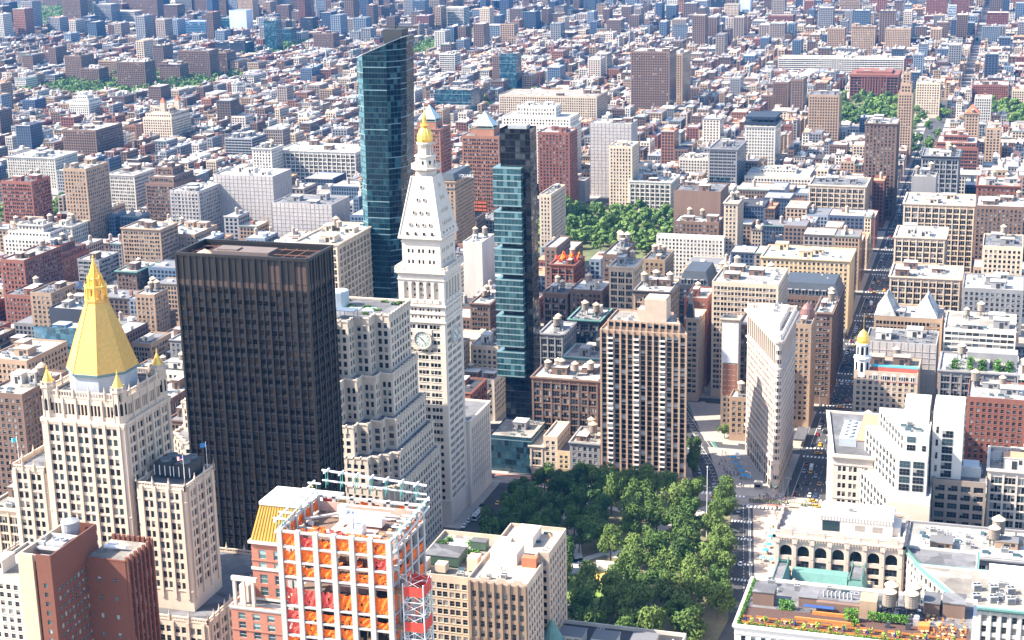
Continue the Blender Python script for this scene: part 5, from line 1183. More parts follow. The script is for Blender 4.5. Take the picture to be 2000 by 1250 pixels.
def angled_pair():
    # fifth avenue block with arched storey
    t = thing('arched_corner_block', 'pale stone corner block with rooftop cooling fans, facing the plaza', 'building', (15, 760, 0))
    pl = [(8, 0), (26, 0), (26, 62), (-1, 62)]; wl = mat('corner_stone', (.56, .48, .41), var=.15, streak=True)
    body(t, [(pl, 0, 60)], dict(fh=4.2, bay=4.6, pat=[(.14, .44), (.56, .86)], wh=(.2, .8), base=6, top=5, mar=1.6, rec=.45, band=4), 'cream', 'gray', colm=wl, rng=rng, cornice=(1.3, 2.2, 'top'))
    b = MB(); b.box(9, 14, 59, 17, 40, 63)
    for k in range(5): b.lathe(13, 17 + k * 5, [(2.1, 63), (2.1, 63.8), (1.8, 63.8), (1.7, 63.2)], 14, 1)
    b.build('cooling_fans', [mat('pale_zinc', (.55, .60, .64)), mat('fan_pale', (.34, .37, .36))], t)
    b = MB(); b.box(17.5, 12, 59, 25, 50, 63); b.build('bulkhead', wall('gray'), t); b = MB(); b.box(17.3, 11.8, 63, 25.2, 50.2, 63.3); b.build('bulkhead_roof', mat('terracotta_paving', (.50, .25, .15)), t); FOOT.append((10, 757, 42, 823))
    # white angled modern block with dark glazing
    t = thing('angled_white_block', 'bright white modern block with dark glazing and stepped angled terrace', 'building', (50, 728, 0))
    wh = mat('bright_white', (.58, .55, .50), var=.08); tan_ = mat('blank_tan', (.62, .50, .40), var=.08)
    lowp = [(0, 0), (18, 0), (18, 44), (-20, 44)]; upp = [(3, 6), (16, 6), (16, 44), (-14, 44)]; topp = [(5.5, 10), (16, 10), (16, 44), (-8, 44)]
    s = dict(fh=4.0, bay=4.4, pat=[(.14, .86)], wh=(.10, .90), base=10, top=1.5, mar=1.0, rec=.6)
    body(t, [(lowp, 0, 54), (upp, 53, 71), (topp, 70, 80)], s, 'white', 'white', 'wide', 100, rng, colm=wh, styles={0: None, 3: s, 1: ST['P']})
    b = MB(); b.obox((0, 0), Vector((1, 0, 0)), Vector((0, -1, 0)), .05, 18.05, -.01, .06, 0, 51.5); b.build('blank_wall', tan_, t)
    ww = []
    for (x0, x1, y, z0, z1) in ((4.2, 8.6, 5.9, 55, 69), (10, 14.6, 5.9, 55, 69)):
        for k in range(4): ww.append((((x0 + x1) / 2, y, z0 + k * 3.6), 0, x1 - x0, 3.0))
    for x, z in ((8.5, 72.4), (8.5, 76.2), (14, 72.4)): ww.append(((x, 9.9, z), 0, 3.6 if x < 10 else 1.6, 2.6))
    add_windows(t, ww, 'wide', 100, rng)
    b = MB(); b.box(17, 20, 0, 30, 44, 88); b.box(4, 28, 79, 15, 43, 88); b.split('service_core', wh, t)
    ww = [((23.5, 19.94, 54 + k * 3.7), 0, 4.5, 3.1) for k in range(7)] + [((19, 19.94, 54 + k * 6), 0, 1.0, 3.0) for k in range(5)]
    add_windows(t, ww, 'wide', 100, rng)
    clutter(t, -2, 14, 15, 28, 79.2, rng, 'white', 'white', 2.2, False); FOOT.append((29, 726, 81, 773))
    t = thing('taupe_grid_block', 'taupe concrete block with square grid of large dark windows', 'building', (68.5, 744, 0))
    body(t, [([(0, 0), (22.5, 0), (22.5, 26), (0, 26)], 0, 58)], dict(fh=4.1, bay=5.5, pat=[(.12, .86)], wh=(.14, .80), base=2, top=1.8, mar=.3, rec=.7), 'tan', 'gray', 'wide', 100, rng, colm=mat('taupe', (.27, .215, .175), var=.08))
    clutter(t, 9, 6, 22, 24, 57, rng, 'gray', 'white', 3, False); b = MB(); b.box(8, 8, 57, 20, 9, 62); b.box(12, 10, 57, 19, 20, 61); b.build('plant_screen', M_STEEL, t); FOOT.append((67, 743, 92, 771))
    t = thing('stone_loft', 'pale stone loft with arched top windows right of the taupe block', 'building', (91.6, 752, 0))
    body(t, [(rect(30, 30), 0, 62)], 'L', 'lime', 'pale', rng=rng, cornice=(.9, 1.6, 'top')); clutter(t, 1, 1, 29, 29, 61, rng, 'white', 'rust', 2); FOOT.append((91, 751, 122, 783))
    t = thing('flat_roof_hall', 'broad low building with white roof and dark grey colonnade front', 'building', (60.5, 690, 0))
    body(t, [(rect(60, 32), 0, 46)], dict(ST['L'], fh=4.6), 'gray', 'white', rng=rng, cornice=(1.4, 1.6, 'top')); clutter(t, 2, 2, 58, 30, 45, rng, 'tan', 'gray', 3); FOOT.append((60, 689, 121, 724))
    for x, y, z, s_, w_ in ((97, 712, 45, 1.5, 'on white roof below the taupe block, upper of two'), (95.5, 705, 45, 1.3, 'on white roof below the taupe block, lower of two')): tank(x, y, z, s_, w_)
    t = thing('white_cornice_block', 'white building with green copper cornice beside the avenue, bottom right', 'building', (68, 612, 0))
    pl = [(19, 0), (60, 0), (60, 32), (0, 32)]
    body(t, [(pl, 0, 60)], dict(fh=4.4, bay=3.4, pat=[(.2, .7)], wh=(.2, .82), base=6, top=2.6, mar=1.2, rec=.5, pier=.8, band=3), 'white', 'pale', rng=rng, cornice=(1.4, 1.6, 'top', M_COPPER), parapet=.7)
    for k in range(4):
        for j in range(2): put(AC, 'air_conditioner', t, (22 + k * 6, 6 + j * 9, 59.4), .3, (3, 3, 2.4))
    b = MB(); b.box(26, 20, 59, 44, 30, 64); b.build('bulkhead', M_WHITE, t); clutter(t, 24, 2, 56, 30, 59.3, rng, 'gray', 'pale', 2.5, False); FOOT.append((67, 611, 130, 646))
    t = thing('slate_roof_house', 'narrow white building with pale sloping roof and green crest, bottom right', 'building', (59.5, 645, 0))
    pl = [(12, 0), (30, 0), (30, 26), (0, 26)]; body(t, [(pl, 0, 56)], 'P', 'white', 'gray', rng=rng, cornice=(.8, 1, 'top', M_COPPER))
    b = MB()
    for k in range(24): f = k / 24; b.lathe(12 - 12 * f, 26 * f, [(.3, 56), (.25, 57), (.02, 57.8)], 5)
    b.build('cresting', M_COPPER, t); FOOT.append((59, 644, 90, 672))
angled_pair()

TAB = [
 (-222, -204, 965, 993, 38, 'P', 'cream', 'tan_tenement', 'low cream tenement with water tanks, right of the white clock tower'),
 (-249, -235, 1045, 1075, 43, 'P', 'brown', 'brown_loft_a', 'brown brick loft between white clock tower and slender glass tower'),
 (-290, -275, 1152, 1182, 60, 'B', 'white', 'white_blank', 'white windowless party wall block right of the clock tower pyramid'),
 (-301, -288, 1229, 1257, 34, 'P', 'white', 'white_loft_a', 'white loft with arched windows touching the slender glass tower'),
 (-389, -369, 1453, 1493, 29, 'B', 'orange', 'orange_wall', 'low building with a plain orange wall between clock tower and slender tower'),
 (-359, -347, 1301, 1351, 76, 'P', 'tan', 'hotel_left', 'tan hotel block with dark cornice right of the clock tower pyramid'),
 (-274, -264, 1301, 1346, 68, 'P', 'cream', 'cream_slab', 'narrow cream slab just right of the slender glass tower'),
 (-204, -187, 1085, 1113, 63, 'L', 'red', 'brick_net', 'red brick loft with orange netting on its roof'),
 (-228, -219, 1155, 1195, 58, 'P', 'brown', 'brown_back', 'brown building behind the loft with orange roof netting'),
 (-188, -172, 1012, 1040, 62, 'L', 'brown', 'brown_loft_b', "brown loft with wide windows right of the slender glass tower's foot"),
 (-170, -149, 1012, 1040, 65, 'P', 'brown', 'brown_loft_c', 'brown loft with ochre roof behind the tan apartment tower'),
 (-158, -145, 1050, 1090, 80, 'P', 'brown', 'tall_brown', 'tall narrow brown building behind the tan apartment tower'),
 (-144, -128, 1010, 1034, 82, 'L', 'cream', 'slender_cream', 'tall cream building with dark window columns behind the tan apartment tower'),
 (-142, -127, 1100, 1130, 66, 'P', 'tan', 'brown_right', 'tan brown building with water tank left of the street of Broadway'),
 (-118, -96, 965, 993, 79, 'L', 'tan', 'dark_cornice', 'tan building with projecting dark cornice behind the tan apartment tower'),
 (-158, -139, 965, 993, 59, 'L', 'dark', 'teal_cornice', 'dark building with teal cornice and white roof behind red banded loft'),
 (-168, -153, 933, 961, 58, 'L', 'gray', 'gray_loft', 'grey loft with fire escape beside the slender glass tower'),
 (-150, -128, 922, 950, 48, 'L', 'white', 'green_cornice', 'white roofed building with green cornice left of tan apartment tower'),
 (-159, -120, 886, 914, 46, 'L', 'brown', 'red_band_loft', 'broad loft with red top band and four roof water tanks'),
 (-151, -143, 853, 879, 17, 'L', 'cream', 'low_a', 'low building with dark balconies beside the glass podium on the crosstown street'),
 (-143, -135, 853, 879, 23, 'P', 'cream', 'low_b', 'narrow cream row house with rust roof on the crosstown street'),
 (-135, -128, 853, 879, 15, 'P', 'yellow', 'low_c', 'narrow yellow row house on the crosstown street by the park'),
 (-128, -111, 853, 879, 21, 'P', 'gray', 'low_d', "grey loft row house beside the tan apartment tower's foot"),
 (-174, -150, 853, 883, 21, 'G', 'glass', 'podium', "low glass podium with roof terrace at slender tower's foot"),
 (-62, -52, 950, 990, 69, 'P', 'cream', 'billboard', 'cream building carrying a tall blank grey billboard'),
 (-54, -46, 960, 990, 63, 'P', 'brown', 'billboard_r', 'dark brick building between the blank billboard and the wedge building'),
 (-54, -42, 933, 947, 27, 'P', 'tan', 'small_tan', 'small tan stone building with white roof left of the wedge building'),
 (-79, -38, 1012, 1057, 75, 'P', 'cream', 'cream_big', 'wide cream building with corbelled top behind the wedge building'),
 (-114, -93, 1081, 1121, 54, 'P', 'dark', 'black_mans', 'building with black mansard roof and dormers left of cream corbelled building'),
 (-93, -85, 1000, 1022, 54, 'P', 'cream', 'turret', 'slim cream corner building with a dark pyramidal turret'),
 (-100, -85, 1030, 1060, 59, 'P', 'red', 'red_low', 'low red brick building behind the slim turret building'),
 (-72, -10, 1170, 1210, 55, 'P', 'yellow', 'yellow_row', "long yellow building with blank right wall on the avenue's left side"),
 (-47, -8, 1081, 1121, 51, 'P', 'brown', 'brown_mans', 'brown brick building with dark mansard behind the wedge building'),
 (-23, -12, 965, 991, 64, 'P', 'tan', 'dome_b', 'brick and tan building with a brown copper dome right of wedge building'),
 (-16, -5, 1012, 1052, 59, 'P', 'brown', 'dome_c', 'pinkish brown building next to the copper dome on the avenue'),
 (-176, -121, 1301, 1331, 38, 'P', 'white', 'white_arches', "long white building with rows of arches at the far park's corner"),
 (-123, -112, 1310, 1340, 65, 'P', 'cream', 'decker', 'slim cream tower at the right end of the long white arched building'),
 (-177, -137, 1375, 1415, 61, 'B', 'brown', 'brown_blank', 'brown building with a large blank brick wall'),
 (-171, -133, 1345, 1370, 41, 'P', 'brown', 'brown_small', 'low brown buildings in front of the large blank brick wall'),
 (-258, -217, 1558, 1598, 33, 'L', 'white', 'uss_white', "white framed building with wide windows at the far park's south side"),
 (-279, -256, 1562, 1592, 66, 'P', 'cream', 'uss_tall', "slender cream tower at the far park's south side"),
 (-318, -275, 1640, 1670, 76, 'B', 'white', 'wrap_far', 'building wrapped in white sheeting behind the far park'),
 (-343, -326, 1593, 1613, 31, 'B', 'brown', 'metronome', 'brown art wall panel building behind the far park'),
 (-328, -314, 1602, 1622, 23, 'B', 'gray', 'metro_gray', 'low building with a blank grey wall behind the far park'),
 (-350, -318, 1560, 1590, 78, 'P', 'red', 'metro_tower', 'red brown apartment tower behind the brown art wall'),
 (-392, -356, 1453, 1488, 90, 'P', 'brick', 'zeck1', 'orange brick tower with glass pyramid right of gilded dome'),
 (-454, -423, 1480, 1510, 91, 'P', 'brick', 'zeck0', 'orange brick tower with glass pyramid left of gilded dome'),
 (-642, -552, 1579, 1629, 49, 'L', 'white', 'coned', 'long white office block with tall pilasters left of the teal glass skyscraper'),
 (-596, -537, 1350, 1390, 65, 'B', 'white', 'scaff', 'building wrapped in white scaffold sheeting, far left middle'),
 (-515, -459, 1300, 1340, 52, 'B', 'white', 'whitenet', 'low building under white sheeting behind the black skyscraper'),
 (-308, -280, 900, 960, 114, 'L', 'cream', 'garden_tan', 'ornate tan tower with roof garden behind the black skyscraper'),
 (-704, -681, 1277, 1315, 80, 'P', 'tan', 'tall_tan', 'tall tan apartment tower at the left behind the gold pyramid'),
 (-586, -551, 1170, 1210, 54, 'P', 'tan', 'brown_balc', 'tan brick apartment house with balconies, left one of two'),
 (-569, -537, 1200, 1240, 44, 'P', 'tan', 'brown_balc2', 'tan brick apartment house without balconies, right one of two'),
 (-617, -597, 1050, 1100, 54, 'P', 'red', 'red_slab', 'red brick apartment slab at the left edge'),
 (-642, -617, 1120, 1170, 43, 'P', 'red', 'red_terr', 'red brick apartment house stepped in terraces near left edge'),
 (-718, -673, 1200, 1230, 42, 'P', 'white', 'white_ap', 'white apartment house with roof terraces near left edge'),
 (-706, -683, 1250, 1290, 34, 'P', 'white', 'white_ap2', 'narrow white apartment house left of the tall tan apartment tower'),
 (-778, -746, 1290, 1320, 64, 'P', 'red', 'brickwhite', 'red brick building with white bands at the left edge'),
 (-949, -889, 1549, 1594, 38, 'P', 'white', 'hospital', 'white hospital block with square windows at the left'),
 (-963, -919, 1683, 1743, 47, 'P', 'brown', 'brown_hotel', 'brown building with white cornice behind the white hospital'),
 (-945, -905, 1836, 1886, 48, 'P', 'cream', 'cream_tower', 'cream tower with two roof turrets at the upper left'),
 (-1152, -1122, 1999, 2034, 39, 'P', 'white', 'white_ter', 'slim white terraced tower left of the cream turret tower'),
 (-750, -718, 1420, 1460, 48, 'P', 'white', 'white_ap3', 'white apartment house with dark strip windows right of tall tan tower'),
 (-684, -654, 1381, 1426, 59, 'P', 'brown', 'brown_step', 'brown stepped apartment tower right of tall tan tower'),
 (-619, -590, 1310, 1350, 57, 'P', 'white', 'white_ap4', 'white apartment house left of the white scaffold sheeting'),
 (-781, -746, 1734, 1774, 34, 'R', 'gray', 'greenglass', 'grey green glass office block left of long pilastered office'),
 (-655, -633, 1550, 1590, 55, 'P', 'white', 'white_ter2', 'narrow white apartment house beside the long pilastered office'),
 (-1419, -1388, 2415, 2457, 49, 'P', 'brown', 'pt1', 'long brown project tower, leftmost of the upper left estate'),
 (-1378, -1343, 2394, 2424, 31, 'P', 'brown', 'pt2', 'short brown project tower in front of the leftmost estate slab'),
 (-1392, -1357, 2475, 2500, 35, 'P', 'tan', 'pt3', 'tan project tower in the upper left estate'),
 (-1278, -1227, 2341, 2376, 49, 'P', 'brown', 'pt4', 'wide brown project tower in the middle of the upper left estate'),
 (-1249, -1211, 2424, 2454, 36, 'P', 'brown', 'pt5', 'short brown project tower right of the wide one in the estate'),
 (-1243, -1185, 2480, 2514, 53, 'P', 'brown', 'pt6', 'tall broad brown project slab in the upper left estate'),
 (-1225, -1191, 2554, 2589, 42, 'P', 'brown', 'pt7', 'brown project tower at the right end of the upper left estate'),
 (-2004, -1958, 3344, 3378, 81, 'P', 'brown', 'top1', 'tall dark slab at the top left by the river'),
 (-1942, -1897, 3374, 3414, 58, 'P', 'gray', 'top2', 'bluish slab at the top left beside the tall dark slab'),
 (-1921, -1861, 3415, 3455, 39, 'P', 'white', 'top3', 'pale low tower with vertical windows at the top left'),
 (-1912, -1858, 3481, 3515, 77, 'P', 'brown', 'top4', 'tall brown tower behind the pale low tower at the top left'),
 (-1839, -1789, 3486, 3526, 48, 'P', 'brown', 'top5', 'brown tower right of the pale low tower at the top left'),
 (-1699, -1666, 3495, 3535, 71, 'P', 'brown', 'top6', 'brown tower at the top edge left of the pale blue tower'),
 (-1281, -1256, 2892, 2917, 66, 'G', 'blue', 'bluegl', 'slim blue glass tower at the upper left'),
 (-1169, -1129, 2868, 2898, 45, 'P', 'brown', 'brown615', 'brown brick tower with rooftop box left of the teal glass skyscraper'),
 (-1512, -1472, 3205, 3235, 59, 'B', 'paleblue', 'white_bl', 'pale blue blank tower at the upper left'),
 (-1073, -1024, 3320, 3360, 57, 'R', 'white', 'glass865', 'pale glass tower at the top centre'),
 (-546, -415, 2052, 2112, 47, 'P', 'cream', 'bigofc', 'massive cream office block right of the teal glass skyscraper'),
 (-415, -338, 1640, 1680, 87, 'P', 'white', 'whitestep', 'white stepped apartment block before the massive cream office block'),
 (-392, -340, 2146, 2191, 95, 'P', 'brown', 'brown_tower', 'tall brown apartment tower, upper centre'),
 (-361, -343, 2248, 2308, 81, 'P', 'tan', 'brown_tower2', 'tan return wing of the tall brown apartment tower'),
 (-186, -153, 1810, 1855, 51, 'P', 'white', 'white_dotted', 'white tower with square windows and dark top under construction'),
 (-165, -97, 1678, 1718, 24, 'P', 'white', 'white_ap5', 'long low white apartment house before the white dotted tower'),
 (-78, -28, 1496, 1541, 47, 'L', 'cream', 'cream_lof', 'wide cream loft block left of the avenue'),
 (-228, -198, 2986, 3011, 50, 'P', 'tan', 'st1', 'tan concrete slab tower, leftmost of three alike'),
 (-185, -144, 2974, 2999, 54, 'P', 'tan', 'st2', 'tan concrete slab tower, middle of three alike'),
 (-127, -84, 2980, 3005, 51, 'P', 'tan', 'st3', 'tan concrete slab tower, rightmost of three alike'),
 (-271, -74, 2675, 2715, 31, 'R', 'white', 'whitelong', 'long white slab with colourful roofs below three tan towers'),
 (-132, -64, 2415, 2475, 37, 'L', 'red', 'bobst', 'large deep red library block behind the square'),
 (-37, -8, 1574, 1614, 92, 'P', 'brown', 'brownt', 'tall brown brick tower left of the avenue'),
 (-29, -13, 1889, 1919, 97, 'P', 'tan', 'tower5', 'stepped tan tower beside the avenue near the far square'),
 (-138, -102, 1978, 2013, 64, 'P', 'tan', 'tan_tower', "tan apartment tower left of the far square's trees"),
 (-215, -194, 2222, 2272, 48, 'P', 'brown', 'brown_t1', 'brown apartment tower left of the tan apartment tower'),
 (-185, -169, 2179, 2219, 57, 'P', 'brown', 'brown_t2', 'brown apartment tower with shaded side near the far square'),
 (-245, -212, 1736, 1766, 26, 'P', 'white', 'white_l2', 'white loft building behind the blank brick wall'),
 (-200, -179, 1671, 1701, 19, 'G', 'dark', 'dark_l3', 'black glass building next to the white loft'),
 (-201, -172, 1671, 1731, 48, 'P', 'gray', 'loft1410', 'long grey loft left of the white dotted tower'),
 (-2081, -2059, 3539, 3564, 55, 'P', 'tan', 'top1b', 'slim tan tower right of the tall dark slab at the top left'),
 (-1829, -1804, 3421, 3451, 78, 'P', 'brown', 'top4b', 'narrow brown tower at the top edge behind the pale low tower'),
 (-1867, -1823, 3622, 3652, 74, 'P', 'gray', 'top5b', 'grey slab at the top edge left of centre left'),
 (-1820, -1784, 3625, 3655, 67, 'P', 'brown', 'top5c', 'brown slab at the top edge beside the grey slab'),
 (-1567, -1534, 3257, 3287, 38, 'G', 'blue', 'blue_dk', 'dark blue glass block before the pale blue blank tower'),
 (-1576, -1540, 3376, 3406, 81, 'P', 'tan', 'tp7', 'tan tower at the top edge right of the pale blue tower'),
 (-1603, -1549, 3164, 3204, 39, 'R', 'blue', 'glass_g', 'blue grey banded office block behind the upper left estate'),
 (-1346, -1285, 2814, 2854, 31, 'P', 'dark', 'dk_long', 'long dark block right of the upper left estate'),
 (-1304, -1282, 3014, 3039, 40, 'G', 'blue', 'bluegl2', 'short blue glass tower right of the slim blue one'),
 (-1513, -1484, 3443, 3468, 52, 'P', 'brown', 'br_tall', 'brown slab at the top behind the slim blue glass tower'),
 (-1353, -1326, 3218, 3248, 43, 'P', 'dark', 'dk585', 'dark tower at the top between blue glass and brown brick towers'),
 (-596, -562, 3861, 3891, 45, 'P', 'dark', 'tc1', 'dark tower at the top edge right of centre'),
 (-527, -496, 3648, 3678, 40, 'P', 'cream', 'tc2', 'cream tower beside the dark tower at the top edge'),
 (-506, -482, 3728, 3753, 49, 'B', 'paleblue', 'tc3', 'pale blue tower at the top edge right of the cream one'),
 (-417, -364, 3556, 3596, 24, 'P', 'red', 'tc4', 'low wide red block at the top right of centre'),
 (34, 76, 3473, 3513, 38, 'P', 'red', 'tr6', 'red tower pair member at the top right corner'),
 (-47, -30, 3605, 3625, 42, 'R', 'paleblue', 'tr7', 'slim pale blue tower between the two tall red slabs'),
 (-673, -646, 2457, 2487, 56, 'G', 'blue', 'cen1', 'green blue glass tower right of the bright far avenue'),
 (-679, -626, 2174, 2214, 36, 'G', 'dark', 'cen2', 'dark glass office block left of the bright far avenue'),
 (-813, -786, 2571, 2601, 42, 'R', 'white', 'cen3', "white curved balconied tower right of the teal glass skyscraper's top"),
 (-95, -52, 3662, 3712, 59, 'P', 'red', 'topr1', 'tall red slab at the top right, left of two'),
 (-44, -7, 3666, 3716, 59, 'P', 'red', 'topr2', 'tall red slab at the top right, right of two'),
 (-290, -245, 3780, 3830, 56, 'P', 'tan', 'topr3', 'tan slab at the top right edge'),
 (16, 51, 933, 963, 48, 'P', 'cream', 'sohmer', 'cream corner building with gold cupola and red dormered mansard'),
 (19, 59, 966, 996, 56, 'B', 'white', 'wrapped', 'building wrapped in white sheeting behind the gold cupola'),
 (20, 60, 1012, 1042, 59, 'P', 'tan', 'gables', 'tan brick building with white gabled roof on the avenue'),
 (62, 102, 985, 1025, 61, 'R', 'white', 'white_glass', 'white and glass apartment house with roof terrace at right'),
 (63, 103, 905, 940, 60, 'L', 'gray', 'plants', 'grey gridded office with planted roof terrace at right'),
 (79, 108, 870, 900, 57, 'P', 'red', 'red_right', 'red brick loft at the right edge'),
 (19, 66, 1152, 1192, 50, 'L', 'cream', 'loft_r7', 'cream loft with pilasters behind the white gabled roof'),
 (16, 52, 1229, 1269, 61, 'L', 'cream', 'loft_r8', 'pale loft, second beyond the white gabled roof on the avenue'),
 (17, 70, 1305, 1350, 71, 'L', 'cream', 'loft_r9', "large pale loft with arched top windows on the avenue's right"),
 (19, 38, 1360, 1390, 82, 'B', 'gray', 'gray_blank', "building with pale grey blank wall on the avenue's right"),
 (21, 52, 1460, 1500, 82, 'L', 'gray', 'arch_r11', 'loft with black cornice and arched windows beyond grey blank wall'),
 (17, 62, 1771, 1821, 48, 'P', 'red', 'red_terr_r', "red brick terraced apartment house on the avenue's right"),
 (67, 83, 1857, 1897, 48, 'P', 'tan', 'tan_tower_r', 'tan tower right of the red terraced apartment house'),
 (42, 57, 1972, 2002, 47, 'P', 'tan', 'tan_tower_r2', "tan tower with red hipped roof on the avenue's right"),
 (70, 102, 1310, 1350, 86, 'P', 'red', 'red_apts_r', 'red brick apartment house with green bands at the right edge'),
 (-30, 1, 2251, 2291, 47, 'P', 'cream', 'greenroof_r', 'cream building with green glass roof near the far square'),
 (38, 87, 2413, 2463, 25, 'P', 'red', 'red_lib_r', 'red building with pale vaulted roof at the upper right'),
 (69, 106, 1081, 1121, 62, 'P', 'gray', 'loftr_a', 'grey loft at the right edge behind the white glass house'),
 (79, 105, 1152, 1192, 74, 'P', 'cream', 'loftr_b', 'cream loft at the right edge with arched top floor'),
 (71, 105, 1260, 1300, 80, 'P', 'brown', 'brown_r_c', 'brown loft at the right edge'),
 (-435, -409, 770, 810, 72, 'P', 'tan', 'brown_left', 'brown terracotta office block at the left edge beside the gold pyramid'),
 (-464, -435, 860, 890, 59, 'G', 'blue', 'zigzag', 'faceted dark glass building left of the gold pyramid'),
 (-479, -454, 900, 930, 64, 'B', 'dark', 'zig_top', 'dark blue topped building behind the faceted glass one'),
 (-379, -358, 690, 730, 82, 'P', 'brown', 'brick_flag', 'brown brick building with a wall badge at the left edge'),
 (-319, -302, 600, 630, 63, 'L', 'cream', 'tan_arcade', 'tan office block with arcaded top at left edge below the brown ones'),
 (-526, -510, 950, 980, 59, 'P', 'tan', 'tan_far', 'tan building with water tank left edge, behind the brown terracotta block'),
 (-551, -534, 1100, 1135, 37, 'P', 'brown', 'green_corn', 'brown apartment house with green cornice right of the gold spire'),
 (-477, -462, 1000, 1025, 48, 'P', 'tan', 'tan_eclub', 'tan stone house with stair tower right of the gold pyramid'),
 (-596, -573, 1020, 1060, 36, 'P', 'red', 'redfar', 'red brick terrace house left of the gold spire'),
 (-409, -375, 730, 770, 38, 'P', 'gray', 'low_left', 'low building with grey roof at the far left below the faceted glass'),
 (-250, -233, 500, 530, 83, 'P', 'white', 'low_left2', 'low white building at the bottom left corner behind the brick tower'),
 (-480, -469, 1020, 1040, 27, 'P', 'brown', 'loggia', 'small house with arched loggia left of the black skyscraper'),
 (-597, -578, 1120, 1150, 39, 'R', 'gray', 'glass_l', 'grey glass house left of the gold spire'),
]

PANES['wide2'] = PANES['wide']
BY = {}
LOOK = {'sohmer': 1, 'cream_big': 2}
def overlap(a, b): return a[0] < b[2] - .3 and a[2] > b[0] + .3 and a[1] < b[3] - .3 and a[3] > b[1] + .3
def table_building(row, rng):
    x0, x1, y0, y1, z, st, col, nm, lab = row
    if nm == 'podium': col = 'gray'
    for q in TAB:          # stop short of whatever stands behind
        if q is not row and q[2] > y0 + 8 and q[2] < y1 and q[0] < x1 and q[1] > x0: y1 = min(y1, q[2] - 1)
    W, D = x1 - x0, y1 - y0
    cat = 'building'; kind = 'tower_block' if z > 70 else ('row_house' if z < 25 and W < 20 else 'city_building')
    if 'sheeting' in lab: kind = 'wrapped_building'
    t = thing(kind, lab, 'building', (x0, y0, 0)); BY[nm] = t
    far = y0 > 1650
    s = ST[st]
    if s is not None:
        s = dict(s)
        if st == 'P':
            v = rng.choice('PPDQ'); s = dict(ST['D']) if v == 'D' else s
            if v == 'Q': s.update(bay=2.9, pat=[(.22, .78)], fh=3.2)
        if far: s.update(flat=1, sill=0, pier=0, band=0)
    rc = rng.choice(('white', 'white', 'white', 'pale', 'gray')) if nm not in ('black_mans',) else 'dark'
    tiers = [(rect(W, D), 0, z)]
    if nm in ('red_terr', 'white_ap', 'brown_step', 'white_ter', 'whitestep', 'red_terr_r', 'tower5', 'white_ap5', 'cream_tower') :
        tiers = [(rect(W, D), 0, z * .82), (rect(W - 4, D - 5, 2, 4), z * .82 - 1, z * .92), (rect(W * .55, D * .5, W * .2, D * .3), z * .92 - 1, z * 1.04)]
    corn = None
    if st == 'L' or (st == 'P' and rng.random() < .4): corn = (.8, 1.4, 'top')
    if nm in ('dark_cornice', 'arch_r11'): corn = (1.6, 1.6, 'top', M_DARK)
    if nm in ('green_cornice', 'teal_cornice', 'green_corn'): corn = (1.2, 1.4, 'top', M_COPPER)
    gl = 'std'
    colm = None
    if 'sheeting' in lab:
        b = MB()
        for f in range(int(z / 3.4)): b.box(-.22, -.22, f * 3.4, W + .22, D + .22, f * 3.4 + .16)
        for f in range(int(W / 4) + 1): b.box(f * 4 - .08, -.2, 0, f * 4 + .08, -.05, z)
        for f in range(int(D / 4) + 1): b.box(W + .05, f * 4 - .08, 0, W + .2, f * 4 + .08, z)
        b.build('scaffold', mat('scaffold_pipe', (.38, .33, .31)), t)
    if 'sheeting' in lab: colm = mat('white_sheeting', (.42, .39, .37), var=.35, scale=.9, streak=True, rough=.6)
    if st == 'G':
        tint = [glass('cw_a', (.02, .06, .085), .06, .8, .5, 3), glass('cw_b', (.05, .11, .14), .08, .8), glass('cw_c', (.01, .025, .04), .05, .8), mat('slab_dark', (.02, .05, .065)), mat('slab_pale', (.25, .36, .40))]
        curtain(t, rect(W, D), lambda p: z, [0, 0, 1, 2], tint, 3.7, 2.2, seed=int(x0)); b = MB(); b.poly([(.2, .2, z - .8), (W - .2, .2, z - .8), (W - .2, D - .2, z - .8), (.2, D - .2, z - .8)]); b.build('roof', roofm('pale'), t)
    else:
        body(t, tiers, s, col, rc, gl, 90, rng, corn, colm, simple=far)
    if D > 9 and W > 9 and y0 < 3000:
        x_, y_, w_, d_ = (1, 1, W - 2, D - 2) if len(tiers) == 1 else (W * .22, D * .32, W * .5, D * .45)
        clutter(t, x_, y_, x_ + w_, y_ + d_, (z if len(tiers) == 1 else z * 1.04) - 1, rng, rng.choice((col, col, 'white', 'brown', 'gray')), rng.choice(('white', 'pale')), 1.3 if y0 < 1700 else .6, True)
    FOOT.append((x0 - .5, y0 - .5, x1 + .5, y1 + .5))
    if st != 'G' and 600 < y0 < 1560 and rng.random() < .85 and W > 9 and D > 9 and 'sheeting' not in lab:
        for k in range(rng.choice((1, 2, 2, 3))): tank(x0 + rng.uniform(3, W - 3), y0 + rng.uniform(.4, .9) * D, z - 1, rng.uniform(.95, 1.3), 'on the roof of the ' + lab.split(' with')[0].split(' behind')[0].split(' beside')[0].split(' right of')[0].split(' left of')[0])
rt = random.Random(21)
for row in TAB: table_building(row, rt)
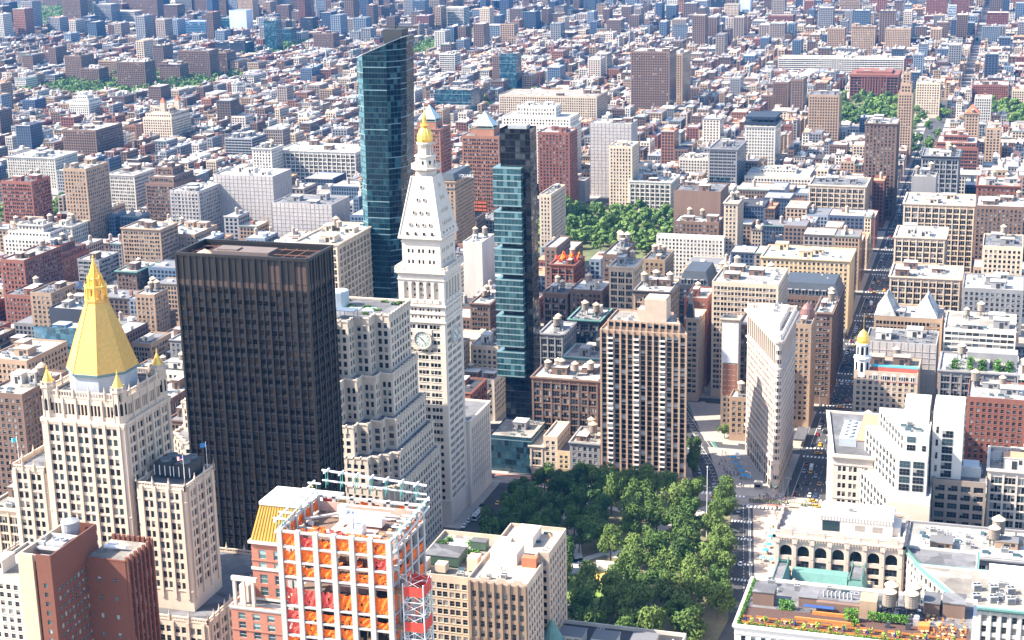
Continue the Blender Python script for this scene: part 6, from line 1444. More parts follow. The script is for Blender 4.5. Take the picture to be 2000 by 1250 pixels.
# -- particular features of some of them
t = BY['billboard']; w_ = 10.5
b = MB(); b.box(.4, -.35, 42, 10, -.06, 66); b.build('billboard', mat('billboard_blank', (.56, .58, .62), var=.05, rough=.6), t)
b = MB(); b.box(1, -.07, 22, 9.6, -.03, 41.6); b.build('brick_patch', mat('patch_brown', (.26, .12, .08)), t)
t = BY['metronome']
b = MB(); b.box(-.2, -.5, 0, 17.2, -.05, 33); b.build('art_panel', mat('panel_brown', (.22, .10, .09), var=.15, scale=.3), t)
b = MB(); rr = random.Random(3)
for k in range(150):
    a = rr.uniform(0, 6.28); r = abs(rr.gauss(0, 3.2)) + .6; x, z = 8.5 + r * math.cos(a), 24 + r * math.sin(a)
    if -0.1 < x < 17 and z < 33: b.box(x - .15, -.62, z - .15, x + .15, -.5, z + .15)
b.build('gilded_dots', M_GOLD, t); b = MB(); b.tube((10, -.6, 17), (15, -.6, 2), .18, 5); b.lathe(8, -.3, [(2.6, 1.5), (2.2, 5), (1.2, 7.6), (0, 8)], 7); b.build('relief', mat('relief_dark', (.10, .07, .07)), t)
b = MB(); b.box(-21, -.3, 8, -.4, .6, 20); s_ = b.build('dark_glass_front', mat('digit_board', (.02, .04, .06), rough=.2), t)
txt('33333613', 3.4, 'red_digits', mat('digit_red', (.8, .03, .05)), t, (-10, -.42, 16), (math.pi / 2, 0, 0), .05)
t = BY['hotel_left']; txt('W UNION SQUARE', 3.6, 'roof_sign', M_WHITE, t, (9, 12, 78.5), (math.pi / 2, 0, 0), .2)
b = MB(); b.box(-.4, -.4, 69, 12.2, 50, 70); A = rect(11.8, 46, 0, 0); B = inset(A, 1.6)
for i in range(4): j = (i + 1) % 4; b.poly([(*A[i], 76.5), (*A[j], 76.5), (*B[j], 82), (*B[i], 82)])
b.poly([(*p, 82) for p in B]); b.build('mansard_roof', mat('slate', (.05, .06, .075), rough=.6), t)
for nm in ('zeck1', 'zeck0'):
    t = BY[nm]; x0, x1, y0, y1, z = [r for r in TAB if r[7] == nm][0][:5]; W, D = x1 - x0, min(y1 - y0, 30)
    b = MB(); A = rect(W * .62, D * .62, W * .19, D * .19); b.prism(A, z - 1, z + 6); c = (W / 2, D / 2, z + 21); b.build('upper_storey', wall('brick'), t)
    b = MB()
    A2 = rect(W * .56, D * .56, W * .22, D * .22)
    for i in range(4): b.poly([(*A2[i], z + 8), (*A2[(i + 1) % 4], z + 8), c])
    b.build('glass_pyramid', mat('pyramid_glass', (.42, .50, .50), rough=.3, var=.1), t); b = MB()
    for i in range(4): b.tube((*A[i], z + 6), c, .3, 4); b.tube((*A[i], z + 6), (*A[(i + 1) % 4], z + 6), .35, 4)
    b.build('pyramid_frame', M_COPPER, t)
def gold_cupola():
    t = BY['sohmer']; wl = mat('cupola_white', (.72, .70, .68), var=.1)
    b = MB(); c = (4.2, 4.2); b.lathe(*c, [(4.6, 44), (4.6, 54), (5.2, 54.2), (5.2, 55), (3.8, 55.2), (3.8, 62), (4.3, 62.2), (4.3, 63)], 8, a0=math.pi / 8); k = b.build('cupola', wl, t)
    b = MB(); b.lathe(*c, [(3.5, 63), (3.6, 64.6), (3.1, 67), (2.0, 69), (.7, 70.2), (.12, 70.8), (.1, 79)], 16); b.build('gold_dome', M_GOLD, k)
    b = MB()
    for i in range(8):
        a = i * math.pi / 4
        for r, z0, z1 in ((4.30, 47, 52), (3.55, 56.5, 60.8)):
            p = Vector((c[0] + r * math.cos(a), c[1] + r * math.sin(a), 0)); u = Vector((-math.sin(a), math.cos(a), 0)) * .75; Z = Vector((0, 0, 1))
            b.poly([p - u + Z * z0, p + u + Z * z0, p + u + Z * z1, p + Z * (z1 + .7), p - u + Z * z1])
    b.build('cupola_window', M_GL, k)
    b = MB(); b.poly([(9, -.1, 42), (34.8, -.1, 42), (34.8, 3, 49.5), (9, 3, 49.5)]); b.poly([(34.8, -.1, 42), (34.8, 3, 42), (34.8, 3, 49.5)]); b.box(9, 3, 46, 34.9, 8, 49.6); b.build('red_mansard', mat('mansard_red', (.30, .07, .05), var=.25), t)
    d = MB(); d.box(-1.3, -.7, 0, 1.3, 3, 3.2); d.poly([(-1.6, -.8, 3.2), (1.6, -.8, 3.2), (0, -.8, 4.5)]); d.poly([(-1.6, -.8, 3.2), (0, -.8, 4.5), (0, 3, 4.5), (-1.6, 3, 3.2)]); d.poly([(0, -.8, 4.5), (1.6, -.8, 3.2), (1.6, 3, 3.2), (0, 3, 4.5)])
    for sx in (-.6, .6): d.box(sx - .4, -.75, .4, sx + .4, -.69, 2.8, 1)
    me = d.mesh('dormer', [wl, M_GL])
    for k in range(5): put(me, 'dormer', t, (11.8 + k * 5.1, .6, 42.6))
    b = MB(); b.box(9, 3.2, 49.6, 34.8, 6.5, 50.3); b.build('blue_roof_strip', mat('strip_blue', (.10, .42, .52)), t)
gold_cupola()
t = BY['dome_b']; b = MB(); b.lathe(6.5, 18, [(4.6, 62), (4.6, 64), (4.4, 66), (3.6, 69), (2.2, 71), (.6, 72.2), (.1, 72.8), (.08, 81)], 16); b.build('copper_dome', mat('brown_copper', (.17, .09, .08), rough=.5), t)
t = BY['turret']; b = MB(); b.lathe(2.6, 2.4, [(3.4, 53), (3.2, 57), (1.0, 68), (1.3, 68.3), (1.3, 69)], 4, a0=math.pi / 4); b.build('turret_roof', mat('slate', (.05, .06, .075)), t)
for nm, h in (('black_mans', 9), ('brown_mans', 8)):
    t = BY[nm]; x0, x1, y0, y1, z = [r for r in TAB if r[7] == nm][0][:5]; A = rect(x1 - x0 - .4, 34, .2, .2); B = inset(A, 3); b = MB()
    for i in range(4): j = (i + 1) % 4; b.poly([(*A[i], z - .5), (*A[j], z - .5), (*B[j], z + h), (*B[i], z + h)])
    b.poly([(*p, z + h) for p in B]); b.build('mansard_roof', mat('slate', (.05, .06, .075)), t)
    d = MB(); d.box(-1.2, -.6, 0, 1.2, 2.6, 3.0); d.box(-.8, -.66, .3, .8, -.6, 2.5, 1); d.box(-1.5, -.9, 3, 1.5, 2.6, 3.3); me = d.mesh('dormer', [wall('gray'), M_GL])
    for k in range(int((x1 - x0) / 4.4)): put(me, 'dormer', t, (2.8 + k * 4.4, .9, z + .6))
t = BY['gables']; z = 59; wr = roofm('white')
for x0, x1 in ((0, 13), (24, 37)):
    b = MB(); m_ = (x0 + x1) / 2
    b.poly([(x0, -.1, z), (x1, -.1, z), (m_, -.1 + 7, z + 11)]); b.poly([(x0, -.1, z), (m_, 6.9, z + 11), (m_, 24, z + 11), (x0, 27, z)]); b.poly([(x1, -.1, z), (x1, 27, z), (m_, 24, z + 11), (m_, 6.9, z + 11)]); b.build('gable_roof', wr, t)
t = BY['plants']
for k, (x, h) in enumerate(((8, 5), (16, 7), (22, 6), (30, 6.5), (36, 6))):
    b = MB(); rr = random.Random(40 + k)
    for j in range(260):
        v = Vector((rr.gauss(0, 1.0), rr.gauss(0, .8), rr.uniform(0, h))); d = Vector((rr.uniform(-1, 1), rr.uniform(-1, 1), rr.uniform(-.5, .5))).normalized() * .32; e = d.cross(Vector((rr.uniform(-1, 1), rr.uniform(-1, 1), rr.uniform(-1, 1)))).normalized() * .32
        b.poly([v - d - e, v + d - e, v + d + e, v - d + e])
    b.build('roof_tree', leaf_mat('hedge_leaf'), t, loc=(x, 6, 59.2))
b = MB(); b.box(14, 12, 59, 40, 22, 67); b.build('penthouse', wall('gray'), t)
t = BY['bobst']; b = MB()
for k in range(10): b.box(16 + k * 3.8, -.6, 4, 18 + k * 3.8, -.05, 32)
b.box(-1, -1, 33, 69, 61, 37); b.box(8, 10, 37, 58, 50, 40); b.build('cornice', wall('red'), t)
t = BY['tan_tower_r2']; b = MB(); b.lathe(7.5, 12, [(10.5, 47), (0, 56)], 4, a0=math.pi / 4); b.build('hipped_roof', mat('tile_red', (.50, .13, .07)), t)
t = BY['cream_tower']
for x, y in ((26, 8), (34, 30)): b = MB(); b.box(x - 3, y - 3, 46, x + 3, y + 3, 58); b.lathe(x, y, [(4.6, 58), (0, 64)], 4, 1, a0=math.pi / 4); b.build('roof_turret', [wall('cream'), mat('tile_red', (.50, .13, .07))], t)
for nm in ('white_dotted',):
    t = BY[nm]; b = MB(); b.box(-.2, -.2, 52, 33.8, 44, 55); b.box(0, 0, 58, 33.5, 43, 61); 
    for k in range(6): b.box(k * 6.4, 0, 50, k * 6.4 + .7, .8, 60)
    b.build('dark_top', mat('netting_dark', (.02, .03, .05)), t)
t = BY['brick_net']; b = MB(); rr = random.Random(6)
for i in range(10):
    for j in range(6):
        P = lambda i, j: (1 + i * 1.5, 8 + j * 3, 63 + 3 * math.sin(i * 1.7 + j) + rr.uniform(0, 1.4))
        b.poly([P(i, j), P(i + 1, j), P(i + 1, j + 1), P(i, j + 1)])
b.build('safety_net', mat('orange_net', (.85, .15, .008)), t)
t = BY['zigzag']
b = MB()
for k in range(4):
    z = 12 + k * 13; b.poly([(-.3, -.2, z), (10, -3.2, z + 6.5), (28.8, -.2, z), (28.8, -.2, z + .1)]); b.poly([(-.3, -.2, z + 13), (10, -3.2, z + 6.5), (-.3, -.2, z)]); b.poly([(28.8, -.2, z), (10, -3.2, z + 6.5), (-.3, -.2, z + 13), (28.8, -.2, z + 13)])
b.build('faceted_front', glass('facet_glass', (.05, .11, .15), .06, .9, .5, 3), t)
for (a, x, y, z, s_) in (('on the slanted black frame above the slim corner street', -112, 1060, 55, 1.1),): pass
for i, x in enumerate((-152, -145, -136, -128)): tank(x, 896 + (i % 2) * 4, 45, 1.15, 'on the red banded loft, %s' % ('leftmost of four', 'second of four', 'third of four', 'rightmost of four')[i])
for i, (x, y) in enumerate(((-66, 1102), (-75, 1110), (-84, 1100), (-58, 1120), (-90, 1118), (-70, 1140))): tank(x, y, 52 if y < 1130 else 40, 1.5, 'in the cluster behind the cream corbelled building')
# ================================================================ ordinary blocks between the streets
ST_Y = [-40, 40, 120, 200, 281, 362, 442, 523, 603, 683, 764, 844, 924, 1003, 1072, 1143, 1220, 1292, 1366, 1444, 1533, 1610, 1690, 1770, 1850, 1930, 2010, 2090, 2170, 2255, 2340, 2425, 2510, 2600, 2690, 2780, 2870, 2960, 3050, 3140, 3230, 3320, 3410, 3500, 3590, 3680, 3770, 3860, 3950, 4040, 4130, 4220, 4310, 4400, 4490, 4580, 4670]
AV_N = [(310, 15), (0, 15), (-155, 12), (-304, 15), (-454, 11), (-608, 15), (-824, 15), (-1052, 15), (-1265, 10), (-1470, 10), (-1680, 10), (-1900, 12), (-2120, 10), (-2340, 10), (-2560, 10), (-2780, 10), (-3000, 10)]
AV_S = [(310, 15), (155, 8), (0, 15), (-150, 10), (-300, 11), (-440, 8), (-608, 17), (-720, 8), (-824, 15), (-935, 8), (-1052, 15), (-1160, 8), (-1265, 10), (-1365, 8), (-1470, 10), (-1575, 8), (-1680, 10), (-1790, 8), (-1900, 12), (-2120, 10), (-2340, 10), (-2560, 10), (-2780, 10), (-3000, 10)]
KEEP = [(-144, 605, -16, 842), (-330, 1300, -185, 1600), (-150, 2110, -22, 2420), (-920, 1366, -780, 1500), (-1420, 2240, -1110, 2530), (-125, 840, -12, 1000), (-1020, 2690, -950, 3420), (-28, 1930, 15, 2300), (38, 2130, 115, 2365), (-2700, 3270, -1975, 4000), (-24, 600, 14, 860), (-46, 1000, -16, 1003), (-30, 603, 90, 770), (-636, 2180, -590, 2450), (-1290, 2810, -1210, 3120), (-580, 1150, -555, 1160)]
SIGHT = []
for r in TAB:
    if r[2] > 840: SIGHT.append((r[0], r[1], r[2], r[4] * (.30 if r[2] > 1640 else .42)))
SIGHT += [(14, 52, 933, 12), (-330, -200, 1420, 4), (-160, -60, 2200, 6)]
def ceiling(x0, x1, y):
    """keep a new building low enough that the taller ones behind it stay in sight from the deck"""
    cap = 999
    for a0, a1, yb, zb in SIGHT:
        if yb <= y + 5: continue
        f = (y - CAM.y) / (yb - CAM.y); u0 = CAM.x + (a0 - CAM.x) * f; u1 = CAM.x + (a1 - CAM.x) * f
        if u0 < x1 and u1 > x0: cap = min(cap, CAM.z + (zb - CAM.z) * f)
    return cap
rf_ = random.Random(77)
BUILT = 0; ROWS = []
PAL_N = ['cream', 'tan', 'brown', 'white', 'gray', 'brick', 'red', 'cream', 'tan', 'white', 'lime', 'brown']; PAL_S = ['red', 'brown', 'brick', 'tan', 'cream', 'white', 'gray', 'brown', 'gray', 'tan', 'lime', 'brown']
for k in range(3, len(ST_Y) - 1):
    ya, yb = ST_Y[k] + (9 if ST_Y[k] != 844 else 10), ST_Y[k + 1] - 9
    av = AV_N if ya < 1540 else AV_S
    if ya > 2000: ya, yb, av = ya - 3.5, yb + 3.5, [(a if abs(a) > 20 or ya < 2400 else 26, w if a == -608 else w * .55) for a, w in av]
    for q in range(len(av) - 1):
        xr, xl = av[q][0] - av[q][1], av[q + 1][0] + av[q + 1][1]
        if ya > 1300 and ya < 2600 and xl < -300 < xr and False: continue
        u1, _ = seen(xr, yb, 20); u0, _ = seen(xl, ya, 20); ua, _ = seen(xl, yb, 20); ub, _ = seen(xr, ya, 20)
        if max(u1, ub) < -80 or min(u0, ua) > 2080: continue
        mid = (ya + yb) / 2; res = ya > 1560 or xl < -600
        for row in (0, 1):
            y0, y1 = (ya, mid - (4 if res else 1.5)) if row == 0 else (mid + (4 if res else 1.5), yb)
            x = xl + .3
            while x < xr - 4:
                wd = rf_.choice((6, 7, 8, 12, 15, 20)) if res else rf_.choice((9, 14, 18, 24, 30))
                if ya > 3000: wd = rf_.choice((14, 20, 28))
                wd = min(wd, xr - x)
                if xr - x - wd < 5: wd = xr - x
                a, b_ = x, x + wd - .05; x += wd
                ROWS.append((a, b_, y0 + (rf_.random() * .8 if row == 0 else 0), y1 - (rf_.uniform(0, 6) if row == 0 else 0), res, row))
def free(r):
    for f in FOOT:
        if r[0] < f[2] and r[2] > f[0] and r[1] < f[3] and r[3] > f[1]: return False
    for f in KEEP:
        if r[0] < f[2] and r[2] > f[0] and r[1] < f[3] and r[3] > f[1]: return False
    # Broadway runs across the grid
    for yy in (r[1], r[3]):
        bx = broadway(yy)
        if bx is not None and r[0] < bx + 12 and r[2] > bx - 12: return False
    return True
def broadway(y):
    if 560 < y < 856: return -32 + (843 - y) * .43
    if 856 <= y < 1320: return -47 - (y - 850) * .345
    return None
LM = [(o['label'], o) for o in THINGS if o.name.split('.')[0] in ('clock_tower', 'pyramid_skyscraper', 'black_skyscraper', 'glass_skyscraper', 'slender_glass_tower', 'apartment_tower', 'wedge_building', 'tower_block')]
LMK = [('the white clock tower', 826, 560), ('the gold pyramid tower', 190, 640), ('the black skyscraper', 495, 700), ('the teal glass skyscraper', 745, 330), ('the slender glass tower', 1005, 560), ('the tan apartment tower', 1255, 760), ('the wedge building', 1510, 780), ('the gold cupola', 1690, 720), ('the massive cream office block', 1070, 210), ('the white scaffold sheeting', 470, 390), ('the tall tan apartment tower', 160, 400), ('the white arched block', 1350, 480), ('the red library block', 1705, 170), ('the white dotted tower', 1485, 290), ('the brown upper tower', 1270, 170), ('the white hospital', 65, 320), ('the cream turret tower', 320, 240), ('the long pilastered office', 615, 330), ('the large arched loft', 1835, 430), ('the pale cornice loft', 1800, 545), ('the grey planted roof', 1910, 760), ('the estate towers', 330, 130), ('the three concrete slabs', 1700, 80)]
def place_phrase(u, v):
    n, a, b = min(LMK, key=lambda q: (q[1] - u) ** 2 + (1.4 * (q[2] - v)) ** 2)
    if abs(u - a) > 1.2 * abs(v - b): return ('right of ' if u > a else 'left of ') + n
    return ('beyond ' if v < b else 'below ') + n
N_IND = 300 - len([o for o in THINGS if o['category'] == 'building'])
CANDS = []
for (x0, x1, y0, y1, res, row) in ROWS:
    if not free((x0, y0, x1, y1)): continue
    us = [seen(x, y, 15) for x in (x0, x1) for y in (y0, y1)]
    if max(p[0] for p in us) < -60 or min(p[0] for p in us) > 2060 or min(p[1] for p in us) > 1500: continue
    if y0 < 500: continue
    if not res: h = rf_.choice((18, 22, 26, 30, 34, 38, 44))
    elif y0 < 1600: h = rf_.choice((14, 16, 18, 22, 26, 34))
    else:
        h = rf_.choice((13, 15, 17, 18, 20, 22, 25, 28))
        if x1 - x0 > 13 and rf_.random() < .09: h = rf_.uniform(30, 55)
        if y0 > 2900 and x1 - x0 > 12 and rf_.random() < .10: h = rf_.uniform(30, 75)
        if y0 > 2950 and x0 < -1250 and x1 - x0 > 12 and rf_.random() < .16: h = rf_.uniform(40, 85)
    if x0 > 10 and 850 < y0 < 1560: h = rf_.uniform(34, 58)
    if -150 < x0 < -10 and 1140 < y0 < 1560: h = min(h + 8, 44)
    cap = ceiling(x0, x1, y0)
    h = max(7.5, min(h, cap))
    CANDS.append((x0, x1, y0, y1, h, res, row))
CANDS.sort(key=lambda r: r[2])
rb = random.Random(5)
DM = MB(); DCOL = []
TINT = [WALL[n] for n in PAL_S]
RT = [ROOF['white']] * 3 + [ROOF['pale']] * 3 + [ROOF['gray']] * 3 + [(.24, .26, .30)] * 3 + [ROOF['dark'], ROOF['rust']]
SIZE = {7: 0}
for i, (x0, x1, y0, y1, h, res, row) in enumerate(CANDS):
    W, D = x1 - x0, y1 - y0
    if i < N_IND:
        col = rb.choice(PAL_S if res else PAL_N); rc = rb.choice(('white', 'white', 'white', 'pale', 'gray', 'dark')); u, v = seen((x0 + x1) / 2, y0, h)
        hw = 'low' if h < 16 else ('mid height' if h < 32 else 'tall'); cw = {'lime': 'pale stone', 'brick': 'orange brick', 'red': 'red brick'}.get(col, col)
        t = thing('town_house' if res and h < 24 else 'loft_building', '%s %s building with %s roof %s' % (hw, cw, rc, place_phrase(u, v)), 'building', (x0, y0, 0), 0, 'ordinary buildings between the towers')
        st = dict(ST[rb.choice('PPDL' if not res else 'PPD')]); st.update(base=4, rec=.2)
        if y0 > 1250: st.update(flat=1, sill=0, pier=0, band=0)
        body(t, [(rect(W, D), 0, h)], st, col, rc, 'std', 40, rb, (.6, 1.0, 'top') if rb.random() < .45 else None, simple=y0 > 1150)
        if W > 7: clutter(t, .6, .6, W - .6, D - .6, h - 1, rb, rb.choice((col, 'white', 'brown')), 'white', 1.1, W > 9)
        if W > 10 and h > 22 and rb.random() < .7: tank(x0 + rb.uniform(3, W - 3), y0 + D * rb.uniform(.4, .8), h - 1, rb.uniform(.9, 1.25), 'on a %s roof %s' % (rc, place_phrase(u, v)))
    else:
        c = rb.choice(TINT) if h < 29 or rb.random() < .5 else rb.choice(((.06, .085, .14), (.10, .14, .20), (.20, .24, .30), (.16, .11, .09), (.30, .24, .20))); q_ = rb.uniform(.8, 1.2); c = tuple(q * q_ for q in c); rc = rb.choice(RT); n0 = len(DM.f)
        wins = []; hid = CAM.x < x0
        sides = [((x0, y0), (x1, y0)), ((x1, y0), (x1, y1)) if x1 < CAM.x + 25 else ((x0, y1), (x0, y0))]
        fh = 3.3 if y0 < 2600 else 3.6; bay = rb.choice((2.6, 3.0, 3.6)) if y0 < 2600 else rb.choice((3.4, 4.4)); sf = dict(fh=fh, bay=bay, pat=[(.2, .8)], wh=(.18, .82), base=3.5 if h < 30 else 5, top=1.8, mar=.8, flat=1)
        for P, Q in sides: facade(DM, wins, P, Q, 0, h, sf)
        DM.poly([(x1, y1, 0), (x0, y1, 0), (x0, y1, h), (x1, y1, h)]); 
        nw = len(DM.f)
        DM.poly([(x0 + .3, y0 + .3, h - .7), (x1 - .3, y0 + .3, h - .7), (x1 - .3, y1 - .3, h - .7), (x0 + .3, y1 - .3, h - .7)])
        DCOL += [c] * (nw - n0) + [rc]
        # inner parapet, cornice, bulkhead and plant on the roof
        n1 = len(DM.f)
        for P, Q in (((x1, y1), (x0, y1)), ((x1, y1 - .3), (x0, y1 - .3))): pass
        DM.poly([(x0 + .3, y1 - .3, h - .7), (x1 - .3, y1 - .3, h - .7), (x1 - .3, y1 - .3, h), (x0 + .3, y1 - .3, h)])
        DM.poly([(x0, y1 - .3, h), (x1, y1 - .3, h), (x1, y1, h), (x0, y1, h)]); DM.poly([(x0, y0, h), (x1, y0, h), (x1, y0 + .3, h), (x0, y0 + .3, h)])
        DM.poly([(x1 - .3, y0, h), (x1, y0, h), (x1, y1, h), (x1 - .3, y1, h)])
        DCOL += [c] * (len(DM.f) - n1)
        if rb.random() < .5: k0 = len(DM.f); DM.box(x0 - .1, y0 - .5, h - 1.0, x1 + .1, y0 - .01, h - .1); DCOL += [rb.choice((c, (.10, .10, .10), (.5, .45, .4), (.18, .26, .24)))] * (len(DM.f) - k0)
        for _ in range(rb.choice((1, 1, 2, 3)) if W > 6 else 1):
            bw, bd, bh = min(W * .6, rb.uniform(1.8, 4.5)), min(D * .4, rb.uniform(1.8, 5)), rb.uniform(1.2, 3.6); bx, by = rb.uniform(x0 + .5, x1 - bw - .5), rb.uniform(y0 + 1, y1 - bd - 1)
            k0 = len(DM.f); DM.box(bx, by, h - .7, bx + bw, by + bd, h - .7 + bh); cc_ = rb.choice((c, (.70, .68, .66), (.45, .44, .43), (.62, .55, .48), (.25, .12, .09)))
            DCOL += [cc_] * (len(DM.f) - k0)
        if h > 19 and W > 8 and rb.random() < .4:
            k0 = len(DM.f); DM.lathe(rb.uniform(x0 + 3, x1 - 3), (y0 + y1) / 2, [(1.6, h - .7), (1.6, h + 5), (0, h + 6.2)], 8); DCOL += [(.32, .27, .23)] * (len(DM.f) - k0)
        k0 = len(DM.f)
        for c_, a_, ww_, hh_ in wins:
            u_ = Vector((math.cos(a_), math.sin(a_), 0)) * ww_ / 2; c_ = Vector(c_); DM.poly([c_ - u_, c_ + u_, c_ + u_ + Vector((0, 0, hh_)), c_ - u_ + Vector((0, 0, hh_))], 1)
        DCOL += [(.5, .5, .5)] * (len(DM.f) - k0)
me = DM.mesh('distant_buildings', [mat('distant_wall', (.5, .5, .5), var=.12, scale=.2, attr=True), glass('distant_glass', (.016, .022, .03), .15, .25, .1)])
at = me.attributes.new('tint', 'FLOAT_COLOR', 'FACE')
at.data.foreach_set('color', [q for c in DCOL for q in (*c, 1.0)])
o = bpy.data.objects.new('distant_buildings', me); C.objects.link(o); o['kind'] = 'stuff'; tag(o, 'dense rows of low city buildings reaching far into the haze', 'buildings')
print('ordinary', len(CANDS), 'individual', N_IND, 'faces', len(DM.f))

# ================================================================ ground, roads, pavements
def sheet(name, polys, z, mt):
    b = MB()
    for p in polys: b.poly([(x, y, z) for x, y in p])
    return struct(name, b, mt)
M_ASPH = mat('asphalt', (.062, .062, .066), var=.35, scale=.12, rough=.9); M_PAVE = mat('pavement', (.33, .30, .27), var=.2, scale=.3); M_PLAZA = mat('plaza_gravel', (.40, .32, .26), var=.12, scale=.3)
sheet('ground', [[(-5200, -250), (1500, -250), (1500, 6800), (-5200, 6800)]], 0, M_ASPH)
sheet('river', [[(-5100, 4160), (-2560, 4160), (-2200, 4420), (-2200, 6700), (-5100, 6700)]], .3, mat('river_water', (.10, .22, .28), rough=.15, var=.1))
b = MB()
for k in range(len(ST_Y) - 1):
    ya, yb = ST_Y[k] + 5, ST_Y[k + 1] - 5; av = AV_N if ya < 1540 else AV_S
    if ya > 4100: continue
    for q in range(len(av) - 1):
        xr, xl = av[q][0] - av[q][1] + 4, av[q + 1][0] + av[q + 1][1] - 4
        if xl >= -160 and xr <= 0 and 600 < ya < 843: continue
        if xr <= 0 and xr > -100 and 843 < ya < 1250:      # cut by the diagonal avenue
            w0 = 7
            pr = [(broadway(max(ya, 857)) + w0, ya), (xr, ya), (xr, yb), (broadway(yb) + w0, yb)]
            pl_ = [(xl, ya), (broadway(max(ya, 857)) - w0, ya), (broadway(yb) - w0, yb), (xl, yb)]
            for p in (pl_, pr):
                if p[1][0] > p[0][0] + 1: b.prism(p, 0, .15)
            continue
        if xl >= 0 and ya < 770 and ya > 560: xl = 30
        b.prism([(xl, ya), (xr, ya), (xr, yb), (xl, yb)], 0, .15)
struct('pavement', b, M_PAVE)
# painted markings, bus lanes, bike lane
wh = mat('road_paint', (.74, .73, .70), var=.15); mk = MB(); red = MB(); grn = MB()
for y in ST_Y[9:27]:
    for k in range(9):
        if y >= 844:
            x = -9 + k * 2.1
            for dy in (-8.2, 6.2): mk.box(x, y + dy, .004, x + 1.0, y + dy + 2.6, .012)
    if y >= 844:
        for x in (-3.6, 0, 3.6, 7):
            for j in range(6): mk.box(x, y + 12 + j * 9, .004, x + .18, y + 15 + j * 9, .012)
        mk.box(-7.2, y + 10, .004, -7.0, y + 64, .012)
for k in range(17):
    y = 849; x = -62 + k * 2.0; mk.box(x, 846.5, .004, x + 1, 850, .012) if x < -30 else None
for j in range(28):
    y = 852 + j * 5; x = broadway(y); mk.box(x + 1.5, y, .004, x + 1.7, y + 3, .012)
    if j % 1 == 0: mk.poly([(x + 2.2, y, .012), (x + 4.2, y + 1.2, .012), (x + 4.2, y + 1.6, .012), (x + 2.2, y + .4, .012)])
for y0, y1 in ((852, 1000),):
    a, c = broadway(y0), broadway(y1)
    for o_ in (2.1, 4.3, -3): mk.poly([(a + o_, y0, .012), (a + o_ + .2, y0, .012), (c + o_ + .2, y1, .012), (c + o_, y1, .012)])
    grn.poly([(a + 4.6, y0, .008), (a + 6.6, y0, .008), (c + 6.6, y1, .008), (c + 4.6, y1, .008)])
for x in range(-142, -62, 2): mk.box(x, 839.6, .004, x + 1.2, 839.8, .012)
for x0 in (-153, -28): 
    for k in range(10): mk.box(x0 + k * 2, 833.5, .004, x0 + k * 2 + 1, 836.5, .012)
red.poly([(-300, 846.3, .008), (-64, 846.3, .008), (-64, 848.8, .008), (-300, 848.8, .008)]); red.poly([(-18, 838.5, .008), (12, 838.5, .008), (12, 840.2, .008), (-18, 840.2, .008)]); red.poly([(-140, 836.2, .008), (-66, 836.2, .008), (-66, 838.4, .008), (-140, 838.4, .008)])
def west_road(y): return -31 + (843 - y) * .165
for j in range(40):
    y = 690 + j * 3.7; x = west_road(y); mk.poly([(x - .1, y, .012), (x + .1, y, .012), (west_road(y + 2) + .1, y + 2, .012), (west_road(y + 2) - .1, y + 2, .012)])
for y in (742, 760, 790, 812):
    for k in range(8): x = west_road(y) - 8 + k * 1.6; mk.box(x, y, .004, x + .8, y + 2.6, .012)
for o_ in (2.6, 3.3): mk.poly([(west_road(690) + o_, 690, .012), (west_road(690) + o_ + .2, 690, .012), (west_road(838) + o_ + .2, 838, .012), (west_road(838) + o_, 838, .012)])
struct('road_markings', mk, wh); struct('bus_lane', red, mat('bus_lane_red', (.34, .12, .09), var=.3)); struct('bike_lane', grn, mat('bike_lane_green', (.06, .18, .15), var=.25))
sheet('crosstown_street', [[(-300, 836), (14, 836), (14, 851), (-300, 851)]], .004, mat('worn_asphalt', (.27, .235, .215), var=.25, scale=.2))
b = MB(); b.prism([(west_road(832) + 5, 832), (12, 832), (14, 762), (west_road(745) + 5, 745)], 0, .12); b.prism([(-37, 856), (-20, 857), (-45, 912), (-59, 914)], 0, .12); b.prism([(-28, 841.5), (6, 841.5), (2, 853), (-24, 853)], 0, .14); b.prism([(-56, 926), (-47, 926), (-80, 1000), (-84, 1000)], 0, .12); struct('plaza', b, M_PLAZA)
# park
b = MB(); b.prism([(-142, 612), (-20, 612), (west_road(700) - 7, 700), (west_road(832) - 7, 834), (-142, 834)], 0, .15); struct('park_ground', b, mat('park_soil', (.16, .15, .09), var=.4, scale=.15))
b = MB()
def path(pts, w_):
    for (x0, y0), (x1, y1) in zip(pts, pts[1:]):
        d = Vector((x1 - x0, y1 - y0)).normalized(); n = Vector((-d.y, d.x)) * w_ / 2; b.poly([(x0 - n.x, y0 - n.y, .165), (x0 + n.x, y0 + n.y, .165), (x1 + n.x, y1 + n.y, .165), (x1 - n.x, y1 - n.y, .165)][::-1])
path([(-138, 830), (-110, 790), (-95, 745), (-90, 690), (-110, 620)], 5); path([(-45, 830), (-62, 800), (-74, 770), (-70, 720), (-45, 700)], 6); path([(-130, 740), (-95, 745), (-74, 770)], 4); path([(-62, 800), (-95, 815), (-138, 822)], 4.5); path([(-70, 720), (-90, 690)], 4)
b.lathe(-78, 762, [(9, .166)], 20); struct('park_path', b, mat('path_stone', (.52, .47, .43), var=.15))
b = MB(); b.poly([(-92, 700, .17), (-70, 700, .17), (-66, 728, .17), (-84, 742, .17), (-96, 726, .17)]); struct('lawn', b, mat('lawn_grass', (.16, .24, .05), var=.35, scale=.1))
b = MB(); b.poly([(-86, 722, .18), (-76, 722, .18), (-78, 736, .18), (-86, 736, .18)]); struct('sand_patch', b, mat('sand_ochre', (.55, .36, .10), var=.2))
t = thing('park_screen', 'pale curved screen wall standing on the park lawn', 'wall', (-84, 738, .15))
b = MB()
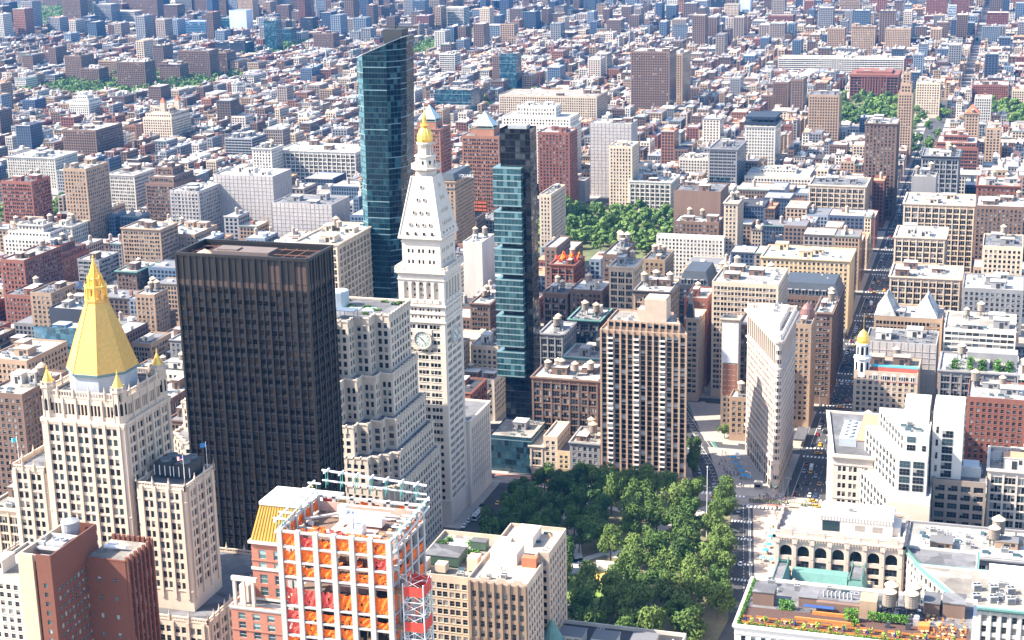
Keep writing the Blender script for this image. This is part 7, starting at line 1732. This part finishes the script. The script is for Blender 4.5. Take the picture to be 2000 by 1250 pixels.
for k in range(10): a = -.6 + k * .14; b.box(k * 1.0, -2 * math.sin(k / 9 * math.pi), 0, k * 1.0 + 1.02, .5 - 2 * math.sin(k / 9 * math.pi), 4.2)
b.box(-.1, -.6, 4.2, 10.1, .6, 4.35); b.build('panel', M_WHITE, t)
# ================================================================ trees
def crown_mesh(seed, n, lobes, leaf, squash=.8, mt=None):
    rr = random.Random(seed); b = MB(); L_ = []
    for k in range(lobes):
        a = rr.uniform(0, 6.283); r = rr.uniform(.25, .72) if k else 0; L_.append((Vector((r * math.cos(a), r * math.sin(a), rr.uniform(-.30, .42) * squash + (.2 if not k else 0))), rr.uniform(.22, .44)))
    for j in range(n):
        c, R_ = rr.choice(L_); d = Vector((rr.gauss(0, 1), rr.gauss(0, 1), rr.gauss(.15, .9))).normalized(); p = c + d * R_ * (rr.uniform(.55, 1.0) ** .6) * (1 + .12 * math.sin(7 * d.x + 5 * d.z))
        nr = (d + Vector((rr.uniform(-1, 1), rr.uniform(-1, 1), rr.uniform(-.6, 1))) * .75).normalized(); e = nr.orthogonal().normalized(); g = nr.cross(e); s_ = leaf * rr.uniform(.6, 1.4); th = rr.uniform(0, 6.28); e, g = e * math.cos(th) + g * math.sin(th), g * math.cos(th) - e * math.sin(th)
        b.poly([p - e * s_ - g * s_ * .55, p + e * s_ * .4 - g * s_ * .8, p + e * s_ + g * s_ * .4, p - e * s_ * .2 + g * s_])
    return b.mesh('crown', [mt or leaf_mat()])
L1 = leaf_mat('leaf_deep', (.022, .060, .014), (.09, .155, .032)); L2 = leaf_mat('leaf_mid', (.042, .088, .016), (.14, .20, .045)); L3 = leaf_mat('leaf_far', (.035, .085, .022), (.14, .22, .05))
BARK = mat('bark', (.14, .10, .075), var=.3, scale=1.5)
def trunk_mesh(seed):
    rr = random.Random(seed); b = MB(); b.tube((0, 0, -.9), (rr.uniform(-.03, .03), rr.uniform(-.03, .03), -.35), .05, 7, r2=.036)
    for k in range(7): a = rr.uniform(0, 6.28); r = rr.uniform(.25, .5); b.tube((0, 0, -.4), (r * math.cos(a), r * math.sin(a), rr.uniform(0, .3)), .028, 5, r2=.008)
    return b.mesh('trunk', [BARK])
NEAR = {'deep': [crown_mesh(s, 3600, 9, .045, 1, L1) for s in (1, 2, 3)], 'light': [crown_mesh(s, 3000, 12, .045, 1, L2) for s in (4, 5, 6)]}
FARC = [crown_mesh(s, 420, 6, .12, .9, L3) for s in (7, 8, 9)]; TR = [trunk_mesh(s) for s in (1, 2, 3)]
rtree = random.Random(9)
def tree(x, y, h, w_, lab, grp, kind='light'):
    t = thing('leafy_tree', lab, 'tree', (x, y, .1), rtree.uniform(0, 6.28), grp)
    me = rtree.choice(NEAR[kind]) if kind in NEAR else rtree.choice(FARC)
    put(me, 'crown', t, (0, 0, h * .56), 0, (w_, w_, h * .56)); put(rtree.choice(TR), 'trunk', t, (0, 0, h * .56), 0, (h * .5, h * .5, h * .62)); return t
def tone(k): return 'dark green' if k == 'deep' else 'light green'
spots = []
def ok(x, y, d): return all((x - a) ** 2 + (y - b_) ** 2 > d * d for a, b_ in spots)
def park_side(x, y):
    ns = 'by the crosstown street' if y > 800 else ('mid park' if y > 720 else 'near the foreground roofs'); ew = 'on the clock tower side' if x < -105 else ('beside the plaza road' if x > -58 else 'on the middle of the park'); return ns, ew
nT = 0
for _ in range(2600):
    x, y = rtree.uniform(-140, -8), rtree.uniform(616, 829)
    if x > west_road(y) - 9.5 or x > -22 + (y - 612) * .05 or nT > 110: continue
    if -96 < x < -68 and 703 < y < 742: continue
    if (x + 78) ** 2 + (y - 762) ** 2 < 100: continue
    if x > -108 and 806 < y < 818: continue
    if abs(x - (-58 - (y - 700) * .1)) < 3 and y < 720: continue
    if not ok(x, y, 11.2): continue
    spots.append((x, y)); nT += 1
    dk = x < -96 or (y < 690 and rtree.random() < .5) or rtree.random() < .12; k = 'deep' if dk else 'light'
    h = rtree.uniform(15, 21) if dk else rtree.uniform(17, 24); w_ = rtree.uniform(7.6, 10); ns, ew = park_side(x, y)
    tree(x, y, h, w_, '%s %s park tree %s %s' % ('broad' if w_ > 8.8 else 'narrow', tone(k), ns, ew), 'trees in the park', k)
for i, x in enumerate((-112, -104, -98, -90, -84, -76, -70)): tree(x, 832 - (i % 2) * 3, 17 + i % 3, 8, 'tall light green tree in the row along the crosstown street', 'trees in the park', 'light')
for i, (x, y, h, w_, lab) in enumerate(((-63, 872, 13, 5, 'dark street tree beside the tan apartment tower, nearer'), (-66, 885, 12, 5, 'dark street tree beside the tan apartment tower, middle'), (-68, 902, 12, 5, 'dark street tree beside the tan apartment tower, farther'), (-57, 936, 9, 5, 'small light tree on the traffic island left of the wedge'), (-150, 775, 12, 5, 'street tree by the clock tower wing'))): tree(x, y, h, w_, lab, 'street trees', 'deep' if i < 3 else 'light')
def grove(x0, y0, x1, y1, n, h, w_, lab, grp):
    k = 0; loc = []
    for _ in range(n * 30):
        if k >= n: break
        x, y = rtree.uniform(x0, x1), rtree.uniform(y0, y1)
        if any((x - a) ** 2 + (y - b_) ** 2 < (w_ * 1.05) ** 2 for a, b_ in loc): continue
        loc.append((x, y)); k += 1; tree(x, y, h * rtree.uniform(.8, 1.15), w_ * rtree.uniform(.85, 1.2), lab, grp, 'far')
tree(-250, 1440, 24, 11, 'tallest dark green tree amid the far square by the white arched block', 'trees in the far square', 'deep')
grove(-322, 1385, -190, 1555, 85, 18, 10, 'green tree in the far square behind the slender glass tower', 'trees in the far square')
grove(-148, 2115, -26, 2410, 70, 18, 11, 'green tree in the square below the red library block', 'trees in the far square')
grove(-26, 1935, 12, 2290, 16, 16, 9, 'green tree lining the end of the avenue', 'street trees'); grove(40, 2120, 112, 2360, 40, 17, 11, 'green tree in the square at the upper right', 'trees in the far square')
grove(-910, 1370, -785, 1495, 28, 16, 9, 'green tree in the square at the left edge', 'trees in the far square')
FT = MB()
def clumps(x0, y0, x1, y1, n, h, w_):
    for _ in range(n):
        x, y = rtree.uniform(x0, x1), rtree.uniform(y0, y1); q = h * rtree.uniform(.6, 1.2); r = w_ * rtree.uniform(.7, 1.3)
        for j in range(46):
            d = Vector((rtree.gauss(0, 1), rtree.gauss(0, 1), rtree.gauss(.2, .9))).normalized() * rtree.uniform(.7, 1); p = Vector((x + d.x * r, y + d.y * r, q * .62 + d.z * q * .4)); nr = (d + Vector((rtree.uniform(-1, 1), rtree.uniform(-1, 1), rtree.uniform(-.5, 1))) * .6).normalized(); e = nr.orthogonal().normalized() * rtree.uniform(.9, 1.9); g = nr.cross(e)
            FT.poly([p - e - g * .6, p + e * .4 - g, p + e + g * .5, p - e * .2 + g])
for z in ((-1420, 2240, -1110, 2530, 330, 17, 10), (-1020, 2690, -950, 3420, 190, 17, 11), (-2560, 3270, -1990, 3990, 420, 15, 13), (-1290, 2810, -1210, 3120, 80, 15, 9), (-700, 2180, -590, 2450, 26, 12, 6), (-720, 2850, -500, 3130, 40, 13, 8), (-1095, 2330, -1020, 2430, 14, 13, 6), (-2100, 2900, -1500, 3500, 120, 13, 7), (-900, 3500, -400, 4000, 60, 13, 8)): clumps(*z)
for k in range(22, len(ST_Y) - 8):       # back yards
    mid = (ST_Y[k] + ST_Y[k + 1]) / 2
    for _ in range(16): x = rtree.uniform(-2200, 100); clumps(x, mid - 3, x + 6, mid + 3, 1, 11, 3.5)
for k in range(10, 22):
    mid = (ST_Y[k] + ST_Y[k + 1]) / 2
    for _ in range(12): x = rtree.uniform(-1000, -430); clumps(x, mid - 4, x + 8, mid + 4, 2, 13, 4)
b = MB()
for k_ in ((-1420, 2240, -1110, 2530), (-1020, 2690, -950, 3420), (-1290, 2810, -1210, 3120), (-2700, 3270, -1975, 4000), (-330, 1300, -185, 1600), (-150, 2110, -22, 2420), (-920, 1366, -780, 1500), (38, 2130, 115, 2365)): b.box(k_[0], k_[1], 0, k_[2], k_[3], .22)
struct('grass_ground', b, mat('dry_grass', (.12, .14, .06), var=.4, scale=.05))
o = FT.build('distant_trees', L3); o['kind'] = 'stuff'; tag(o, 'scattered distant green trees between the far buildings', 'trees')
for i, (x, y, w_) in enumerate(((-520, 1078, 7), (-535, 1100, 8), (-560, 1180, 8), (-575, 1215, 8), (-668, 1290, 8), (-675, 1305, 7), (-490, 1030, 6), (-548, 1120, 7))): tree(x, y, 15, w_, 'leafy tree among the houses behind the gold spire', 'street trees', 'far')
# ================================================================ vehicles
def car_proto(name, lab, cat, paint, L_=4.6, H_=1.45, van=False):
    t = thing(name, lab, cat); w_ = .92; b = MB(); h = L_ / 2
    prof = [(-h, .45), (-h + .1, .8), (-h + 1.1, .92), (h - .6, .95), (h, .8), (h, .4)] if not van else [(-h, .4), (-h + .05, 1.1), (-h + .9, 1.3), (-h + 1.5, 2.3), (h, 2.3), (h, .4)]
    n = len(prof)
    for i in range(n - 1): (a, z), (c, z2) = prof[i], prof[i + 1]; b.poly([(-w_, a, z), (w_, a, z), (w_, c, z2), (-w_, c, z2)])
    for s_ in (-w_, w_): b.poly([(s_, a, z) for a, z in (prof if s_ > 0 else prof[::-1])])
    b.build('body', paint, t)
    b = MB()
    if van: b.poly([(-.85, -h + .93, 1.36), (.85, -h + .93, 1.36), (.85, -h + 1.45, 2.2), (-.85, -h + 1.45, 2.2)]); b.build('windscreen', M_GL, t)
    else:
        A = [(-.86, -h + 1.15, .92), (.86, -h + 1.15, .92), (.86, h - .65, .94), (-.86, h - .65, .94)]; B = [(-.66, -h + 1.9, H_ - .04), (.66, -h + 1.9, H_ - .04), (.66, h - 1.3, H_ - .04), (-.66, h - 1.3, H_ - .04)]
        for i in range(4): b.poly([A[i], A[(i + 1) % 4], B[(i + 1) % 4], B[i]])
        b.build('window', M_GL, t); b = MB(); b.box(-.67, -h + 1.88, H_ - .04, .67, h - 1.28, H_ + .02); b.build('car_roof', paint, t)
    for sx in (-1, 1):
        for yy in (-h + .85, h - .85):
            b = MB(); b.tube((sx * .78, yy, .34), (sx * .96, yy, .34), .34, 10); b.build('wheel', M_DARK, t)
    return t
PAINT = {'yellow': mat('taxi_yellow', (.78, .42, .02), rough=.35, var=.05), 'white': mat('car_white', (.70, .70, .70), rough=.3, var=.05), 'black': mat('car_black', (.02, .02, .024), rough=.25, var=.05), 'silver': mat('car_silver', (.36, .37, .39), rough=.3, var=.05), 'blue': mat('car_blue', (.03, .06, .15), rough=.3), 'red': mat('car_red', (.30, .03, .03), rough=.3)}
PRO = {}; rc_ = random.Random(31)
def car(c, x, y, rz, where, van=False):
    key = (c, van); nm = 'taxi' if c == 'yellow' else ('delivery_van' if van else 'parked_car'); cat = 'taxi' if c == 'yellow' else ('van' if van else 'car'); lab = '%s %s %s' % (c, cat, where)
    if key not in PRO:
        PRO[key] = car_proto(nm, lab, cat, PAINT[c], 6.2 if van else 4.6, van=van); o = PRO[key]; o.location = (x, y, .02); o.rotation_euler = (0, 0, rz); o['group'] = 'vehicles on the streets'; return
    dup(PRO[key], (x, y, .02), rz, lab, 'vehicles on the streets')
COLS = ['white', 'black', 'silver', 'black', 'silver', 'white', 'blue', 'red', 'black']
for k in range(11, 26):
    y0 = ST_Y[k]; st_ = 'on the avenue, block %s beyond the wedge building' % ['level with', 'one', 'two', 'three', 'four', 'five', 'six', 'seven', 'eight', 'nine', 'ten', 'eleven', 'twelve', 'thirteen', 'fourteen'][k - 11]
    st_ = st_.replace('block level with beyond', 'level with')
    for x, n in ((-5.4, 6), (5.2, 3), (-1.8, 2), (1.8, 2)):
        for _ in range(n): 
            y = y0 + 13 + rc_.randrange(9) * 5.8; car(rc_.choice(COLS + ['yellow']), x + rc_.uniform(-.15, .15), y, 0, st_)
    if k < 18: car('yellow', rc_.uniform(-3, 6), y0 + rc_.uniform(-5, 5), 1.5, st_)
seen_c = []
for j in range(22):
    y = 858 + j * 6.2; x = broadway(y); 
    car(rc_.choice(COLS), x - 4.6, y, .33, 'parked along the diagonal street left of the wedge building')
    if j % 3 == 0: car(rc_.choice(COLS), x + .2, y, .33, 'driving the diagonal street left of the wedge building')
for x, c in ((-150, 'black'), (-140, 'yellow'), (-118, 'white'), (-90, 'silver'), (-46, 'yellow'), (-8, 'white'), (7, 'yellow'), (-170, 'silver')): car(c, x, 842 + rc_.uniform(-2, 3), 1.57, 'on the crosstown street by the park')
for j in range(9): car(rc_.choice(COLS), -162, 800 - j * 7, 0, 'parked beside the clock tower wing')
car('yellow', -156, 792, .1, 'on the avenue beside the clock tower wing'); car('yellow', -155, 806, .1, 'on the avenue near the clock tower crossing')
for j, (x, y) in enumerate(((-15, 760), (-21, 800), (-27, 826), (-8, 735))): car(COLS[j], x - 4, y, .16, 'on the road between park and plaza')
car('white', -44, 905, .33, 'box van on the diagonal street beside the wedge building', True); car('white', 6, 940, 1.2, 'van turning at the avenue beyond the wedge building', True); car('white', -2, 897, 0, 'van on the avenue beside the wedge building', True); car('yellow', 10, 934, .2, 'school style van at the avenue corner by the gold cupola', True); car('white', -1, 1260, 0, 'van far along the shaded avenue', True)
t = thing('city_bus', 'white city bus with roof number beside the clock tower wing', 'bus', (-159.4, 786, 0))
b = MB(); b.box(-1.3, -6, .5, 1.3, 6, 3.1); b.build('body', PAINT['white'], t); b = MB(); b.box(-1.33, -5.6, 1.5, 1.33, 5.6, 2.5); b.box(-1.1, -6.03, 1.3, 1.1, 6.03, 2.7); b.build('window', M_GL, t)
b = MB(); b.box(-.8, -5, 3.1, .8, -2.6, 3.4); b.box(-.9, 3, 3.1, .9, 5, 3.35); b.build('roof_unit', M_STEEL, t)
for sx in (-1.1, 1.1):
    for yy in (-3.6, 3.4): b = MB(); b.tube((sx - .2, yy, .5), (sx + .2, yy, .5), .5, 10); b.build('wheel', M_DARK, t)
txt('5210', 1.5, 'roof_number', M_DARK, t, (0, .4, 3.13), (0, 0, math.pi / 2), .01)
# ================================================================ street furniture and people
um = MB(); um.tube((0, 0, 0), (0, 0, 2.4), .05, 6); um_pole = um.mesh('pole', [M_WHITE]); um = MB(); um.lathe(0, 0, [(1.75, 2.1), (1.7, 2.25), (.9, 2.62), (.05, 2.9)], 8); um_can = {c: um.mesh('canopy', [mat('canvas_' + c, v, var=.1)]) for c, v in (('pale blue', (.16, .50, .68)), ('white', (.7, .72, .74)), ('blue', (.05, .30, .58)))}
rp = random.Random(14)
def umbrella(x, y, c, where):
    t = thing('cafe_umbrella', '%s umbrella %s' % (c, where), 'umbrella', (x, y, .12), 0, 'open umbrellas on the plaza'); put(um_pole, 'pole', t, (0, 0, 0)); put(um_can[c], 'canopy', t, (0, 0, 0))
for i in range(24): umbrella(-9 + (i % 4) * 3.9 + rp.uniform(-.6, .6), 766 + (i // 4) * 9 + rp.uniform(-1, 1), rp.choice(('pale blue', 'pale blue', 'blue', 'white')), 'on the sunny plaza, %s row from the front' % ('first', 'second', 'third', 'fourth', 'fifth', 'sixth')[i // 4])
for x, y in ((-38, 880), (-40, 886), (-43, 892), (-33, 872), (-36, 874), (-46, 900)): umbrella(x, y, 'blue', 'on the shaded plaza left of the wedge building')
def person_mesh(seed, shirt, pants):
    rr = random.Random(seed); s_ = rr.uniform(-.2, .2); me = bpy.data.meshes.new('p')
    V = [(0, 0, .92), (0, 0, 1.15), (0, 0, 1.42), (0, 0, 1.52), (0, -.02, 1.66), (0, -.01, 1.76), (.2, 0, 1.40), (.26, .05 + s_, 1.12), (.27, -.08 + s_, .88), (-.2, 0, 1.40), (-.26, .05 - s_, 1.12), (-.27, -.08 - s_, .88), (.1, 0, .86), (.11, -s_, .48), (.11, -s_ * 1.6, .06), (.11, -.14 - s_ * 1.6, .03), (-.1, 0, .86), (-.11, s_, .48), (-.11, s_ * 1.6, .06), (-.11, -.14 + s_ * 1.6, .03)]
    E_ = [(0, 1), (1, 2), (2, 3), (3, 4), (4, 5), (2, 6), (6, 7), (7, 8), (2, 9), (9, 10), (10, 11), (0, 12), (12, 13), (13, 14), (14, 15), (0, 16), (16, 17), (17, 18), (18, 19)]
    R_ = [.14, .13, .15, .06, .10, .07, .07, .05, .04, .07, .05, .04, .09, .065, .045, .04, .09, .065, .045, .04]
    me.from_pydata(V, E_, []); o = bpy.data.objects.new('p', me); C.objects.link(o); md = o.modifiers.new('s', 'SKIN')
    for i, v in enumerate(me.skin_vertices[0].data): v.radius = (R_[i], R_[i]); v.use_root = i == 0
    dg = bpy.context.evaluated_depsgraph_get(); out = bpy.data.meshes.new_from_object(o.evaluated_get(dg)); bpy.data.objects.remove(o); bpy.data.meshes.remove(me); out.name = 'person'
    out.materials.clear()
    for x in (pants, shirt, mat('skin', (.42, .26, .18)), mat('hair', (.05, .035, .03))): out.materials.append(x)
    for f in out.polygons: z = f.center.z; f.material_index = 0 if z < .95 and abs(f.center.x) < .22 else (1 if z < 1.48 and z > 1.0 else (2 if z < 1.70 else 3)); f.use_smooth = True
    return out
CL = {'white': (.7, .7, .68), 'dark': (.03, .03, .04), 'red': (.4, .05, .05), 'blue': (.06, .12, .30), 'yellow': (.75, .62, .10)}
PM = {}
for i, (a, c) in enumerate((('white', 'dark'), ('dark', 'blue'), ('red', 'dark'), ('blue', 'white'), ('yellow', 'dark'), ('dark', 'dark'))): PM[(a, c)] = person_mesh(i, mat('cloth_' + a, CL[a]), mat('cloth_' + c, CL[c]))
def person(x, y, z, k, lab, grp=None):
    o = bpy.data.objects.new('person', PM[k]); C.objects.link(o); o.location = (x, y, z); o.rotation_euler = (0, 0, rp.uniform(0, 6.28)); tag(o, lab, 'person', grp)
kk = [k for k in PM if k[0] != 'yellow']
for _ in range(280):
    q = rp.random(); k = rp.choice(kk)
    if q < .38: x, y = rp.uniform(-13, 8), rp.uniform(764, 830); wv = 'walking on the sunny plaza'; z = .12
    elif q < .62: x, y = rp.uniform(-24, -5), rp.uniform(842, 852); wv = 'on the pavement before the wedge building'; z = .14
    elif q < .78: y = rp.uniform(858, 912); x = broadway(y) + rp.uniform(9, 18); wv = 'on the shaded plaza left of the wedge building'; z = .12
    elif q < .9: x, y = rp.uniform(-140, -60), rp.uniform(851.6, 852.6); wv = 'on the pavement along the crosstown street'; z = .15
    else: x, y = rp.uniform(-12, 12), rp.choice((844, 924, 1003, 1072)) + rp.uniform(-7, 7); wv = 'crossing the avenue beyond the wedge building'; z = .02
    person(x, y, z, k, 'person in %s top and %s trousers %s' % (k[0], k[1], wv), 'people on the streets')
for i, (x, y, z) in enumerate(((-113.2, 489, 132.0), (-113.4, 482, 131.6), (-96, 480, 125.3), (-88, 493.5, 132.9))): person(x, y, z, ('yellow', 'dark'), 'construction worker in yellow vest %s' % ('at the high back left corner beam', 'lower on the left side beam', 'on the open top floor', 'on the back beam')[i])
def lamp(x, y, rz, lab):
    t = thing('street_lamp', lab, 'lamp', (x, y, .15), rz, 'street lamps'); b = MB(); b.tube((0, 0, 0), (0, 0, 9), .13, 6, r2=.08); b.tube((0, 0, 8.8), (2.2, 0, 9.4), .06, 5); b.build('pole', M_STEEL, t); b = MB(); b.box(1.8, -.16, 9.3, 2.8, .16, 9.5); b.build('lamp_head', M_STEEL, t)
for x, y, rz in ((-12, 856, 0), (-30, 860, 3), (-9, 853, 1), (-68, 856, 0), (-60, 841, 1.5), (-35, 838, 0), (-16, 770, 3), (-150, 852, 1), (-110, 852, 1), (10.5, 926, 3), (-10.8, 940, 0), (10.6, 1000, 3), (-10.8, 1010, 0), (10.6, 1075, 3), (-10.7, 1080, 0), (10.6, 1148, 3), (10.6, 1225, 3)): lamp(x, y, rz, 'grey street lamp ' + ('by the wedge building' if 838 < y < 900 and x > -70 else ('along the avenue beyond' if y > 900 else 'beside the park')))
t = thing('flagpole', 'tall white flagpole rising from the trees on the park plaza side', 'flagpole', (-40, 786, 0)); b = MB(); b.tube((0, 0, 0), (0, 0, 38), .26, 8, r2=.12); b.lathe(0, 0, [(.14, 38), (.4, 38.3), (.05, 38.9)], 8); b.build('pole', M_WHITE, t)
for x, y, s_ in ((-26, 862, 1.0), (7, 800, 1.1)):
    t = thing('plaza_kiosk', 'small pale kiosk ' + ('left of the wedge building prow' if y > 850 else 'at the plaza edge by the umbrellas'), 'kiosk', (x, y, .12)); b = MB(); b.box(-2, -2, 0, 2, 2, 3); b.build('booth', wall('gray' if y > 850 else 'brown'), t); b = MB(); b.lathe(0, 0, [(3.2, 3), (3.2, 3.2), (0, 4)], 4, a0=math.pi / 4); b.build('kiosk_roof', roofm('white'), t); b = MB(); b.box(-1.4, -2.04, 1, 1.4, -2.0, 2.4); b.build('counter_window', M_GL, t)
pp = MB(); pp.lathe(0, 0, [(.6, 0), (.75, .8), (.6, .8)], 8); ppm = pp.mesh('pot', [mat('pot_grey', (.2, .19, .18))])
for i in range(26):
    x, y = (-27 + i * 1.5, 840.9) if i < 22 else (-12 + (i - 22) * 4, 834)
    t = thing('planter', 'round planter with a small bush along the plaza kerb', 'planter', (x, y, .14), 0, 'planters'); put(ppm, 'pot', t, (0, 0, 0)); put(FARC[i % 3], 'bush', t, (0, 0, 1.3), 0, (1.0, 1.0, .8))
for (x0, x1, y0, y1) in ((-45, -16, 925, 934), (-43, -17, 1074, 1082)): pass
for i, (x, y, l) in enumerate(((-20, 930, 22), (-20, 1020, 40), (-20, 1085, 26), (-20, 1160, 20))):
    t = thing('sidewalk_shed', 'dark scaffold sidewalk shed along the avenue, %s from the wedge building' % ('first', 'second', 'third', 'fourth')[i], 'scaffold', (x, y, 0)); b = MB(); b.box(3.5, 0, 4.2, 10, l, 5.3)
    b.build('deck', mat('shed_deck', (.10, .10, .11), var=.4), t); b = MB()
    for k in range(int(l / 3)): b.tube((9.6, k * 3 + .5, .1), (9.6, k * 3 + .5, 4.2), .1, 5)
    b.build('posts', M_DARK, t)
# ================================================================ haze in the air
b = MB(); b.box(-5300, -300, -1, 1600, 6900, 331); hz = b.mesh('haze', []); hm = bpy.data.materials.new('haze'); hm.use_nodes = True; N = hm.node_tree.nodes; N.clear()
pv = N.new('ShaderNodeVolumePrincipled'); out = N.new('ShaderNodeOutputMaterial'); pv.inputs['Color'].default_value = (.08, .40, 1.0, 1); pv.inputs['Density'].default_value = HAZE; pv.inputs['Anisotropy'].default_value = .1
hm.node_tree.links.new(pv.outputs[0], out.inputs['Volume']); hz.materials.append(hm); ho = bpy.data.objects.new('haze', hz); C.objects.link(ho); ho['kind'] = 'stuff'
# ================================================================ labels that single each thing out
ORD = 'first second third fourth fifth sixth seventh eighth ninth tenth eleventh twelfth thirteenth fourteenth fifteenth sixteenth seventeenth eighteenth nineteenth twentieth'.split()
bpy.context.view_layer.update()
dupes = {}
for o in THINGS: dupes.setdefault(o['label'], []).append(o)
for lab, os_ in dupes.items():
    if len(os_) < 2: continue
    os_.sort(key=lambda o: seen(*o.matrix_world.translation)[0])
    for i, o in enumerate(os_):
        words = lab.split()
        e = (ORD[i] if i < 20 else '%d%s' % (i + 1, {1: 'st', 2: 'nd', 3: 'rd'}.get((i + 1) % 10, 'th') if (i + 1) % 100 not in (11, 12, 13) else 'th')) + ' from left'
        if i == 0: e = 'leftmost'
        if i == len(os_) - 1: e = 'rightmost'
        o['label'] = ' '.join(words[:16 - len(e.split())]).rstrip(',') + ', ' + e
for o in THINGS:
    q = o['label'].split()
    if len(q) > 16: o['label'] = ' '.join(q[:16])
print('things', len(THINGS), 'objects', len(bpy.data.objects))
